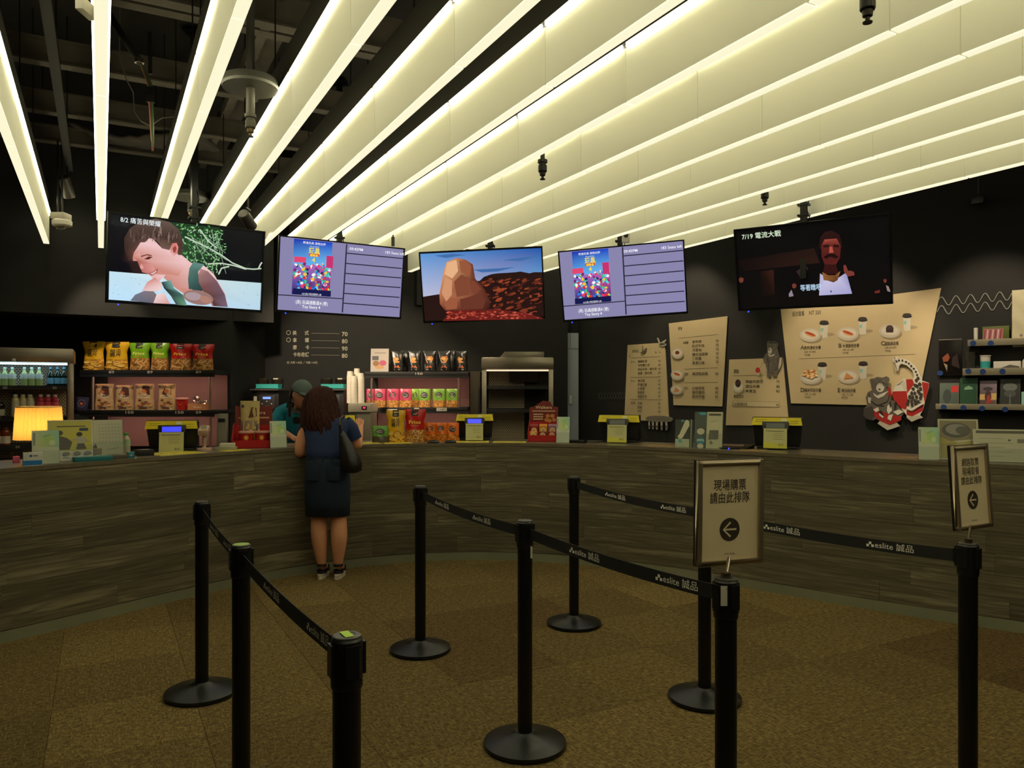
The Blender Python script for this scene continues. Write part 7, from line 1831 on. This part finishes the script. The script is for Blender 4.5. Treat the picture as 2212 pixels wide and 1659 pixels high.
MB().lathe([(0, 0), (.009, .001), (.008, .006), (0, .008)], 12).build('cap_button', CAPM, work, M=MH @ Matrix.Translation((0, .008, .134)))
BL = mat('black_hair', (16, 13, 12), .5)
hrr = []
for z, k in ((.045, 1.02), (.01, 1.035), (-.025, 1.02), (-.06, .92)):
    hrr.append([MH @ Vector((.080 * k * math.cos(a), .012 + .100 * k * math.sin(a), z)) for a in [(.06 + .88 * i / 20) * math.pi for i in range(21)]])
hm_ = MB().loft(hrr, closed=False).build('hair', BL, work, smooth=True, ang=80); s = hm_.modifiers.new('t', 'SOLIDIFY'); s.thickness = .008
EYEM = mat('eye_dark', (30, 22, 20), .3); LIP = mat('lips', (150, 84, 76), .5)
for sx in (-1, 1):
    MB().lathe([(0, -.006), (.006, -.004), (.007, 0), (.006, .004), (0, .006)], 10, sx=1.6).build('eye', EYEM, work, M=MH @ Matrix.Translation((sx * .030, -.082, .012)))
    MB().box((0, 0, 0), (.028, .004, .005)).build('eyebrow', BL, work, M=MH @ Matrix.Translation((sx * .030, -.087, .030)))
MB().box((0, 0, 0), (.040, .006, .008)).build('mouth', LIP, work, M=MH @ Matrix.Translation((0, -.098, -.056)), bevel=.002)
gl_ = MB()
for sx in (-1, 1):
    gl_.tube([(sx * .031 + .022 * math.cos(a), -.100, .010 + .016 * math.sin(a)) for a in [2 * math.pi * i / 16 for i in range(17)]], .0018, 6)
    gl_.tube([(sx * .053, -.099, .014), (sx * .074, -.06, .014), (sx * .080, .01, .010)], .0018, 6)
gl_.tube([(-.010, -.101, .013), (0, -.104, .015), (.010, -.101, .013)], .0018, 6)
gl_.build('glasses', BLACKP, work, M=MH)
# ------------------------------------------------------------------ things in the ceiling void, spotlights
PIPE = mat('grey_pipe', (96, 92, 84), .5, .4)
BRASS = mat('dull_brass', (120, 104, 74), .4, .7)
def sprinkler(label, px, py_bot, z_bot, disc=None, d=None):
    d = d or (z_bot - EYE) * F_PX / (HY - py_bot)
    p = P(px, py_bot, d); z0 = p.z
    r = thing('sprinkler', label, 'sprinkler', (p.x, p.y, z0))
    dark = disc is None
    pm = BLACKM if dark else PIPE
    MB().cyl((0, 0, .05), (0, 0, 4.3 - z0), .014 if dark else .022, n=14).build('drop_pipe', pm, r, smooth=True)
    MB().lathe([(.024, .045), (.027, .05), (.027, .085), (.022, .09), (.022, .10), (.03, .102), (.03, .12), (.016, .125)], 12).build('coupling', pm, r, smooth=True)
    MB().lathe([(0, .0), (.016, .0), (.017, .004), (.008, .008), (.008, .02), (.017, .024), (.019, .045), (0, .05)], 14).build('nozzle', BRASS if not dark else mat('blackened_brass', (44, 40, 34), .4, .6), r, smooth=True)
    if disc:
        zz = disc[1]
        MB().lathe([(0, zz), (disc[0], zz - .004), (disc[0] + .004, zz + .01), (disc[0], zz + .045), (disc[0] - .006, zz + .045), (disc[0] - .008, zz + .01), (0, zz + .008)], 44).build('heat_disc', mat('grey_heat_disc', (92, 90, 82), .5, .4), r, smooth=True)
    return r
sprinkler('black sprinkler head hanging at the top right of the blades', 1874, 50, 2.80)
sprinkler('black sprinkler head hanging above the middle television', 1172, 388, 2.80)
sprinkler('small black sprinkler head hanging near the rightmost television', 1652, 443, 2.80)
sprinkler('sprinkler with a large grey disc between the third and fourth blades', 541, 296, 0, (.143, .26), d=4.09)
sprinkler('sprinkler with a grey disc half hidden above the boy screen', 412, 470, 0, (.155, .17), d=6.8)
# light track with a hanging spotlight, parallel to the blades
def uv_pt(s, t, z): q = BN * s + BU * t; return Vector((q.x, q.y, z))
tr = thing('light_track', 'dark lighting track running between the two leftmost blades', 'light track', uv_pt(-.222, 3.0, 3.34), TH)
MB().box((0, 2.1, .02), (.034, 4.6, .036)).box((-.03, 2.1, .05), (.02, 4.6, .02)).build('track_rail', DARKM, tr)
for y in (.4, 2.0, 3.6): MB().cyl((0, y, .03), (0, y, .95), .005, n=6).build('track_rod', DARKM, tr)
def spot(label, pos, aim, energy, size=50, blend=.6, rod_to=4.3, col=(1, .82, .58), rad=.04):
    pos, aim = Vector(pos), Vector(aim)
    r = thing('spotlight', label, 'spotlight', pos, 0, 'ceiling spotlights')
    dr = (aim - pos).normalized(); q = Vector((0, 0, -1)).rotation_difference(dr).to_matrix().to_4x4()
    MB().lathe([(0, .10), (.040, .10), (.046, .09), (.046, -.07), (.042, -.075), (.040, -.06), (0, -.055)], 20).build('lamp_can', mat('grey_lamp_can', (70, 66, 60), .45, .3), r, M=q, smooth=True)
    MB().lathe([(0, -.058), (.038, -.058)], 20).build('lamp_lens', mat('spot_lens', (255, 230, 190), .5, emit=(255, 220, 165), estr=6.0), r, M=q)
    MB().box((0, 0, .10), (.012, .10, .012)).cyl((0, 0, .10), (0, 0, rod_to - pos.z), .006, n=8).build('lamp_yoke', DARKM, r)
    ld = bpy.data.lights.new('spot_light', 'SPOT'); ld.energy = energy; ld.spot_size = R(size); ld.spot_blend = blend; ld.color = col; ld.shadow_soft_size = rad
    lo = bpy.data.objects.new('spot_light', ld); COL.objects.link(lo); lo.parent = r; lo.matrix_local = q @ Matrix.Translation((0, 0, -.08))
    return r
def gap(k, t, z): return uv_pt(-.437 + .4375 * (k + .5), t, z)
spot('cylinder spotlight hanging from the track near the left television', (P(145, 408, 6.5)), (-3.75, 7.6, 1.45), SPOT_E * .8, 50)
spot('cylinder spotlight right of the boy screen, between blades', P(536, 478, 6.3), (-1.85, 8.7, 1.65), SPOT_E * 1.9, 54)
spot('unseen spotlight added behind the middle television to brighten the middle snack shelf', (-.42, 7.3, 2.755), (-.85, 8.35, 1.3), SPOT_E * .55, 70)  # added fill lamp, tucked behind the television, brightens the shelf goods
def wash(px, back): q = MW @ Vector((to_plane(MW, px, HY)[0], -back, 0)); return Vector((q.x, q.y, 3.5))
def wtar(px, z): q = MW @ Vector((to_plane(MW, px, HY)[0], 0, 0)); return Vector((q.x, q.y, z))
spot('unseen spotlight added to light the largest menu board', wash(1850, 1.3), wtar(1850, 1.8), SPOT_E * 1.2, 52)  # added lamp, kept out of view behind the blades, lights the big board
spot('unseen spotlight added to light the narrow menu boards', wash(1500, .62), wtar(1500, 1.55), SPOT_E * .75, 60)  # added lamp, also out of view, brightens the smaller boards
spot('unseen spotlight added to light the display rails', wash(2140, 1.3), wtar(2150, 1.65), SPOT_E * 1.1, 50)  # added lamp hidden by the blades, lifts the rails and their goods
# white device hanging on rods left of the second blade
r = thing('projector', 'white round-edged device hanging on rods beside the leftmost blade', 'ceiling device', P(134, 490, 6.4))
MB().lathe([(0, 0), (.060, .0), (.074, .012), (.076, .045), (.066, .058), (0, .060)], 32).build('device_body', WHITE, r, smooth=True)
MB().box((-.01, 0, .085), (.12, .12, .055)).build('device_top', mat('pale_grey_case', (176, 170, 156), .5), r, bevel=.012)
for sx in (-.035, .0): MB().cyl((sx, 0, .1), (sx, 0, .72), .008, n=8).build('hanging_rod', DARKM, r)
MB().tube([(-.035, -.02, .004), (-.03, -.02, -.018), (.0, -.02, -.026), (.035, -.02, -.02), (.045, -.02, .004)], .006, 8).build('device_hook', CHROME, r, smooth=True)
# cables and conduit
cb = thing('cable_bundle', 'torn conduit with coloured wires dangling between the second and third blades', 'cables', P(318, 60, 4.6))
c0 = P(318, 60, 4.6)
def rel(px, py, d=4.6): return P(px, py, d) - c0
MB().tube([rel(238, 32, 5.2), rel(262, 72, 4.9), rel(286, 110, 4.7), rel(302, 134)], .022, 12).build('flexible_conduit', mat('grey_conduit', (72, 72, 68), .6, bump=(120, .5)), cb, smooth=True)
MB().lathe([(.018, -.014), (.027, -.012), (.027, .012), (.018, .014)], 14).build('conduit_collar', CHROME, cb, loc=rel(301, 132))
for k, (c, dx) in enumerate((((120, 40, 34), 0), ((60, 90, 50), 4), ((150, 110, 84), -3), ((40, 70, 66), 2))):
    MB().tube([rel(303, 136), rel(312 + dx * .4, 156), rel(322 + dx, 180), rel(325 + dx, 210), rel(327 + dx * .7, 250), rel(329 + dx * .4, 300), rel(330, 326 - 8 * k)], .0065, 7).build('wire', mat('wire_%d' % k, c, .5), cb, smooth=True)
MB().tube([rel(323, 70), rel(324, 120), rel(325, 160)], .012, 8).build('threaded_rod', DARKM, cb)
MB().box(rel(325, 205), (.045, .03, .09)).build('junction_box', BLACKP, cb)
wr_ = thing('loose_wire', 'thin grey wire looping between the second and third blades', 'wire', P(262, 90, 5.0)); c1 = P(262, 90, 5.0)
MB().tube([P(258, 20, 5.0) - c1, P(258, 120, 5.0) - c1, P(272, 170, 5.0) - c1, P(288, 200, 5.0) - c1, P(290, 240, 5.0) - c1, P(305, 262, 5.0) - c1, P(325, 272, 5.0) - c1, P(350, 255, 5.0) - c1, P(378, 252, 5.0) - c1], .004, 6).build('wire', mat('pale_wire', (110, 104, 96), .6), wr_, smooth=True)
# sagging insulation, boxes
ins = thing('insulation_sheet', 'torn sagging grey insulation sheet in the ceiling void', 'insulation', P(300, 300, 6.2)); c2 = P(300, 300, 6.2)
q = random.Random(3); g = MB(); nx, ny = 16, 5
vs = []
for j in range(ny + 1):
    for i in range(nx + 1):
        x = -.55 + 1.0 * i / nx; sag = -.11 * math.sin(math.pi * i / nx) * (j / ny)
        vs.append((x, .55 - .6 * j / ny, .12 + sag + q.uniform(-.014, .014) - .05 * (i / nx)))
g.add(vs, [(j * (nx + 1) + i, j * (nx + 1) + i + 1, (j + 1) * (nx + 1) + i + 1, (j + 1) * (nx + 1) + i) for j in range(ny) for i in range(nx)])
o = g.build('sheet', mat('grey_insulation', (70, 62, 54), .9, bump=(20, .6)), ins, smooth=True); o.modifiers.new('t', 'SOLIDIFY').thickness = .02
r = thing('junction_box', 'white junction box fixed beside the second blade', 'junction box', P(186, 18, 3.0)); MB().box((0, 0, 0), (.032, .10, .05)).build('box_body', WHITE, r, bevel=.004); MB().tube([(0, 0, .03), (.01, .05, .2), (0, .1, .9)], .005, 6).build('box_cable', BLACKP, r)
r = thing('junction_box', 'small white connector box hanging beside the third blade', 'junction box', P(437, 68, 3.9)); MB().box((0, 0, 0), (.03, .05, .036), Matrix.Rotation(R(30), 3, 'Y')).build('box_body', WHITE, r, bevel=.003); MB().tube([(0, 0, .02), (-.01, .0, .10), (.0, .02, .6)], .004, 6).build('box_cable', BLACKP, r)
# security camera on the pole over the right session screen; small black speaker box on the right wall
pc = P(1352, 512, 6.72)
r = thing('security_camera', 'small white security camera above the right session screen', 'camera', pc, R(-6))
MB().box((0, 0, 0), (.068, .035, .105)).build('camera_body', WHITE, r, bevel=.012)
MB().lathe([(0, 0), (.020, 0), (.020, .008), (.014, .012), (0, .012)], 20).build('camera_lens', BLACKP, r, M=Matrix.Translation((0, -.017, .012)) @ Matrix.Rotation(R(90), 4, 'X'))
MB().cyl((-.01, .02, .0), (-.02, .24, .02), .008, n=8).build('camera_arm', WHITE, r)
MB().tube([(.0, .03, .05), (.02, .05, .15), (.01, .06, .3)], .004, 6).build('camera_cable', BLACKP, r)
x_, z_ = to_plane(MW, 2113, 432, .12)
r = thing('wall_speaker', 'small black box hanging by a wire on the dark right wall', 'speaker', M=MW @ Matrix.Translation((x_, -.12, z_)))
MB().box((0, 0, 0), (.09, .09, .075)).build('speaker_body', BLACKP, r, bevel=.008)
MB().cyl((0, 0, .03), (0, 0, .55), .003, n=6).build('hanging_wire', mat('pale_wire', (110, 104, 96), .6), r)
MB().box((0, .07, 0), (.02, .10, .02)).build('wall_arm', BLACKP, r)
for px, py, lab in ((849, 522, 'small black bracket above the left session screen'),):
    pp = P(px, py, 7.6); r = thing('ceiling_bracket', lab, 'bracket', pp); MB().box((0, 0, .0), (.03, .03, .09)).cyl((0, 0, .03), (0, 0, 1.2), .008, n=8).build('bracket_body', BLACKM, r)
